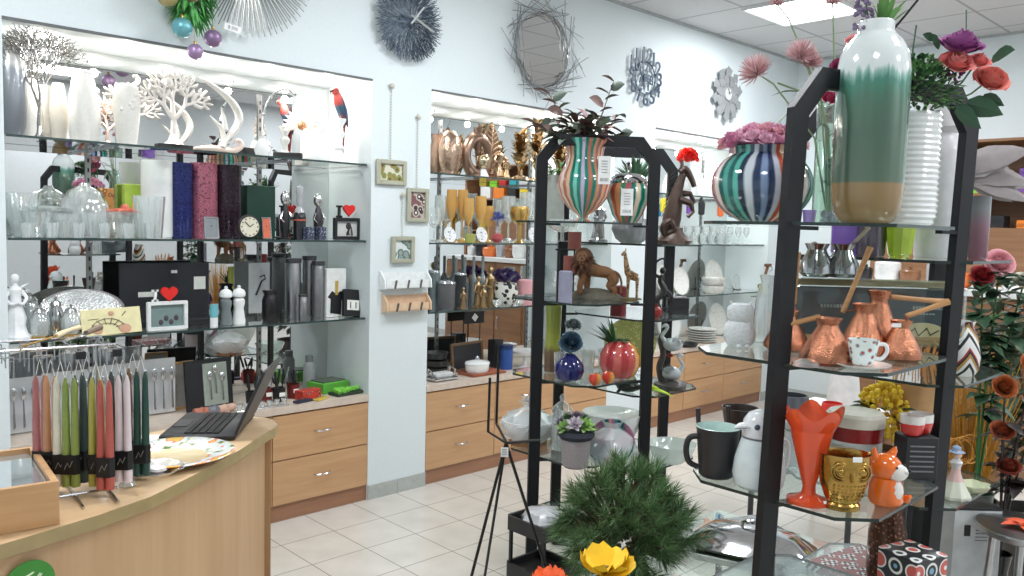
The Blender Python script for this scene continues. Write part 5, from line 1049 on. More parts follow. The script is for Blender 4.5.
# white pedestal tables beyond the racks
t = T('white_display_table', 'white display table far behind the coffee pots', 'table', Spot((2.3, -2.0, 0), 1.0), 0); b = MB(); W(-.4, .4, -.3, .3, .60, .64, b); t.part('tabletop', b, WHITE)
for sx2 in (-1, 1):
    for sy2 in (-1, 1): b = MB(); b.tube([(sx2 * .36, sy2 * .26, 0), (sx2 * .36, sy2 * .26, .6)], .015, 8); t.part('leg', b, mat((60, 60, 64), .4))
for i, (x, y, r, h, c, nm) in enumerate([(2.05, -2.1, .06, .12, (206, 60, 50), 'red'), (2.12, -1.85, .10, .11, (70, 74, 80), 'dark grey'), (2.29, -2.05, .085, .24, (226, 226, 224), 'tall white'), (2.5, -1.95, .08, .14, (176, 130, 100), 'tan')]):
    b = MB(); b.lathe([(0, 0), (r * .8, 0), (r, h * .4), (r * .8, h), (r * .74, h), (r * .9, h * .4), (0, .01)], seg=24); solo('ceramic_pot', '%s ceramic pot on the white display table' % nm, 'pot', Spot((x, y, .641), 1.0), b, mat(c, .3))
# red ball of flowers on a pale bottle vase, far alcove top shelf
t = T('red_flower_ball', 'round red flower ball in a pale grey bottle vase, far alcove top shelf', 'flowers', at(686, 1.901, y=.14), 0); b = MB(); b.lathe(hollow([(4, 0), (5, 4), (5, 14), (2, 20), (2.4, 26)]), seg=18); t.part('vase', b, mat((168, 172, 170), .3)); flowers(t, 34, 9, (0, 0, 37), [RED, mat((226, 74, 66), .6)], 4.0, 3, 'blossom', 12)
# ================================================================== RACK BEHIND THE PINE BUSH
def price_card(t, x, y, z, w, h, parent=None):
    b = MB(); b.box((x, y, z), (w, .4, h)); c_ = t.part('price_tag', b, TAGW, parent); b = MB()
    for i in range(5): b.box((x, y - .4, z + h * (.32 - i * .1)), (w * .5, .1, h * .02))
    for i in range(7): b.box((x - w * .3 + i * w * .1, y - .4, z - h * .34), (w * .04, .1, h * .12))
    t.part('tag_print', b, GREY, c_)
SC = [(188, 118, 96), (226, 190, 160), (24, 118, 102), (120, 206, 190), (30, 128, 112), (196, 188, 214), (150, 104, 96), (232, 172, 132), (206, 110, 100), (236, 214, 196)]
ST1 = stripes(SC[-4:] + SC[:-4] + [(30, 128, 112), (188, 118, 96), (26, 120, 104), (206, 150, 120)], 3, .08, .35); ST2 = stripes([(26, 130, 110), (180, 206, 190), (206, 88, 66), (232, 150, 100), (60, 140, 110), (180, 84, 96), (24, 110, 100), (222, 206, 180)], 3, .08, .4)
def twigs(t, n, z0, R_, L, mats, seed, name='foliage', w=4, lv=10, droop=.3, up=.4):
    rn = random.Random(seed); b = MB(); st = MB()
    for i in range(n):
        a = i * 2.4 + rn.uniform(-.3, .3); e_ = rn.uniform(up, 1.3); d = V((math.cos(a) * math.cos(e_), math.sin(a) * math.cos(e_), math.sin(e_))); l_ = L * rn.uniform(.6, 1.15)
        p0 = V((rn.uniform(-1, 1) * R_, rn.uniform(-1, 1) * R_, z0)); st.tube([p0, p0 + d * l_ * .5, p0 + d * l_ + V((0, 0, -droop * l_ * .1))], [.6, .5, .3], 4)
        for j in range(lv):
            f_ = (j + 1) / lv; q = p0 + d * l_ * f_; a2 = rn.uniform(0, 2 * PI); dd = (d * .7 + V((math.cos(a2), math.sin(a2), rn.uniform(-.4, .5)))).normalized()
            b.m(rn.randrange(len(mats))).leaf(q, dd, w * rn.uniform(1.3, 2.1), w * rn.uniform(.7, 1), droop)
    t.part(name, b, mats)['kind'] = 'stuff'; t.part('stems', st, BROWN)
sv = at(583, 1.6305, d=3.7)
t = T('striped_footed_vase', 'large footed vase with teal, pink and cream stripes on the middle rack', 'vase', sv)
b = MB(); b.lathe(hollow([(8, 0), (8.5, 1), (4, 4), (6, 7), (16, 14), (24, 25), (27, 36), (25, 46), (20, 56), (18, 64), (19, 72), (24, 81)], .8), seg=48); t.part('body', b, ST1); price_card(t, 17, -24, 50, 12, 27)
t = T('dark_leaf_branches', 'dark green and burgundy leafy branches standing in the footed striped vase', 'foliage', Spot(sv.p + V((0, 0, 74 * sv.k)), sv.k))
DL = [mat((72, 84, 66), .5), mat((98, 62, 66), .5), mat((58, 72, 60), .5), mat((120, 96, 92), .5)]
twigs(t, 20, 0, 10, 38, DL, 5, w=10, lv=9, up=.05); b = MB(); st = MB(); rn = random.Random(3)
for (x1, z1) in ((26, 66), (-38, 52), (-52, 22), (38, 14)):
    st.tube([(x1 * .1, 0, 0), (x1 * .6, 0, z1 * .5), (x1, 0, z1)], [.8, .6, .3], 5)
    for j in range(8): f_ = .35 + j * .09; s_ = (-1) ** j; b.m(j % 4).leaf((x1 * f_, 0, z1 * f_), (s_ * .8 + x1 * .004, rn.uniform(-.3, .3), .5), rn.uniform(14, 20), 11, .2, side=(0, 0.3, 1) if j % 3 == 0 else None)
t.part('tall_leaves', b, DL); t.part('tall_stems', st, BROWN)
t = T('striped_lidded_jar', 'smaller striped glass jar with a silver collar, right of the footed striped vase', 'jar', at(627, 1.6305, d=3.78)); b = MB(); b.lathe(hollow([(9, 0), (10, 1), (15, 8), (21, 24), (21, 34), (18, 39)], .8), seg=48); t.part('body', b, ST2); b = MB(); b.lathe([(18.2, 39), (19, 41), (17, 45), (13, 48), (10, 49), (0, 49)], seg=32, cap=False); t.part('silver_lid', b, SILVER)
b = MB(); b.lathe([(0, 49), (2, 50), (1.4, 53), (3, 56), (2, 60), (0, 61)], seg=12); t.part('knob', b, SILVER); price_card(t, -4, -22.5, 20, 12, 26)
t = T('spiky_green_plant', 'artificial green spiky plant in a glass cup behind the striped jar', 'plant', at(634, 1.6305, d=3.95)); b = MB(); b.lathe(hollow([(9, 0), (11, 44)]), seg=20); t.part('cup', b, CRYSTAL); b = MB(); rn = random.Random(2)
for i in range(60): a = i * 2.4; e_ = rn.uniform(.7, 1.5); b.leaf((0, 0, 36), (math.cos(a) * math.cos(e_), math.sin(a) * math.cos(e_), math.sin(e_)), rn.uniform(26, 38), 5, .12)
t.part('blades', b, mat((76, 112, 84), .5))
t = T('green_sprig_pot', 'light green leafy sprig in the pale vase behind the left post of the middle rack', 'plant', at(554, 1.6305, d=4.02)); b = MB(); b.lathe(hollow([(9, 0), (10, 4), (9, 40), (8, 46)]), seg=20); t.part('vase', b, mat((160, 164, 158), .4)); twigs(t, 8, 44, 4, 20, [mat((120, 160, 90), .5), GREEN], 9, w=5, lv=6)
lath('ribbed_grey_vase', 'round grey ribbed vase hanging below the striped jar on the second shelf', 'vase', at(631, 1.5355, d=4.02), hollow([(10, 0), (15, 4), (19, 13), (18, 21), (15, 24)]), mat((150, 154, 156), .2), seg=72, fn=lambda t, z, r: r * (1 + .05 * abs(math.cos(8 * t))))
figure('silver_lady_figurine', 'slim silver lady figurine behind the footed striped vase', 598, 46, mat((200, 202, 204), .15, 1), y=-1.16, w=1.2, seed=7, zz=1.5355)
t = T('glass_footed_bowl', 'small footed clear glass bowl left of the silver lady', 'bowl', at(562, 1.5355, y=-1.2)); b = MB(); b.lathe(goblet(14, 22), seg=24); t.part('bowl', b, CRYSTAL)
# horse head statue
t = T('horse_statue', 'dark bronze rearing horse statue at the right of the middle rack', 'statue', at(673, 1.5355, d=4.1), RZ)
HB = mat((72, 54, 46), .45, .2, bump=.6, scale=40); b = MB(); b.lathe([(0, 0), (17, 0), (18, 3), (14, 7), (10, 12), (9, 16), (0, 18)], seg=24, fn=lambda t_, z_, r: r * (1 + .09 * math.sin(3 * t_ + z_))); t.part('base', b, HB)
b = MB(); b.tube([(-4, 0, 12), (-2, 0, 26), (0, 0, 40), (2, 0, 52), (5, 0, 62), (7, 0, 69)], [10, 10.5, 9, 6.4, 4.6, 4], 14, .8); b.tube([(4, 0, 71), (9, 0, 74), (15, 0, 66), (19, 0, 57)], [4.4, 5, 3.6, 3], 10, .8)
b.tube([(4, -5, 44), (15, -7, 40), (17, -7, 32), (12, -8, 27)], [4.6, 3.2, 2.2, 2.4], 6); b.tube([(5, 4, 50), (16, 4, 50), (20, 3, 42), (15, 3, 37)], [4.4, 3, 2.2, 2.4], 6); t.part('body', b, HB)
b = MB(); b.tube([(5, -2.4, 75), (4.6, -2.8, 83)], [2, .3], 6); b.tube([(7, 2.4, 75), (7, 2.8, 83)], [2, .3], 6); t.part('ears', b, HB); b = MB()
for i in range(9): b.leaf((2 - i * .9, 0, 73 - i * 5), (-1, 0, -.4), 9, 5, .5)
t.part('mane', b, mat((60, 46, 40), .6)); b = MB()
b.tube([(-9, -7, 8), (-12, -9, 16), (-6, -10, 22), (-2, -10, 14), (-8, -10, 10)], [3, 4, 4, 3, 2], 8); t.part('foal_relief', b, HB)
# lion
ls = at(594, 1.2755, d=3.72); t = T('lion_statue', 'brown lion statue standing on a rocky base in the middle rack', 'statue', ls, RZ)
LB = mat((126, 86, 54), .6, bump=.3, scale=60); MN = mat((92, 60, 40), .8, bump=.8, scale=90)
b = MB(); rn = random.Random(1); b.lathe([(0, 0), (25, 0), (26, 3), (21, 7), (14, 10), (6, 12), (0, 12)], seg=28, fn=lambda t_, z_, r: r * (1 + .12 * math.sin(4 * t_ + 2) + .06 * math.sin(9 * t_ + z_)), sy=.55); t.part('rock', b, mat((92, 88, 76), .7, bump=.8, scale=40))
b = MB(); b.tube([(-10, -1, 32), (-4, 0, 31), (4, 0, 29), (11, 0, 28), (17, 0, 26)], [8.6, 9.4, 7.8, 7.4, 6], 14, .8)
for (x0, y0, zt, x1, zk) in ((-11, -5, 28, -15, 18), (-6, 5, 27, -7, 17)): b.tube([(x0, y0, zt), (x0 - 1, y0, (zt + zk) / 2 + 1), (x1, y0, zk - 4), (x1 + .5, y0, 9), (x1 - 2, y0 - 1, 8)], [5, 4, 3, 2.7, 3], 9)
for (x0, y0) in ((15, -4), (17, 5)): b.tube([(x0, y0, 26), (x0 + 3, y0, 20), (x0 - 1, y0, 15), (x0 + 4, y0, 11), (x0 + 3, y0, 6), (x0, y0 - .6, 5)], [5.6, 5, 3.4, 2.8, 2.4, 2.8], 9)
t.part('body', b, LB); b = MB(); b.ball((-12, -3, 41), (10, 9, 11.5), 18); b.ball((-10, -2, 31), (9.4, 9, 9), 16)
for i in range(70):
    a, e_ = rn.uniform(0, 2 * PI), rn.uniform(-1.2, 1.2); d = V((math.cos(a) * math.cos(e_), math.sin(a) * math.cos(e_), math.sin(e_))); b.leaf(V((-12, -3, 38)) + d * 8.4, d + V((0, 0, -.8)), 7, 3.4, .3)
t.part('mane', b, MN); b = MB(); b.ball((-14, -9, 43), (5.6, 5.4, 6.4), 14); b.ball((-14.6, -13.4, 40.6), (3.4, 3.4, 3), 12); b.ball((-14.8, -13, 37.4), (2.4, 2.6, 1.8), 10); b.ball((-19, -6, 49), (2, 1.4, 2.2), 8); b.ball((-9, -6, 49), (2, 1.4, 2.2), 8); hd_ = t.part('head', b, LB)
b = MB(); b.ball((-14.8, -16.4, 42), (1.5, .9, 1.1), 8); b.ball((-16.6, -14, 44.6), .8, 6); b.ball((-12.2, -14, 44.6), .8, 6); b.box((-14.8, -15.6, 38.4), (3, .6, .7)); t.part('face_details', b, mat((40, 28, 24), .5), hd_)
b = MB(); b.tube([(19, 1, 29), (24, 1, 26), (27, 1, 18), (26, 0, 11)], [1.6, 1.3, 1.1, 1], 7); b.ball((26, 0, 10), (1.8, 1.8, 2.8), 8); t.part('tail', b, LB)
lath('lavender_pillar_candle', 'tall lavender-grey pillar candle left of the lion', 'candle', at(565, 1.2755, d=3.60), [(0, 0), (7, 0), (7, 30), (5.6, 31), (0, 29.5)], mat((150, 150, 172), .5))
t = T('candle_cross_holder', 'black metal holder with two terracotta pillar candles behind the lavender candle', 'candle holder', at(567, 1.2755, d=3.86), RZ); b = MB(); b.tube([(-8, 0, .6), (8, 0, .6)], .8, 6); b.tube([(-8, 0, .6), (-8, 0, 46), (-13, 0, 47), (6, 0, 47)], .9, 6); t.part('frame', b, BLACK)
for (x, z0) in ((2, 24), (6, 48)): b = MB(); b.lathe([(0, z0), (6.6, z0), (6.6, z0 + 17), (0, z0 + 17)], c=(x, 0, 0), seg=18); t.part('candle', b, mat((150, 84, 74), .5)); b = MB(); b.lathe([(0, z0 - 1.6), (8, z0 - 1.6), (8, z0 - .2), (0, z0 - .2)], c=(x, 0, 0), seg=18); b.tube([(x, 0, 0.5), (x, 0, z0 - 1)], .8, 5); t.part('dish', b, BLACK)
t = T('giraffe_figurine', 'small spotted giraffe figurine right of the lion', 'figurine', at(629, 1.2755, d=3.80), RZ); GM = spotted((186, 150, 106), [(110, 72, 44), (120, 80, 50)], 90, .42)
b = MB(); b.tube([(7, 0, 22), (0, 0, 25), (-3, 0, 30), (-5, 0, 42), (-6, 0, 47)], [4, 4.6, 3, 1.8, 1.6], 10); b.tube([(-5, 0, 47), (-9, 0, 44)], [2.2, 1.2], 8)
for (x, y) in ((-2, -2), (-1, 2), (7, -2), (8, 2)): b.tube([(x, y, 22), (x, y, 10), (x, y, 1.6)], [1.8, 1.1, 1], 6)
b.tube([(-5, -1, 48), (-5, -1, 51)], .5, 5); b.tube([(-5, 1, 48), (-5, 1, 51)], .5, 5); t.part('body', b, GM); b = MB(); b.lathe([(0, 0), (13, 0), (12, 1.6), (0, 1.6)], seg=20, sy=.6); t.part('base', b, mat((122, 110, 70), .6))
lath('dark_red_candle', 'dark red pillar candle on the shelf below the lion', 'candle', at(618, 1.1805, d=3.98), [(0, 0), (8, 0), (8, 29), (6, 30), (0, 28.5)], mat((112, 26, 34), .4))
t = T('dancer_statuette', 'black curled wire-like dancer statuette between the two right posts', 'statuette', at(660, 1.1805, d=4.08), RZ); b = MB(); b.lathe([(0, 0), (10, 0), (9, 3), (0, 3)], seg=18); b.tube([(0, 0, 3), (-4, 0, 14), (3, 0, 24), (-1, 0, 34), (1, 0, 40)], [4, 4.4, 5, 4, 2.2], 10, .7); b.ball((1, 0, 44), (3, 3, 3.6), 10); b.tube([(1, 0, 36), (-9, 0, 42), (-6, 0, 52), (1, 0, 56), (4, 0, 50)], [2, 1.5, 1.2, 1, .8], 7); b.tube([(3, 0, 26), (11, 0, 18), (9, 0, 8), (3, 0, 6)], [2.2, 2, 1.4, 1], 7); t.part('body', b, mat((40, 38, 40), .35))
t = T('red_pomegranate', 'small red pomegranate ornament at the foot of the dancer statuette', 'ornament', at(656, 1.1805, d=3.93), RZ); b = MB(); b.lathe([(0, 0), (3, .4), (6, 4), (6, 8), (3, 11), (0, 11.4)], seg=18); t.part('fruit', b, mat((150, 44, 46), .4)); b = MB(); b.lathe([(1.4, 11), (1.6, 12.6), (2.6, 14), (1.6, 13), (0, 11.6)], seg=8); t.part('crown', b, mat((120, 60, 44), .6))
t = T('black_slatted_boxes', 'pile of two black slatted boxes right of the dancer statuette', 'boxes', at(677, 1.1805, d=4.12), RZ); 
for j in range(2):
    b = MB(); b.box((0, 0, 4 + j * 8.4), (21, 12, 2.4)); b.box((0, 0, 7 + j * 8.4), (21, 12, 2.4)); b.box((0, 0, 1.2 + j * 8.4), (21, 12, 2.4)); b.box((0, 0, 4 + j * 8.4), (19, 10, 7)); t.part('box', b, mat((44, 46, 48), .5))
# shelf with fruit vases
t = T('blue_ball_vase', 'round cobalt blue glass vase on the third shelf of the middle rack', 'vase', at(569, .9205, d=3.62), RZ); b = MB(); b.lathe(hollow([(7, 0), (12, 3), (15, 11), (14, 18), (8, 25), (5, 28)]), seg=28); t.part('body', b, mat((22, 28, 92), .08, coat=.6))
b = MB(); b.rose((1, 0, 40), 11, 34, seed=3, tilt=(.9, 0, 0)); t.part('silver_blue_rose', b, mat((120, 150, 172), .25, .6)); b = MB(); b.tube([(0, 0, 20), (1, 0, 34)], .8, 5)
for i in range(5): a = i * 1.3; b.leaf((0, 0, 28), (math.cos(a), math.sin(a), .6), 12, 6, .3)
t.part('stem', b, mat((150, 160, 168), .3, .5)); b = MB(); b.rose((3, 3, 57), 8, 26, seed=5, tilt=(.6, .2, 0)); b.tube([(1, 1, 30), (3, 3, 52)], .6, 5); t.part('silver_rose', b, mat((176, 184, 186), .2, .7))
lath('olive_vase', 'tall olive and brown glass vase at the left of the third shelf', 'vase', at(552, .9205, d=3.88), hollow([(8, 0), (8.5, 16), (7.5, 34), (8, 66)]), bands([(0, (96, 66, 54)), (.3, (110, 90, 60)), (.4, (150, 156, 60)), (1, (130, 140, 60))], .15, .32, .15, 30, 0, 'LINEAR'))
t = T('pomegranate_vase', 'round red and yellow striped glass vase with long green leaf spikes', 'vase', at(619, .9205, d=3.74), RZ); b = MB(); b.lathe(hollow([(10, 0), (16, 4), (20.5, 14), (20, 24), (15, 33), (8, 38)]), seg=48); t.part('body', b, stripes([(176, 60, 66), (200, 92, 90), (168, 52, 58), (204, 100, 94), (174, 56, 60), (196, 84, 80), (218, 160, 84), (206, 120, 74)], 2, .1, .3)); b = MB(); rn = random.Random(8)
for i in range(26): b.leaf((-6, 0, 32), (-rn.uniform(.1, 1.1), rn.uniform(-.5, .5), rn.uniform(.5, 1.1)), rn.uniform(20, 36), 4, .1)
for i in range(6): a = i; b.leaf((0, 0, 36), (math.cos(a), math.sin(a), .5), 15, 8, .4)
t.part('leaf_spikes', b, mat((40, 84, 52), .5))
standing_plate('green_disc_vase', 'round green-yellow ribbed glass disc standing behind the striped red vase', 'ornament', at(630, .9205, d=3.95), 26, spotted((176, 180, 110), [(140, 146, 80), (206, 206, 140)], 50, .4, .15), .1, RZ)
for px, d_, lab in ((595, 3.55, 'left of the two'), (608, 3.60, 'right of the two')):
    t = T('apple_ornament', 'red and yellow apple ornament, %s in front of the blue vase shelf' % lab, 'ornament', at(px, .9205, d=d_), RZ, 'two apple ornaments'); b = MB(); b.lathe([(0, .8), (2.4, 0), (5.6, 3), (6.6, 7), (5, 11), (2, 12), (0, 10.6)], seg=20); t.part('fruit', b, stripes([(206, 60, 40), (214, 150, 60), (196, 70, 50)], 1, .25, 2)); b = MB(); b.tube([(0, 0, 10), (.6, 0, 14)], .4, 4); b.leaf((.4, 0, 12), (1, 0, .3), 5, 2.5, .2); t.part('stalk', b, BROWN)
for i, (px, d_) in enumerate(((560, 3.80), (588, 3.88), (604, 3.92))): lath('glass_votive', 'clear glass votive cup behind the blue vase shelf items, %s of three' % ['left', 'middle', 'right'][i], 'candle holder', at(px, .9205, d=d_), tumbler(7, 22), CRYSTAL, 'clear votive cups on the third shelf')
t = T('frog_figure', 'dark green crouching frog figure left of the swan sculpture', 'figurine', at(628, .8205, d=3.92), RZ); b = MB(); b.ball((0, 0, 6), (12, 8, 6), 14); b.ball((-9, -2, 10), (5.6, 5, 4.6), 12); b.ball((-11, -5, 14), 1.8, 8); b.ball((-8, -5, 14.4), 1.8, 8); b.tube([(8, -5, 6), (14, -7, 8), (12, -8, 1)], [3.4, 2.6, 1.8], 8); b.tube([(-8, -5, 5), (-12, -9, 1)], [2, 1.5], 7); t.part('body', b, mat((50, 60, 54), .3))
t = T('swan_sculpture', 'sculpture of two crystal-white swans on a dark rock base', 'sculpture', at(671, .8205, d=4.05), RZ); SW = mat((186, 192, 196), .15, coat=.6, bump=.6, scale=60)
b = MB(); b.lathe([(0, 0), (15, 0), (16, 4), (12, 7), (0, 8)], seg=24, fn=lambda t_, z_, r: r * (1 + .1 * math.sin(3 * t_))); b.tube([(-8, 2, 5), (-12, 2, 20), (-9, 2, 34), (-12, 2, 48), (-8, 2, 58)], [4, 3.4, 3, 2.6, 2], 8); t.part('rock_base', b, mat((70, 64, 62), .4, bump=.6, scale=60))
for zz, s_ in ((8, 1), (37, -1)):
    b = MB(); b.ball((0, 0, zz + 7), (10.5, 7, 7), 14); b.tube([(7 * s_, 0, zz + 9), (11 * s_, 0, zz + 15), (8 * s_, 0, zz + 20), (6 * s_, 0, zz + 24), (8 * s_, 0, zz + 26), (12 * s_, 0, zz + 24)], [3, 2, 1.6, 1.8, 2.2, .6], 8)
    for i in range(6): b.leaf((-3 * s_ + i * 1.4 * s_, -5 + i * .4, zz + 6), (-s_ * 1, -.2, .5 + i * .16), 12, 5, -.2)
    t.part('swan', b, SW)
b = MB(); b.rose((-4, -7, 34), 4, 12, seed=1); t.part('red_flower', b, mat((150, 60, 50), .6))
t = T('lime_cloth', 'bright lime green leaf-shaped cloth hanging over the shelf edge', 'cloth', at(654, .8215, d=3.90), RZ); b = MB()
b.leaf((-6, 1, 3), (1, -.12, -.12), 26, 15, .1); b.leaf((-6, 2, 4), (.6, -.1, .25), 14, 12, .4); t.part('leaf', b, mat((190, 220, 40), .5))
# shelf with the succulent pot
def rosette(c, r, seed):
    b = MB(); ax = V((c[0] * .04, c[1] * .06 - .25, 1)).normalized(); q1 = ax.orthogonal().normalized(); q2 = ax.cross(q1)
    for i in range(20):
        a = i * 2.4 + seed; o_ = .25 + 1.1 * i / 20; d = (ax * math.cos(o_) + (q1 * math.cos(a) + q2 * math.sin(a)) * math.sin(o_)).normalized(); b.leaf(V(c) + d * r * .1, d, r * (.8 + .4 * i / 20), r * .5, .05, side=ax.cross(d))
    return b
t = T('succulent_pot', 'purple and green succulent wreath on a grey textured pot', 'plant', at(575, .5655, d=3.55), RZ); b = MB(); b.lathe(hollow([(11, 0), (13, 2), (15, 30)]), seg=28); t.part('pot', b, mat((150, 142, 144), .8, bump=.6, scale=120)); b = MB(); b.lathe([(16, 29), (19, 33), (17, 37), (0, 37)], seg=24); t.part('dark_moss_rim', b, mat((42, 46, 58), .8))
for i, (x, y, zz, r, c) in enumerate([(-11, -6, 40, 9, (120, 150, 90)), (-2, -9, 44, 9, (170, 160, 170)), (8, -6, 42, 10, (132, 166, 96)), (14, 0, 38, 8, (96, 120, 80)), (-14, 2, 42, 8, (96, 80, 104)), (0, 2, 49, 8, (108, 96, 112)), (6, 4, 46, 9, (80, 104, 76)), (-8, 4, 47, 8, (92, 112, 84))]): t.part('succulent', rosette((x, y, zz), r, i), mat([min(255, v * 1.15) for v in c], .5))
t = T('apothecary_jar', 'tall clear glass jar with a domed knob lid behind the succulents', 'jar', at(561, .5655, d=3.82), RZ); b = MB(); b.lathe(hollow([(9, 0), (11, 5), (11, 34), (9, 38)]), seg=22); t.part('jar', b, CRYSTAL); b = MB(); b.lathe([(11, 38), (10, 42), (5, 47), (2, 49), (3, 53), (1, 56), (0, 57)], seg=20, cap=False); t.part('lid', b, CRYSTAL)
lath('white_oval_bowl', 'wide white porcelain bowl at the back of the shelf behind the succulent pot', 'bowl', at(611, .5655, d=3.84), [(0, 0), (12, 0), (16, 2), (26, 22), (30, 38), (29.5, 38), (24, 35), (0, 33)], GLAZE)
t = T('striped_glass_dish', 'teal and pink striped glass dish wrapped in clear film', 'dish', at(611, .5655, d=3.66), RZ); b = MB().set((0, 0, 16), (1.0, 0, -.3)); b.lathe([(0, 0), (10, 1), (20, 5), (24, 9), (23, 9.6), (19, 6), (9, 2), (0, 1)], seg=40); t.part('dish', b, stripes([(20, 92, 96), (60, 140, 150), (180, 110, 130), (206, 150, 160), (24, 100, 96), (140, 80, 110)], 2, .08, .5)); b = MB(); rn = random.Random(5); b.lathe([(0, 0), (23, 0), (26, 10), (20, 26), (8, 34), (10, 40)], seg=22, fn=lambda t_, z_, r: r * (1 + .14 * math.sin(5 * t_ + z_ * .4) + .05 * math.sin(11 * t_)), cap=False); t.part('film_wrap', b, FOIL)
t = T('wrapped_dish', 'cellophane-wrapped white dish on a wicker base, left of the rack post', 'dish', at(528, .5655, d=3.92), RZ); b = MB(); b.lathe([(0, 0), (19, 0), (21, 9), (0, 9)], seg=28); t.part('wicker_base', b, mat((150, 108, 76), .7, bump=.7, scale=120)); b = MB(); b.lathe([(0, 9.4), (17, 9.4), (25, 17), (27, 24), (25, 24), (17, 13), (0, 11)], seg=28); t.part('dish', b, WHITE); b = MB(); b.lathe([(21, 5), (26, 12), (27, 22), (20, 30), (8, 35), (4, 37), (9, 43)], seg=24, fn=lambda t_, z_, r: r * (1 + .12 * math.sin(6 * t_ + z_ * .3)), cap=False); t.part('film_wrap', b, FOIL); b = MB(); b.ball((0, 0, 44), (4, 4, 3), 8); b.leaf((0, 0, 44), (1, 0, .6), 11, 5, .3); b.leaf((0, 0, 44), (-1, 0, .6), 11, 5, .3); t.part('bow', b, mat((176, 180, 186), .4))
lath('glass_fruit_bowl', 'wide clear glass bowl at the lowest right shelf of the middle rack', 'bowl', at(671, .4655, d=4.0), hollow([(9, 0), (12, 1), (20, 8), (25, 20)]), glass((240, 248, 246), 1.5, .1, .6, 'frosted_glass'), fn=lambda t, z, r: r * (1 + .03 * math.cos(9 * t)))
# metal easel
t = T('wire_easel', 'tall black wire easel with a small white tag standing left of the middle rack', 'easel', at(500, 0, d=2.9, k=1), RZ); zz = .85; BW = mat((28, 28, 30), .4, .3)
b = MB(); b.tube([(-.062, .04, zz + .22), (-.064, .03, zz + .03), (-.0, 0, zz)], .005, 6); t.part('left_prong', b, BW); b = MB(); b.tube([(-.034, .08, zz + .33), (-.036, .07, zz + .05), (.0, 0, zz + .003)], .005, 6); t.part('rear_prong', b, BW); b = MB(); b.tube([(0, 0, zz), (.12, .0, zz + .012)], .005, 6); t.part('rest_bar', b, BW)
for q in ((-.20, -.12), (.30, -.12), (-.10, .3)): b = MB(); b.tube([(0, 0, zz), (q[0], q[1], .004)], .0055, 6); t.part('leg', b, BW)
b = MB(); b.box((-.004, -.012, zz - .03), (.026, .001, .034)); g_ = t.part('price_tag', b, TAGW); b = MB()
for i in range(4): b.box((-.004, -.0135, zz - .02 - i * .006), (.017, .0006, .0016))
t.part('tag_print', b, GREY, g_)
# small black tiered stand
t = T('black_tiered_stand', 'low black two-tier metal stand behind the easel legs', 'stand', Spot((.50, -1.60, 0), 1.0), 0)
for (zt, w) in ((.37, .10), (.17, .10)): b = MB(); W(-w, w, -w, w, zt - .008, zt, b); W(-w, w, -w - .012, -w, zt - .03, zt + .03, b); W(-w - .012, -w, -w - .012, w, zt - .03, zt + .03, b); W(-w, w, w, w + .012, zt - .03, zt + .03, b); W(w, w + .012, -w - .012, w + .012, zt - .03, zt + .03, b); t.part('tier', b, BLACK)
for sx2 in (-1, 1):
    for sy2 in (-1, 1): b = MB(); b.tube([(sx2 * .095, sy2 * .095, 0), (sx2 * .095, sy2 * .095, .34)], .01, 6); t.part('leg', b, BLACK)
t = T('wrapped_lavender_parcel', 'clear film parcel with lavender on the small black stand', 'parcel', Spot((.49, -1.61, .372), .8), RZ); b = MB(); b.lathe([(0, 0), (.10, 0), (.115, .03), (.09, .07), (0, .09)], seg=24, fn=lambda t_, z_, r: r * (1 + .1 * math.sin(7 * t_ + z_ * 40))); t.part('film_wrap', b, FOIL); b = MB(); rn = random.Random(2)
for i in range(40): b.ball((rn.uniform(-.06, .06), rn.uniform(-.06, .06), rn.uniform(.02, .06)), .008, 5)
t.part('lavender', b, mat((110, 96, 150), .8))['kind'] = 'stuff'
# ================================================================== PINE BUSH AND FLOWERS IN FRONT
ps = Spot((.117, -2.318, 0), 1.0); t = T('pine_bush', 'bushy artificial pine bush with long green needles in the foreground', 'bush', ps, RZ)
b = MB(); b.lathe(hollow([(.10, 0), (.15, .30), (.165, .38), (.16, .40)], .01), seg=32); t.part('pot', b, mat((70, 62, 56), .6)); b = MB(); b.tube([(0, 0, .05), (0, 0, .5)], [.03, .02], 8)
rn = random.Random(12); nb = MB(); tips = []
for i in range(230):
    u = rn.random(); el = math.asin(-.75 + 1.74 * u); a = i * 2.399; d = V((math.cos(a) * math.cos(el), math.sin(a) * math.cos(el), math.sin(el))); R_ = rn.uniform(.10, .205); tips.append((V((0, 0, .66)) + V((d.x * R_ * 1.1, d.y * R_, d.z * R_)), d))
for p, d in tips:
    c = V((0, 0, .60)); b.tube([c + (p - c) * .3, c + (p - c) * .7, p], [.005, .004, .0025], 4)
    d2 = (d + V((rn.uniform(-.4, .4), rn.uniform(-.4, .4), rn.uniform(.1, .5)))).normalized(); q1 = d2.orthogonal().normalized(); q2 = d2.cross(q1); L = rn.uniform(.03, .06)
    for j in range(80):
        t_ = rn.random(); base = p + d2 * L * (t_ - .5); an = rn.uniform(0, 2 * PI); sp_ = .25 + 1.9 * (1 - t_); dr = (d2 + (q1 * math.cos(an) + q2 * math.sin(an)) * sp_).normalized(); nl = rn.uniform(.04, .066)
        w = dr.cross(V((rn.random(), rn.random(), rn.random()))).normalized() * .0014; e1 = base + dr * nl
        nb.m(rn.choice((0, 0, 1, 2))); v_ = [nb._v(base - w), nb._v(base + w), nb._v(e1)]; nb._f(v_)
t.part('branches', b, mat((84, 66, 44), .7)); t.part('needles', nb, [mat((98, 134, 86), .6), mat((132, 162, 110), .6), mat((72, 102, 66), .6)])['kind'] = 'stuff'
YM = mat((246, 200, 30), .6); OM = mat((232, 96, 36), .6); LM = mat((206, 206, 60), .6)
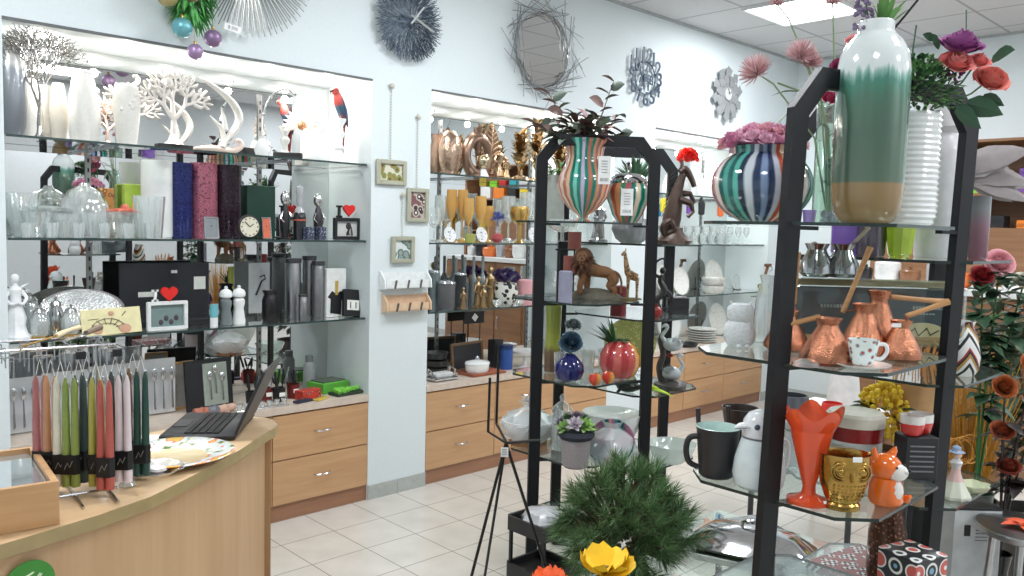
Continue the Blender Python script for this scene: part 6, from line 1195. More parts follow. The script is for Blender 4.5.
pl_ = Spot((-.22, -2.60, 0), 1.0); b = MB(); b.box((0, 0, .24), (.62, .20, .48), .01); solo('flower_planter', 'dark planter box under the yellow and orange flowers, mostly out of the picture', 'planter', pl_, b, mat((60, 56, 54), .6), RZ)
def poppy(px, d, z, r, m, lab, n=7, c_=(120, 90, 30)):
    s_ = at(px, z, d=d, k=1); t = T('artificial_flower', lab, 'flower', Spot((s_.p.x, s_.p.y, .47), 1.0), RZ, 'artificial flowers in the planter'); h = z - .47; b = MB(); b.tube([(0, 0, 0), (.005, 0, h * .6), (0, 0, h)], .003, 5); t.part('stem', b, GREEN)
    for i in range(n):
        a = i * 2.4; b = MB(); g = []; tilt = .45 + .5 * (i / n)
        for u in range(5):
            row = []
            for v_ in range(5):
                uu = u / 4; vv = (v_ - 2) / 2; w = math.sin(PI * (uu * .75 + .12)) * r * .62; rr_ = uu * r; zz_ = rr_ * math.sin(tilt) + .06 * r * math.sin(vv * 7 + i) * uu * 2
                x = rr_ * math.cos(tilt); y = vv * w; row.append(b._v((x * math.cos(a) - y * math.sin(a), x * math.sin(a) + y * math.cos(a), h + zz_)))
            g.append(row)
        for u in range(4):
            for v_ in range(4): b._f([g[u][v_], g[u][v_ + 1], g[u + 1][v_ + 1], g[u + 1][v_]])
        t.part('petal', b, m, sharp=80)
    b = MB(); b.ball((0, 0, h + r * .12), r * .16, 10); t.part('centre', b, mat(c_, .7))
poppy(606, 2.2, .672, .085, YM, 'large ruffled yellow flower below the pine bush'); poppy(549, 2.15, .655, .055, OM, 'orange flower at the bottom edge left of the yellow one', 12); poppy(716, 2.1, .655, .04, LM, 'small yellow-green flower at the bottom edge in front of the silver tray', 9)
# ================================================================== NEAREST RACK, top
n = NT('bubble_vase_glaze'); co_, o = n.xyz(); ang = n.math('ARCTAN2', o[1], o[0]); u = n.math('MULTIPLY_ADD', ang, 1 / (2 * PI), .5)
no = n.n('ShaderNodeTexNoise', Scale=9.0, Detail=2.0); mp = n.n('ShaderNodeMapping'); mp.inputs['Scale'].default_value = (1, 1, .5); n.l(co_, mp.inputs[0]); n.l(mp.outputs[0], no.inputs['Vector'])
u = n.math('FRACT', n.math('ADD', u, n.math('MULTIPLY_ADD', no.outputs['Fac'], .05, -.025)))
half = [(176, 120, 136), (226, 214, 206), (20, 88, 84), (64, 156, 144), (24, 96, 92), (90, 180, 164), (26, 52, 76), (206, 214, 222), (38, 58, 92), (132, 152, 186), (40, 54, 88), (196, 200, 214), (190, 84, 56), (236, 206, 178), (172, 74, 60)]
full = half; st = []
for i, c in enumerate(full): st += [(i / 15, c), ((i + .7) / 15, c)]
u2 = n.math('FRACT', n.math('MULTIPLY', u, 3))
n.bsdf(n.ramp(u2, st), .06, coat=.7)
bs_ = at(760, 1.6305, d=2.4)
t = T('bubble_vase', 'large round bubble vase with teal, navy, rust and pink vertical stripes', 'vase', bs_, RZ); b = MB()
prof = [(18, 0)] + [(49 * math.cos(a) ** .9 if a < 1.5 else 10, 37 + 38 * math.sin(a)) for a in [-1.1 + i * .17 for i in range(13)]] + [(31, 75)]
b.lathe(hollow(prof, .8), seg=72); t.part('body', b, n.m); b = MB(); b.box((10, -47.5, 11), (7, .5, 4), rot=(.7, .2, 0)); t.part('small_label', b, TAGW)
t = T('pink_hydrangeas', 'cushion of pink artificial hydrangea blossoms on top of the round striped vase', 'flowers', Spot(bs_.p + V((0, 0, 70 * bs_.k)), bs_.k), RZ)
PM = [mat((226, 168, 192), .7), mat((238, 194, 212), .7), mat((212, 144, 176), .7), mat((230, 176, 188), .7)]
rn = random.Random(4)
for i in range(52):
    a = i * 2.399; r = 40 * math.sqrt((i + .5) / 52); z_ = 24 * (1 - (r / 46) ** 2) + rn.uniform(-2, 3); b = MB(); b.rose((r * math.cos(a), r * math.sin(a), z_), rn.uniform(7, 10), 14, seed=i, tilt=(-math.sin(a) * r / 45, math.cos(a) * r / 45, 0)); t.part('blossom', b, PM[i % 4])
b = MB(); b.lathe([(0, -2), (24, 0), (30, 6), (24, 14), (0, 19)], seg=24); t.part('moss', b, mat((190, 120, 150), .8))
tv = at(865, 1.6305, d=2.08)
n = NT('tri_colour_glaze'); co_, o = n.xyz(); H = 198 * tv.k; zz = n.math('DIVIDE', o[2], H); mp = n.n('ShaderNodeMapping'); mp.inputs['Scale'].default_value = (1, 1, .08); n.l(co_, mp.inputs[0]); no = n.n('ShaderNodeTexNoise', Scale=60.0, Detail=3.0); n.l(mp.outputs[0], no.inputs['Vector'])
z1 = n.math('ADD', zz, n.math('MULTIPLY', n.math('MULTIPLY_ADD', no.outputs['Fac'], .16, -.08), n.math('GREATER_THAN', zz, .27)))
c = n.ramp(z1, [(0, (140, 116, 78)), (.195, (146, 120, 80)), (.205, (88, 110, 92)), (.45, (80, 106, 90)), (.6, (82, 116, 98)), (.69, (80, 138, 120)), (.725, (144, 184, 172)), (.75, (222, 230, 230)), (1, (226, 232, 232))]); n.bsdf(c, .1, coat=.6)
t = T('tall_tricolour_vase', 'very tall glazed vase, white above green above brown, on the nearest rack', 'vase', tv, RZ); b = MB(); b.lathe(hollow([(20, 0), (26, 3), (31, 12), (33.5, 30), (34.5, 60), (34, 150), (32, 165), (26, 178), (20, 184), (17, 188), (17, 196), (16, 198)], 1.5), seg=56); t.part('body', b, n.m)
t = T('tall_vase_flowers', 'purple hyacinth and long green leaves rising from the tall tri-colour vase', 'flowers', Spot(tv.p + V((0, 0, 192 * tv.k)), tv.k), RZ); b = MB(); rn = random.Random(5); b.tube([(0, 0, -20), (-10, 0, 14), (-14, 0, 40)], 1, 5)
for i in range(90): f_ = rn.random(); a = rn.uniform(0, 2 * PI); b.m(1).ball((-12 - 4 * f_ + (9 - 4 * f_) * math.cos(a), (9 - 4 * f_) * math.sin(a), -2 + 50 * f_), 2.2, 5)
t.part('hyacinth', b, [GREEN, mat((126, 110, 140), .7)]); b = MB()
for i in range(26): a = rn.uniform(0, 2 * PI); b.leaf((6, 0, -6), (math.cos(a) * .5 + .25, math.sin(a) * .5, 1), rn.uniform(30, 62), 6, .25)
t.part('leaves', b, [mat((104, 156, 84), .5)])
b = MB(); b.tube([(8, -6, -10), (24, -6, 10), (42, -6, 34)], 1.2, 5); t.part('bare_twig', b, BLACK)
rv = at(906, 1.6305, d=2.19)
lath('white_ribbed_vase', 'tall white vase with horizontal ribs beside the tri-colour vase', 'vase', rv, hollow([(23 + 3.6 * min(1, i / 4) + (1.0 if i % 2 else -.7), i * 2.75) for i in range(41)], 1.8), GLAZE, sharp=15)
t = T('mixed_bouquet', 'bouquet of boxwood with purple and coral roses above the white ribbed vase', 'bouquet', Spot(rv.p + V((0, 0, 112 * rv.k)), rv.k), RZ)
rn = random.Random(6); b = MB(); G3 = [mat((66, 112, 66), .5), mat((100, 146, 82), .5), mat((42, 78, 50), .5)]
for i in range(900):
    u_, a = rn.random(), rn.uniform(0, 2 * PI); el = rn.uniform(-.5, 1.4); d = V((math.cos(a) * math.cos(el), math.sin(a) * math.cos(el), math.sin(el))); R_ = 12 + 30 * math.sqrt(u_); p = V((-4, -4, 17)) + V((d.x * R_ * 1.05, d.y * R_ * .8, d.z * R_ * .85)); b.m(rn.randrange(3)).leaf(p, d + V((rn.uniform(-.6, .6), rn.uniform(-.6, .6), rn.uniform(-.2, .6))), rn.uniform(5, 8), 4.4, .2)
t.part('boxwood', b, G3)['kind'] = 'stuff'
for nm, x, y, z_, r, c, tl in (('purple_rose', 40, -6, 66, 19, (162, 92, 150), .5), ('coral_rose', 34, -12, 47, 15, (232, 142, 138), .8), ('coral_rose', 58, -6, 50, 11, (230, 132, 128), .6), ('coral_rose', 70, -10, 32, 16, (234, 142, 130), .9)):
    b = MB(); b.rose((x, y, z_), r, 36, seed=int(r), tilt=(tl, 0, 0)); t.part(nm, b, mat(c, .6)); b = MB(); b.tube([(x * .3, 0, 4), (x * .8, 0, z_ * .6), (x, y * .5, z_)], .9, 5); t.part('stem', b, GREEN)
b = MB()
for i in range(60): b.ball((rn.uniform(-2, 44), rn.uniform(-10, 6), rn.uniform(28, 50)), rn.uniform(1.4, 2.6), 6)
t.part('small_purple_berries', b, mat((112, 52, 92), .6))['kind'] = 'stuff'; b = MB()
for x, z_, dx, dz, L, w in ((50, 8, .9, -.1, 34, 22), (40, 4, .8, -.5, 28, 18), (72, 52, .7, .5, 24, 16), (20, 62, -.5, .7, 20, 9), (14, 70, -.6, .3, 16, 8), (66, 16, .7, -.2, 20, 12)): b.leaf((x, -4, z_), (dx, -.2, dz), L, w, .2, side=(.1, -.4, .8))
b.tube([(0, 0, 20), (-4, 0, 60), (-2, 0, 84)], .8, 5); b.tube([(30, 0, 20), (48, 0, 70), (46, 0, 100)], .7, 5); t.part('large_leaves', b, [mat((48, 84, 60), .45)])
t = T('grey_bottle_vase', 'tall smooth grey-white bottle vase behind the right post of the nearest rack', 'vase', at(936, 1.5355, d=2.66), RZ); b = MB(); b.lathe(hollow([(20, 0), (21, 3), (20, 100), (19, 112), (15, 118), (14, 122), (19, 128), (19, 160)]), seg=36); t.part('body', b, mat((206, 206, 208), .25))
gv = at(830, 1.6305, d=2.5)
t = T('clear_square_vase', 'tall clear glass vase holding dried stems and the pink aster flowers', 'vase', gv, RZ); b = MB(); b.lathe(hollow([(17, 0), (18, 3), (18, 118), (19, 120)]), seg=28); t.part('glass', b, glass((240, 250, 244), 1.8, .04, .06)); b = MB()
for i in range(16): b.box((rn.uniform(-9, 9), rn.uniform(-9, 9), 3 + (i % 3) * 4), (7, 7, 6), 1.6, rot=(i, i * 2, i))
t.part('crystal_stones', b, mat((178, 166, 200), .2, .2))
t = T('pink_aster_stems', 'dried stems with spiky dusty-pink asters reaching above the round striped vase', 'flowers', Spot(gv.p + V((0, 0, 12 * gv.k)), gv.k), RZ); b = MB()
AS = [mat((206, 160, 166), .7), mat((222, 190, 188), .7)]
heads = [(-81, -4, 134, 19, 0, 'aster'), (-38, 0, 152, 17, 1, 'aster'), (-62, 6, 204, 8, 1, 'small_aster'), (-8, 4, 206, 9, 1, 'small_aster'), (-26, 4, 146, 12, 1, 'aster')]
b.tube([(0, 0, 0), (-6, 0, 70), (-16, 0, 112), (-60, -2, 126)], [1.6, 1.4, 1.2, 1], 6)
for x, y, z_, r, k_, nm in heads: b.tube([(x * .05, 0, 0), (x * .25, 0, z_ * .55), (x * .8, y, z_ * .93), (x, y, z_)], [1.2, 1, .9, .8], 5)
t.part('stems', b, mat((130, 150, 112), .6))
for j, (x, y, z_, r, k_, nm) in enumerate(heads):
    b = MB(); ax = V((-.8 if j == 0 else -.1, -.5, .6)).normalized(); q1 = ax.orthogonal().normalized(); q2 = ax.cross(q1)
    for i in range(110 if r > 10 else 50):
        a = i * 2.4; sp_ = 1.5 * (i / (110 if r > 10 else 50)) ** .6; d = (ax * math.cos(sp_) + (q1 * math.cos(a) + q2 * math.sin(a)) * math.sin(sp_)).normalized(); b.m(i % 2); p0 = V((x, y, z_)); b.tube([p0, p0 + d * r * .6, p0 + d * r + V((0, 0, r * .08))], [.7, .8, .2], 3)
    t.part(nm, b, AS)
b = MB()
for i in range(34): z_ = rn.uniform(10, 150); a = rn.uniform(0, 2 * PI); b.m(i % 2).leaf((-z_ * .08, 0, z_), (math.cos(a), math.sin(a), .6), rn.uniform(12, 24), 5, .3)
for q in ((-44, 100, -.7, -.6), (-40, 118, -.9, .1), (-30, 96, -.6, .5)): b.m(0).leaf((q[0], 0, q[1]), (q[2], 0, q[3]), 26, 7, .3)
t.part('leaves', b, [mat((120, 140, 112), .6), mat((84, 116, 84), .6)])
t = T('magenta_roses', 'dark magenta rose stem behind the tall tri-colour vase', 'flowers', at(838, 1.6305, d=2.36), RZ); b = MB(); b.tube([(0, 0, 0), (-3, 0, 80), (-4, 0, 150)], 1, 5); b.leaf((-4, 0, 146), (.8, 0, 1), 30, 8, .1); b.leaf((-4, 0, 120), (-.8, 0, .6), 24, 9, .3); t.part('stem', b, GREEN)
for x, z_, r, c in ((-2, 152, 14, (150, 48, 96)), (6, 138, 12, (160, 50, 104)), (-16, 124, 8, (206, 80, 120)), (8, 178, 11, (222, 150, 150))): b = MB(); b.rose((x, -4, z_), r, 26, seed=int(z_), tilt=(.9, 0, 0)); t.part('rose', b, mat(c, .6))
t = T('amethyst_votive', 'small crystal and amethyst glass votives on the top shelf beside the left post', 'votive', at(803, 1.6305, d=2.2), RZ)
for x in (-8, 6): b = MB(); b.lathe(tumbler(7, 13), c=(x, 0, 0), seg=10); t.part('cup', b, glass((214, 200, 236), 2, .05, .3, 'lilac_glass'))
# ---- glass vases under the top shelf
lath('purple_glass_vase', 'purple crackle glass vase standing below the tri-colour vase', 'vase', at(848, 1.5355, d=2.72), hollow([(15, 0), (17, 3), (17, 52), (16, 54)]), glass((178, 130, 226), 1.8, .06, .45, 'purple_glass'))
lath('smoky_glass_vase', 'smoky plum glass vase between the purple and the lime glass vases', 'vase', at(870, 1.5355, d=2.66), hollow([(13, 0), (14, 3), (14, 50), (13, 52)]), glass((120, 108, 126), 1.8, .06, .45, 'smoky_glass'))
lath('lime_glass_vase', 'yellow-green faceted glass vase left of the grey bottle vase', 'vase', at(899, 1.5355, d=2.62), hollow([(9, 0), (11, 3), (16, 40), (17, 52)]), glass((220, 236, 90), 1.8, .06, .35, 'lime_vase_glass'), seg=10, sharp=10)
lath('maroon_glass_vase', 'tall maroon to grey graded glass vase right of the right post', 'vase', at(977, 1.5355, d=2.6), hollow([(8, 0), (9, 2), (9.5, 58), (9.5, 62)]), bands([(0, (112, 70, 84)), (.5, (130, 96, 108)), (.8, (120, 122, 126)), (1, (96, 100, 104))], .15, .2, interp='LINEAR'))
# ================================================================== coffee pots
CP = NT('hammered_copper'); co_, o = CP.xyz(); vo = CP.n('ShaderNodeTexVoronoi', Scale=260.0); CP.l(co_, vo.inputs['Vector']); CP.bsdf((190, 128, 100), .24, 1, bump=vo.outputs['Distance'], bs=.5, bd=.002); CP = CP.m
HW = wood((196, 146, 96), (170, 120, 76), .5, 6, 0, 'handle_wood')
def cezve(px, d, z, lab, h, w, m, handle, rz=RZ, hm=HW, sh=None):
    t = T('coffee_pot', lab, 'coffee pot', at(px, z, d=d), rz, 'long-handled coffee pots'); b = MB()
    b.lathe([(0, 0), (w * .40, 0), (w * .5, h * .08), (w * .5, h * .2), (w * .36, h * .5), (w * .2, h * .8), (w * .19, h * .86), (w * .26, h * 1), (w * .25, h * 1), (w * .17, h * .86), (w * .34, h * .5), (0, h * .1)], seg=36); t.part('body', b, m)
    b = MB(); hx, hz, ex, ez, y = handle; p0 = V((w * .2 * (1 if hx > 0 else -1), y * .2, h * .88)); p1 = V((hx, y * .5, hz)); p2 = V((ex, y, ez)); b.tube([p0, p1], 1.4, 6, .6); t.part('shank', b, m)
    b = MB(); b.tube([p1, p1 + (p2 - p1) * .08, p1 + (p2 - p1) * .5, p2], [2.2, 2.8, 2.4, 3.4], 10); t.part('handle', b, hm)
    if sh: b = MB(); b.box((sh, -w * .22, h * .9), (9, .5, 4)); t.part('price_label', b, TAGW)
cezve(826, 2.06, 1.2755, 'copper coffee pot nearest the left post, wooden handle pointing left', 46, 52, CP, (-8, 47, -48, 36, 2), sh=0)
cezve(862, 2.18, 1.2755, 'copper coffee pot in the middle with its wooden handle raised steeply', 54, 47, CP, (-19, 44, 8, 110, 14))
cezve(899, 2.15, 1.2755, 'copper coffee pot at the right with its wooden handle pointing right', 40, 42, CP, (4, 44, 46, 60, 0), sh=-9)
cezve(876, 2.28, 1.2755, 'taller copper coffee pot behind the middle one, handle pointing right', 62, 44, CP, (12, 56, 70, 52, 4))
cezve(786, 2.28, 1.2755, 'copper coffee pot behind the left post', 40, 44, CP, (6, 46, 8, 98, 4))
bxs = at(872, 1.2755, d=2.44); k0 = bxs.k
t = T('acrylic_coffee_display', 'clear rounded acrylic case over a slate-grey card behind the copper coffee pots', 'display case', bxs, RZ)
b = MB(); b.box((-2, 3, 29), (158, 3, 56), .3); cd_ = t.part('slate_card', b, mat((66, 76, 84), .5)); b = MB(); b.box((-2, 3, 61.5), (158, 16, 6), .5); t.part('golden_top_edge', b, mat((150, 130, 88), .4)); b = MB(); b.box((-2, 1, 5), (156, 2, 8)); t.part('sand_strip', b, mat((180, 146, 96), .6))
b = MB(); 
for r0, z_, n_, x0 in ((0, 38, 10, 40), (0, 32, 6, 44), (0, 38, 8, -52)):
    for i in range(n_): b.box((x0 + i * 3.2, .9, z_), (2.0 + (i % 3) * .3, .3, 3.4 if z_ > 35 else 1.6))
t.part('worn_lettering', b, mat((150, 158, 158), .6), cd_); b = MB(); b.M = sx_; b.lathe([(0, -.9), (22, -.9), (22, -.5), (0, -.5)], c=(50, 14, 0), seg=32, sy=.42); t.part('cream_oval', b, mat((206, 192, 150), .6), cd_)
b = MB(); b.tube([(36, .2, 12), (42, .2, 18), (46, .2, 10), (54, .2, 18), (58, .2, 11), (66, .2, 16)], .6, 4); t.part('script_print', b, BLACK, cd_)
b = MB(); b.box((0, -6, 33), (168, 26, 66), 9); t.part('acrylic_cover', b, glass((242, 248, 246), 1.3, .03, .03, 'acrylic'))
STC = mat((170, 172, 174), .12, 1)
for px, lab, hd in ((812, 'shiny steel coffee pot on top of the acrylic case, left of two', (-4, 34, -16, 6, -2)), (838, 'shiny steel coffee pot on the acrylic case, long pale handle pointing up', (7, 36, 42, 74, -10))):
    s_ = at(px, 1.2755, d=2.42); s_.p.z += 67 * k0; t = T('steel_coffee_pot', lab, 'coffee pot', s_, RZ, 'two steel coffee pots'); b = MB(); b.lathe([(0, 0), (12, 0), (16, 4), (15, 14), (10, 24), (9, 27), (12, 33), (11.4, 33), (8, 27), (14, 13), (0, 2)], seg=28); t.part('body', b, STC)
    b = MB(); p1 = V((hd[0], hd[4], hd[1])); p2 = V((hd[2], hd[4], hd[3])); b.tube([(5, 0, 30), p1], 1.2, 6); b.tube([p1, p2], [1.8, 2.6], 8); t.part('handle', b, mat((166, 150, 132), .4))
t = T('espresso_cup', 'white espresso cup with red floral print standing on its saucer', 'cup', Spot(at(862, 1.2755, d=2.0).p + V((0, 0, 4.4 * 2.0 / F)), 2.0 / F), RZ); b = MB(); b.lathe(hollow([(9, 0), (11, 2), (14.5, 20), (15, 25)]), seg=36); t.part('cup', b, n_cup if 0 else spotted((230, 238, 236), [(190, 30, 50), (206, 60, 70), (120, 180, 170)], 62, .36, .12)); b = MB(); b.tube([(13.5, 0, 20), (22, 0, 20), (24, 0, 13), (19, 0, 6), (12.5, 0, 6)], 2, 8); t.part('handle', b, GLAZE)
lath('saucer', 'white saucer under the espresso cup', 'saucer', at(862, 1.2755, d=2.0), [(0, 0), (13, 0), (26, 4), (27, 5.4), (25.6, 5.4), (13, 2.2), (0, 2)], GLAZE, seg=40)
lath('glass_coaster', 'small round glass lid lying left of the espresso saucer', 'lid', at(806, 1.2755, d=2.02), [(0, 0), (14, 0), (13, 4), (6, 7), (0, 8)], CRYSTAL)
t = T('owl_vase', 'matt white textured owl-shaped vase on the left end of the coffee pot shelf', 'vase', at(739, 1.2755, d=2.34), RZ); TX = mat((208, 212, 214), .6, bump=1.0, scale=130); b = MB(); b.lathe([(0, 0), (11, 0), (15, 6), (15.6, 14), (14, 22), (12, 25), (0, 25)], seg=28); t.part('body', b, TX); b = MB(); b.lathe([(0, 25), (11, 25), (13, 29), (13, 38), (10, 42), (6, 43), (5, 41), (0, 40)], seg=28); b.tube([(-8, 0, 40), (-11, 0, 45)], [3, .6], 7); b.tube([(8, 0, 40), (11, 0, 45)], [3, .6], 7); t.part('head', b, TX)
b = MB()
for s_ in (-1, 1): b.ball((s_ * 4, -14, .8 + 1), (3, 3, 2), 8)
t.part('feet', b, TX)
t = T('clear_tall_jar', 'tall clear and copper glass jar behind the left post', 'jar', at(766, 1.2755, d=2.46), RZ); b = MB(); b.lathe(hollow([(12, 0), (14, 6), (12, 40), (7, 58), (9, 66)]), seg=26); t.part('glass', b, CRYSTAL)
# ================================================================== gift shelf
t = T('black_jumbo_mug', 'large matt black mug with a pale mint inside at the left of the lower shelf', 'mug', at(716, .9205, d=2.28), RZ); b = MB(); b.lathe([(0, 0), (15, 0), (17, 2), (21, 46), (22, 50)], seg=40); t.part('body', b, mat((40, 38, 42), .35)); b = MB(); b.lathe([(22, 50), (21, 50.4), (19, 46), (15, 4), (0, 3)], seg=40, cap=False); t.part('inside_glaze', b, mat((190, 214, 208), .2)); b = MB(); b.tube([(-18, 0, 40), (-28, 0, 38), (-31, 0, 26), (-27, 0, 13), (-15, 0, 8)], [3, 3, 3, 3, 2.6], 9); t.part('handle', b, mat((40, 38, 42), .35))
for px, lab, d_ in ((700, 'black wooden stirring stick standing behind the black mug handle', 2.33), (730, 'second black stick standing behind the mug rim', 2.36)):
    b = MB(); b.tube([(0, 0, 0), (-4, 3, 62)], [1.6, 2.6], 7); solo('stirring_stick', lab, 'stick', at(px, .9205, d=d_), b, mat((54, 44, 42), .4), group='stirring sticks')
lath('dark_bowl', 'dark brown round bowl just behind the black mug', 'bowl', at(738, .9205, d=2.46), hollow([(9, 0), (14, 30), (18, 52)]), mat((60, 48, 46), .3))
t = T('penguin_jug', 'white ceramic penguin-shaped jug with a grey eye and a beak', 'jug', at(758, .9205, d=2.19), RZ)
b = MB(); b.lathe([(0, 0), (19, 0), (24, 4), (26, 14), (24, 30), (20, 44), (18, 50)], seg=40); t.part('body', b, mat((206, 216, 218), .12, coat=.6)); b = MB(); b.lathe([(18.2, 50), (17.6, 51), (18.4, 52)], seg=40, cap=False); t.part('seam', b, mat((110, 114, 118), .4)); b = MB(); b.lathe([(18, 52), (18.6, 58), (17, 68), (12, 75), (5, 78), (0, 78.5)], seg=40, cap=False); b.tube([(-15, -3, 62), (-22, -4, 62), (-28, -5, 60.5)], [6, 4.2, 1.6], 12, .8); t.part('head', b, mat((222, 224, 228), .12, coat=.6))
b = MB(); b.ball((-8.5, -16.2, 64), (3, 1.2, 3), 12); ey = t.part('eye', b, mat((84, 96, 112), .2)); b = MB(); b.tube([(-14, -12, 62.4), (-22, -8.4, 60.6), (-27.5, -6.4, 60)], .4, 4); t.part('beak_line', b, GREY)
b = MB(); b.tube([(18, 6, 48), (30, 8, 44), (30, 8, 22), (22, 6, 14)], 2.6, 8); t.part('handle', b, mat((206, 216, 218), .12, coat=.6))
t = T('orange_tulip_vase', 'tall translucent orange glass vase with a pointed tulip rim', 'vase', at(808, .9205, d=2.08), RZ); OG = glass((240, 96, 52), 1.3, .06, .72, 'orange_glass'); b = MB(); b.lathe([(0, 0), (21, 0), (21, 3), (12, 6), (7, 9), (6, 16), (10, 30), (16, 52), (21, 74)], seg=40); t.part('stem_and_body', b, OG)
b = MB(); b.lathe([(21, 74), (24, 80), (27, 86), (29, 92)], seg=40, fn=lambda t_, z_, r: r * (1 + .06 * (z_ - 74) / 18 * math.cos(5 * t_)), cap=False)
for v_ in b.b.verts:
    a = math.atan2(v_.co.y, v_.co.x); f_ = (v_.co.z - 74) / 18; v_.co.z += f_ * 5.5 * math.cos(5 * a)
t.part('tulip_rim', b, OG, sharp=90); b = MB(); b.box((12, -17, 5), (6, .5, 3), rot=(-.8, 0, 0)); t.part('price_label', b, TAGW)
GO = mat((178, 144, 78), .2, 1, bump=.15, scale=80)
t = T('gold_owl_cup', 'shiny gold owl-shaped ceramic cup with big ringed eyes and a dotted chest', 'cup', at(842, .9205, d=2.04), RZ); b = MB(); b.lathe(hollow([(17, 0), (17, 5), (15, 7), (18, 12), (23, 26), (24.5, 42), (24, 54), (25, 56)]), seg=48, fn=lambda t_, z_, r: r * (1 + .05 * max(0, (z_ - 40) / 16) * abs(math.cos(t_ + PI / 2 - PI / 2)) ** 6), sy=.8); t.part('body', b, GO)
for s_ in (-1, 1):
    b = MB(); 
    for r in (9, 6.2): b.tube([(s_ * 10.5 + r * math.cos(a), -17.5 + .02 * (r * math.cos(a)) ** 2, 41 + r * math.sin(a)) for a in [2 * PI * i / 20 for i in range(21)]], 1.1, 6)
    b.ball((s_ * 10.5, -18, 41), (3.6, 2, 3.6), 12); t.part('eye', b, GO)
b = MB(); b.tube([(0, -18, 40), (0, -22, 34), (0, -19, 31)], [2.6, 1.8, .6], 8); t.part('beak', b, GO); b = MB()
for r in range(5):
    for c_ in range(9 - (r > 3)): x = -15 + c_ * 3.8; zz = 27 - r * 3.8; b.ball((x, -18.2 + .016 * x * x - r * -.9, zz), (1.3, 1, 1.3), 6)
t.part('chest_dots', b, GO)['kind'] = 'stuff'; b = MB(); b.box((4, -20, 54.5), (9, .5, 5)); t.part('price_label', b, TAGW)
t = T('fox_figurine', 'orange and white ceramic fox figure seated right of the gold owl', 'figurine', at(885, .9205, d=2.09), RZ); OC = mat((232, 112, 36), .12, coat=.6); WC = mat((226, 222, 218), .15, coat=.5)
b = MB(); b.lathe([(0, 0), (15, 0), (17, 4), (16, 18), (13, 26), (0, 28)], seg=26); b.ball((-2, -1, 36), (16, 14, 14), 18); b.tube([(-12, 0, 44), (-14, 0, 52), (-13, 0, 56)], [5, 3, .6], 8); b.tube([(4, 3, 46), (8, 3, 53), (9, 3, 56)], [5, 3, .6], 8); t.part('body', b, OC)
b = MB(); b.ball((6, -9, 33), (11, 7, 9), 14); b.ball((12, -12, 35), (4, 4, 3), 10); b.ball((4, -9, 14), (9, 8, 12), 12); t.part('white_face_and_chest', b, WC); b = MB(); b.ball((15.5, -14.5, 36.4), 1.8, 8); t.part('nose', b, BLACK)
for q in ((3, -14.2, 39), (12, -10.6, 41)): b = MB(); b.ball(q, 1.2, 8); t.part('eye', b, BLACK)
b = MB(); b.tube([(14, 2, 3), (20, -4, 5), (20, -10, 10)], [4, 4.4, 1.6], 9); t.part('tail', b, OC)
t = T('black_speaker_box', 'black upright box between the fox and the right post', 'box', at(914, .9205, d=2.33), RZ); b = MB(); b.box((0, 0, 21), (32, 26, 42), 1); t.part('box', b, mat((38, 38, 42), .5)); b = MB()
for i in range(6): b.box((0, -13.3, 8 + i * 5), (24, .4, 1.4))
t.part('grille', b, GREY)
for px, lab, dx in ((902, 'red and white dipped cup standing on the black box, left of two', -7), (912, 'red and white dipped cup at the back right of the black box', 6)):
    s_ = at(914, .9205, d=2.33); s_.p = s_.p + PR * dx * s_.k + V((0, 0, 42.3 * s_.k)) + V((CW.x, CW.y, 0)) * (5 if dx > 0 else -4) * s_.k
    lath('dipped_cup', lab, 'cup', s_, hollow([(7, 0), (10, 3), (11.5, 12), (11.5, 20)]), bands([(0, (206, 44, 40)), (.55, (206, 44, 40)), (.6, (226, 224, 220))], .2, 20 * s_.k, .08, 60), 'red and white cups')
t = T('lidded_cake_tin', 'round container with a white lid and a dark red band behind the gold owl', 'container', at(853, .9205, d=2.44), RZ); b = MB(); b.lathe([(0, 0), (24, 0), (26, 3), (26, 26), (0, 26)], seg=40); t.part('clear_base', b, glass((232, 236, 236), 1.6, .04, .45, 'cloudy_plastic')); b = MB(); b.lathe([(26.4, 26), (27, 40), (0, 40)], seg=40, cap=False); b.lathe([(0, 26.2), (26.4, 26.2)], seg=40); t.part('red_band', b, mat((140, 32, 32), .25)); b = MB(); b.lathe([(0, 40.2), (27.6, 40.2), (27.6, 50), (25, 53), (0, 53.4)], seg=40); t.part('lid', b, mat((214, 208, 196), .35))
t = T('clear_cake_dome', 'round cloudy clear container left of the red-banded tin', 'container', at(806, .9205, d=2.42), RZ); b = MB(); b.lathe([(0, 0), (20, 0), (22, 3), (22, 34), (0, 36)], seg=32); t.part('body', b, glass((226, 230, 232), 1.6, .04, .5, 'cloudy_plastic')); b = MB(); b.lathe([(0, 36.2), (23, 36.2), (23, 42), (0, 43)], seg=32); t.part('lid', b, mat((186, 188, 188), .3)); b = MB(); b.tube([(-12, 0, 43), (-8, 0, 52), (8, 0, 52), (12, 0, 43)], 1.4, 6); t.part('handle', b, GREY)
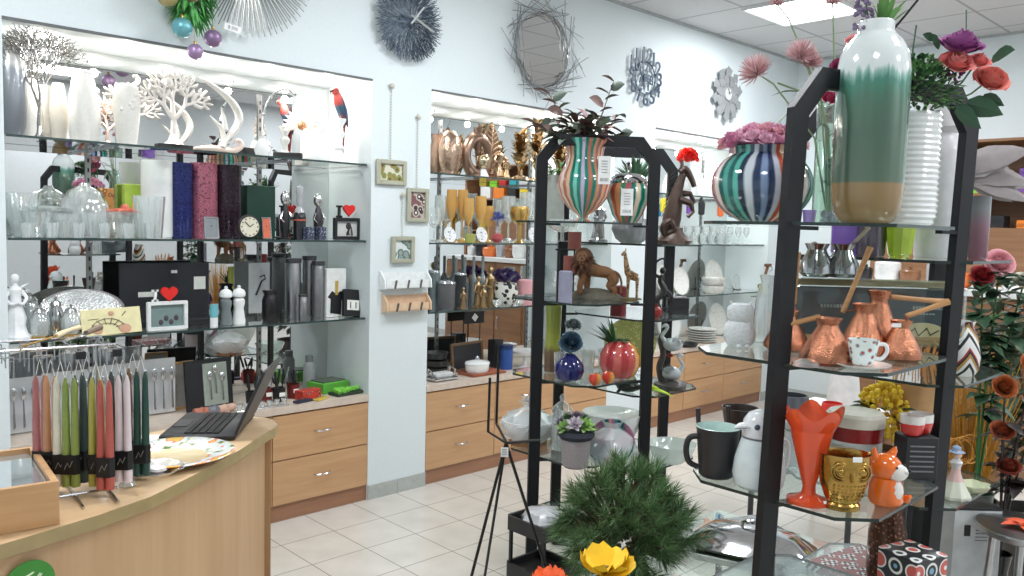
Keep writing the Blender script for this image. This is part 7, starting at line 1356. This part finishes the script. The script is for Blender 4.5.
# ---- second column of the nearest rack
t = T('yellow_flower_wreath', 'ball of yellow artificial flowers with dark leaves in a small pot behind the coffee pots', 'plant', at(879, .8205, d=2.72), RZ); b = MB(); b.lathe(hollow([(12, 0), (16, 24)]), seg=24); t.part('pot', b, BROWN); rn = random.Random(3); b = MB()
for i in range(320):
    a, e_ = rn.uniform(0, 2 * PI), rn.uniform(-.8, 1.5); d = V((math.cos(a) * math.cos(e_), math.sin(a) * math.cos(e_), math.sin(e_))); R_ = rn.uniform(18, 31); b.m(rn.choice((0, 0, 1))).ball(V((0, 0, 56)) + V((d.x * R_ * .85, d.y * R_ * .7, d.z * R_ * 1.15)), rn.uniform(1.6, 3.2), 5)
t.part('yellow_blossoms', b, [mat((244, 206, 60), .6), mat((226, 178, 50), .6)])['kind'] = 'stuff'; b = MB()
for i in range(22): a, e_ = rn.uniform(0, 2 * PI), rn.uniform(-.6, 1.2); d = V((math.cos(a) * math.cos(e_), math.sin(a) * math.cos(e_), math.sin(e_))); b.leaf(V((0, 0, 56)) + d * 16, d, 20, 10, .3)
t.part('leaves', b, DGREEN); b = MB(); b.tube([(0, 0, 4), (0, 0, 40)], 2, 6); t.part('stem', b, BROWN)
t = T('peach_gauze_vase', 'vase wrapped in peach coloured gauze and dried grasses behind the red and white cups', 'vase', at(908, .8205, d=2.78), RZ); b = MB(); b.lathe(hollow([(12, 0), (15, 20), (20, 60), (25, 88), (27, 92)]), seg=28, fn=lambda t_, z_, r: r * (1 + .08 * math.cos(9 * t_ + z_ * .1))); t.part('gauze', b, mat((206, 160, 112), .7)); b = MB()
for i in range(40): a = i * 2.4; b.tube([(0, 0, 20), (9 * math.cos(a), 9 * math.sin(a), 70), (20 * math.cos(a), 18 * math.sin(a), 112 + (i % 5) * 5)], .6, 4)
t.part('dried_grass', b, mat((196, 132, 60), .7))['kind'] = 'stuff'
t = T('patterned_vase', 'upright vase with diagonal white, black and gold stripes beside the right post', 'vase', at(959, 1.1805, d=2.52), RZ)
n = NT('chevron_print'); co_, o = n.xyz(); zz = n.math('ADD', n.math('MULTIPLY', o[2], 11), n.math('MULTIPLY', n.math('ABSOLUTE', o[0]), 16)); n.bsdf(n.ramp(n.math('FRACT', zz), [(0, (222, 222, 220)), (.34, (30, 30, 34)), (.5, (222, 222, 220)), (.66, (176, 140, 70)), (.8, (30, 30, 34)), (.9, (150, 40, 50))], 'CONSTANT'), .35)
b = MB(); b.lathe(hollow([(13, 0), (17, 6), (18, 20), (14, 40), (10, 48), (12, 54)]), seg=30); t.part('body', b, n.m)
t = T('porcelain_lady', 'porcelain lady figurine in a white and pink dress with a blue bonnet', 'figurine', at(954, .8205, d=2.46), RZ); b = MB(); b.lathe([(0, 0), (14, 0), (15, 3), (10, 12), (5, 24), (4, 30), (6, 36), (2.4, 40), (0, 41)], seg=30, fn=lambda t_, z_, r: r * (1 + (.09 * math.cos(8 * t_) if z_ < 20 else 0))); t.part('dress', b, bands([(0, (214, 216, 200)), (.4, (216, 180, 176)), (.7, (206, 204, 204))], .2, .13)); b = MB(); b.ball((0, -1, 44), (4, 4, 4.6), 12); t.part('head', b, mat((228, 200, 184), .4)); b = MB(); b.lathe([(8, 46), (4.4, 47), (4, 51), (0, 53)], c=(0, 1, 0), seg=18, cap=False); b.lathe([(0, 46.2), (8, 46)], c=(0, 1, 0), seg=18, cap=False); t.part('bonnet', b, mat((150, 170, 200), .4))
lath('green_shell_dish', 'pale green leaf-shaped dish right of the porcelain lady', 'dish', at(972, .8205, d=2.52), [(0, 0), (8, 0), (13, 3), (16, 8), (15, 8), (9, 2.6), (0, 2)], mat((196, 200, 168), .3), fn=lambda t, z, r: r * (1 + .12 * math.cos(6 * t)))
t = T('white_product_carton', 'white carton with a black top on the bottom shelf beside the right post', 'box', at(962, .4655, d=2.70), RZ); b = MB(); b.box((0, 0, 40), (46, 40, 80), .3); c_ = t.part('carton', b, mat((206, 208, 210), .5)); b = MB(); b.box((0, 0, 81), (46.4, 40.4, 2)); t.part('black_top', b, mat((40, 42, 46), .5)); b = MB(); b.box((-10, -20.3, 60), (6, .3, 11)); t.part('black_mark', b, BLACK, c_); b = MB()
for i in range(5): b.box((4, -20.3, 64 - i * 3.4), (12, .3, .8))
t.part('small_print', b, GREY, c_)
# ================================================================== lower things
t = T('low_display_table', 'low glass-topped table under the silver serving dish behind the nearest rack', 'table', Spot((.78, -2.27, 0), 1.0), 0); b = MB(); W(-.34, .42, -.27, .27, .37, .38, b); t.part('tabletop', b, RG)
for sx2 in (-.8, 1):
    for sy2 in (-1, 1): b = MB(); b.box((sx2 * .39, sy2 * .24, .1845), (.02, .02, .369)); t.part('leg', b, BLACK)
t = T('silver_chafing_dish', 'large polished silver serving dish with a faceted domed lid', 'serving dish', Spot((.83, -2.37, .381), .97), -1.25)
b = MB(); P = octa(-.25, .25, -.165, .165, .05); P2 = octa(-.23, .23, -.145, .145, .05); P3 = octa(-.16, .16, -.085, .085, .03); P4 = octa(-.06, .06, -.03, .03, .015)
MS = mat((206, 206, 208), .08, 1)
def loft(b, rows):
    rr_ = [[b._v((x, y, z)) for x, y in P_] for P_, z in rows]
    for a_, c_ in zip(rr_, rr_[1:]):
        for i in range(8): b._f([a_[i], a_[(i + 1) % 8], c_[(i + 1) % 8], c_[i]])
    b._f(rr_[-1]); b._f(rr_[0][::-1])
loft(b, [(P2, 0), (P, .03), (P, .036)]); t.part('tray', b, MS)
b = MB(); loft(b, [(P2, .038), (P2, .05), (P3, .10), (P4, .115)]); t.part('lid', b, MS)
b = MB(); b.tube([(-.04, 0, .115), (-.03, 0, .135), (.03, 0, .135), (.04, 0, .115)], .007, 8); b.ball((0, 0, .138), (.018, .012, .01), 10); t.part('lid_handle', b, MS)
for s_ in (-1, 1): b = MB(); b.tube([(s_ * .245, -.05, .034), (s_ * .275, -.04, .045), (s_ * .275, .04, .045), (s_ * .245, .05, .034)], .006, 8); t.part('side_handle', b, MS)
t = T('ribbed_silver_tray', 'ribbed silver tray edge right of the silver serving dish', 'tray', Spot((1.11, -2.22, .381), .9), -.4); b = MB(); b.box((0, 0, .008), (.2, .22, .014), .004)
for i in range(16): b.box((-.09 + i * .012, 0, .017), (.005, .2, .006))
t.part('tray', b, MS)
n = NT('woven_checker'); co_, o = n.xyz(); ck = n.n('ShaderNodeTexChecker', Scale=85.0); n.l(co_, ck.inputs['Vector']); ck.inputs[1].default_value = rgb((60, 60, 66)); ck.inputs[2].default_value = rgb((214, 214, 212)); vo = n.n('ShaderNodeTexVoronoi', Scale=30.0); n.l(co_, vo.inputs['Vector']); mx = n.n('ShaderNodeMix', data_type='RGBA'); n.l(n.math('GREATER_THAN', vo.outputs['Distance'], .45), mx.inputs[0]); n.l(ck.outputs[0], mx.inputs[6]); mx.inputs[7].default_value = rgb((150, 110, 110)); n.bsdf(mx.outputs[2], .7)
for i in range(3): b = MB(); b.box((0, 0, .005), (.30, .24, .009), .002); solo('woven_placemat', ['lowest', 'middle', 'topmost'][i] + ' of three black and white checked placemats on the bottom shelf', 'placemat', Spot((.80, -2.80 + .0, .4655 + i * .011), 1.0), b, n.m, -.35 + i * .08, 'checked placemats')
n = NT('dotted_print'); co_, o = n.xyz(); vo = n.n('ShaderNodeTexVoronoi', Scale=19.0); vo.inputs['Randomness'].default_value = .05; n.l(co_, vo.inputs['Vector'])
rings = n.ramp(vo.outputs['Distance'], [(0, (30, 30, 34)), (.16, (120, 170, 200)), (.24, (30, 30, 34)), (.36, (224, 224, 222)), (.47, (40, 40, 46))], 'CONSTANT'); r2 = n.ramp(vo.outputs['Distance'], [(0, (226, 226, 224)), (.2, (200, 92, 84)), (.42, (224, 224, 222)), (.5, (36, 36, 40))], 'CONSTANT'); sp_ = n.n('ShaderNodeSeparateColor'); n.l(vo.outputs['Color'], sp_.inputs[0]); mx = n.n('ShaderNodeMix', data_type='RGBA'); n.l(n.math('GREATER_THAN', sp_.outputs[0], .5), mx.inputs[0]); n.l(rings, mx.inputs[6]); n.l(r2, mx.inputs[7]); n.bsdf(mx.outputs[2], .35)
s_ = at(908, .5655, d=2.24, k=1)
for i, (dx, dz, w) in enumerate(((0, 0, .13), (.005, .092, .125))):
    b = MB(); b.box((0, 0, .045), (w, .12, .088), .003); solo('dotted_gift_box', ['lower', 'upper'][i] + ' gift box printed with black, blue and red circles', 'box', Spot(s_.p + V((dx, 0, dz)), 1.0), b, n.m, RZ + .35 + i * .1, 'gift boxes with circles')
t = T('sequined_vase', 'dark copper sequined vase on the low shelf behind the dotted boxes', 'vase', at(884, .4655, d=2.62), RZ); b = MB(); b.lathe(hollow([(14, 0), (18, 20), (18, 60), (13, 84), (16, 94)]), seg=30); t.part('body', b, spotted((84, 58, 48), [(190, 140, 110), (120, 80, 66)], 90, .4, .25, .6))
# ================================================================== right edge: floor vases, roses, stool
t = T('golden_reed_vase', 'black floor vase with tall golden dried reeds at the right', 'vase', Spot((1.50, -2.88, 0), 1.0), RZ); b = MB(); b.lathe(hollow([(.09, 0), (.10, .02), (.13, .56), (.125, .60)], .01), seg=28); t.part('vase', b, mat((34, 34, 38), .3)); b = MB(); rn = random.Random(8)
for i in range(210):
    a = rn.uniform(0, 2 * PI); q = rn.uniform(.02, .20); h = rn.uniform(.3, .62); b.m(rn.randrange(2)).tube([(.05 * math.cos(a), .05 * math.sin(a), .5), (q * .6 * math.cos(a), q * .6 * math.sin(a), .6 + h * .5), (q * math.cos(a), q * math.sin(a), .6 + h)], [.0025, .002, .001], 3)
t.part('reeds', b, [mat((204, 152, 56), .6), mat((170, 124, 50), .6)])['kind'] = 'stuff'; b = MB()
for i in range(14):
    a0 = rn.uniform(0, 2 * PI); cx = rn.uniform(-.20, -.02); cz = rn.uniform(.68, .84); r = rn.uniform(.03, .06); b.tube([(cx + r * math.cos(a0 + j * .5), -.12 + j * .004, cz + r * math.sin(a0 + j * .5)) for j in range(16)], .003, 5)
t.part('curled_willow', b, mat((206, 146, 60), .6))
def rose_stem(name, lab, base, heads, leafm, stemm, nleaf, seed, group=None, lw=1.0):
    t = T(name, lab, 'flowers', Spot(base, 1.0), RZ, group); rn = random.Random(seed); st = MB(); lf = MB()
    for j, (dx, dy, h, r, m, nm) in enumerate(heads):
        st.tube([(0, 0, .02), (dx * .3, dy * .3, h * .5), (dx, dy, h)], [.005, .004, .003], 6)
        b = MB(); b.rose((dx, dy, h), r, 34, seed=seed + j, tilt=(1.0 - .2 * j, -.2, 0)); t.part(nm, b, m)
        for i in range(nleaf):
            f_ = rn.uniform(.55, .98); a = rn.uniform(0, 2 * PI); lf.leaf((dx * f_, dy * f_, h * f_), (math.cos(a), math.sin(a), rn.uniform(-.3, .6)), rn.uniform(.06, .10) * lw, .045 * lw, .3)
    t.part('stems', st, stemm); t.part('leaves', lf, leafm); return t
s1 = Spot((1.27, -2.99, 0), 1.0); t = T('green_floor_vase', 'dark green floor vase holding the pink and red rose stems', 'vase', s1, RZ); b = MB(); b.lathe(hollow([(.07, 0), (.09, .3), (.05, .62), (.06, .70)], .008), seg=24); t.part('body', b, mat((40, 60, 52), .3))
rose_stem('pink_rose_stems', 'pink and red artificial roses with dense green leaves at the right edge', (1.27, -2.99, .62), [(.03, 0, .90, .048, mat((236, 176, 184), .6), 'pink_rose'), (-.04, -.02, .855, .036, mat((150, 36, 44), .6), 'red_rose'), (.12, 0, .84, .038, mat((226, 226, 212), .6), 'white_rose'), (.03, .02, .62, .02, GREEN, 'rosebud')], [mat((54, 86, 60), .5)], GREEN, 34, 4, None, 1.1)
s2 = Spot((1.10, -3.12, 0), 1.0); t = T('slim_black_vase', 'slim black vase holding the rust-coloured rose branch', 'vase', s2, RZ); b = MB(); b.lathe(hollow([(.045, 0), (.055, .2), (.03, .5), (.04, .56)], .006), seg=22); t.part('body', b, GLOSSBLACK)
RU = mat((176, 96, 50), .55); rose_stem('rust_rose_branch', 'dark branch of rust-orange artificial roses with blackish leaves', (1.10, -3.12, .50), [(-.02, 0, .62, .038, RU, 'rust_rose'), (.07, 0, .70, .038, RU, 'rust_rose'), (-.03, -.02, .48, .036, mat((168, 84, 52), .55), 'rust_rose'), (.0, -.02, .36, .036, mat((140, 64, 46), .55), 'rust_rose'), (.09, 0, .52, .03, RU, 'rust_rose')], [mat((48, 40, 40), .5)], mat((46, 36, 34), .5), 6, 9, None, 1.0)
t = T('satin_flower', 'very large silver-grey fabric flower with long pointed petals, beside the right post', 'flower', Spot((1.11, -2.905, .07), 1.0), RZ); b = MB(); b.tube([(0, 0, .0), (.0, 0, 1.0), (0, 0, 1.74)], .005, 6); b.lathe([(0, -.07), (.08, -.07), (.08, -.05), (0, -.05)], seg=20); b.tube([(0, 0, -.06), (0, 0, .01)], .005, 6); t.part('stem', b, GREY); b = MB(); rn = random.Random(4)
for i in range(24):
    a = rn.uniform(-.8, 1.0); e_ = rn.uniform(-.6, .6); d = V((math.cos(a) * math.cos(e_), -.5 * abs(math.sin(e_)) - .15, math.sin(a) * .42 + rn.uniform(-.08, .08))); b.m(i % 2).leaf((0, 0, 1.77), d, rn.uniform(.13, .25), .10, .22, side=(0.1, .5, .9))
for i in range(14): a = i * 2.4; b.leaf((0, -.01, 1.76), (math.cos(a) * .6, -.8, math.sin(a)), .07, .04, .1)
t.part('petals', b, [mat((176, 170, 168), .4), mat((150, 142, 142), .4)])
t = T('metal_stool', 'round metal stool with an orange leaf cloth at the bottom right corner', 'stool', Spot((.93, -3.24, 0), 1.25), RZ); b = MB(); b.lathe([(0, .56), (.11, .56), (.12, .565), (.12, .575), (.115, .579), (0, .576)], seg=40); t.part('seat', b, mat((170, 170, 172), .3, 1))
for i in range(4): a = PI / 4 + i * PI / 2; b = MB(); b.tube([(.075 * math.cos(a), .075 * math.sin(a), .56), (.11 * math.cos(a), .11 * math.sin(a), 0)], .009, 8); t.part('leg', b, mat((190, 190, 192), .3, 1))
b = MB(); b.tube([(.098 * math.cos(a), .098 * math.sin(a), .35) for a in [2 * PI * i / 20 for i in range(21)]], .005, 6); t.part('foot_ring', b, mat((190, 190, 192), .3, 1))
t = T('orange_leaf', 'bright orange artificial maple leaf lying on the metal stool', 'leaf', Spot((.93, -3.24, .7245), 1.0), RZ); b = MB()
for a, L in ((0, .09), (.7, .075), (-.7, .07), (2.4, .07), (-2.4, .06), (PI, .09)): b.leaf((0, 0, .004), (math.cos(a), math.sin(a), .08), L, .045, .06)
t.part('leaf', b, mat((226, 84, 36), .6))

t = T('tall_artificial_plant', 'tall dark green leafy artificial plant behind the roses at the right edge', 'plant', Spot((2.35, -2.95, 0), 1.0), RZ); b = MB(); b.lathe(hollow([(.13, 0), (.17, .34), (.18, .36)], .012), seg=28); t.part('pot', b, mat((52, 46, 44), .5))
b = MB(); rn = random.Random(21)
for i in range(7): a = i * .9; b.tube([(0, 0, .2), (.06 * math.cos(a), .06 * math.sin(a), .8), (.22 * math.cos(a), .2 * math.sin(a), 1.35)], [.012, .009, .005], 6)
t.part('stems', b, BROWN); b = MB()
for i in range(700):
    a, e_ = rn.uniform(0, 2 * PI), rn.uniform(-1.3, 1.4); R_ = rn.uniform(.1, 1) ** .5; p = V((R_ * .36 * math.cos(a) * math.cos(e_), R_ * .3 * math.sin(a) * math.cos(e_), .95 + R_ * .52 * math.sin(e_))); b.m(rn.choice((0, 0, 1, 2))).leaf(p, (math.cos(a), math.sin(a), rn.uniform(-.6, .5)), rn.uniform(.07, .12), .045, .3)
t.part('leaves', b, [mat((42, 66, 44), .5), mat((62, 90, 54), .5), mat((90, 84, 52), .5)])['kind'] = 'stuff'
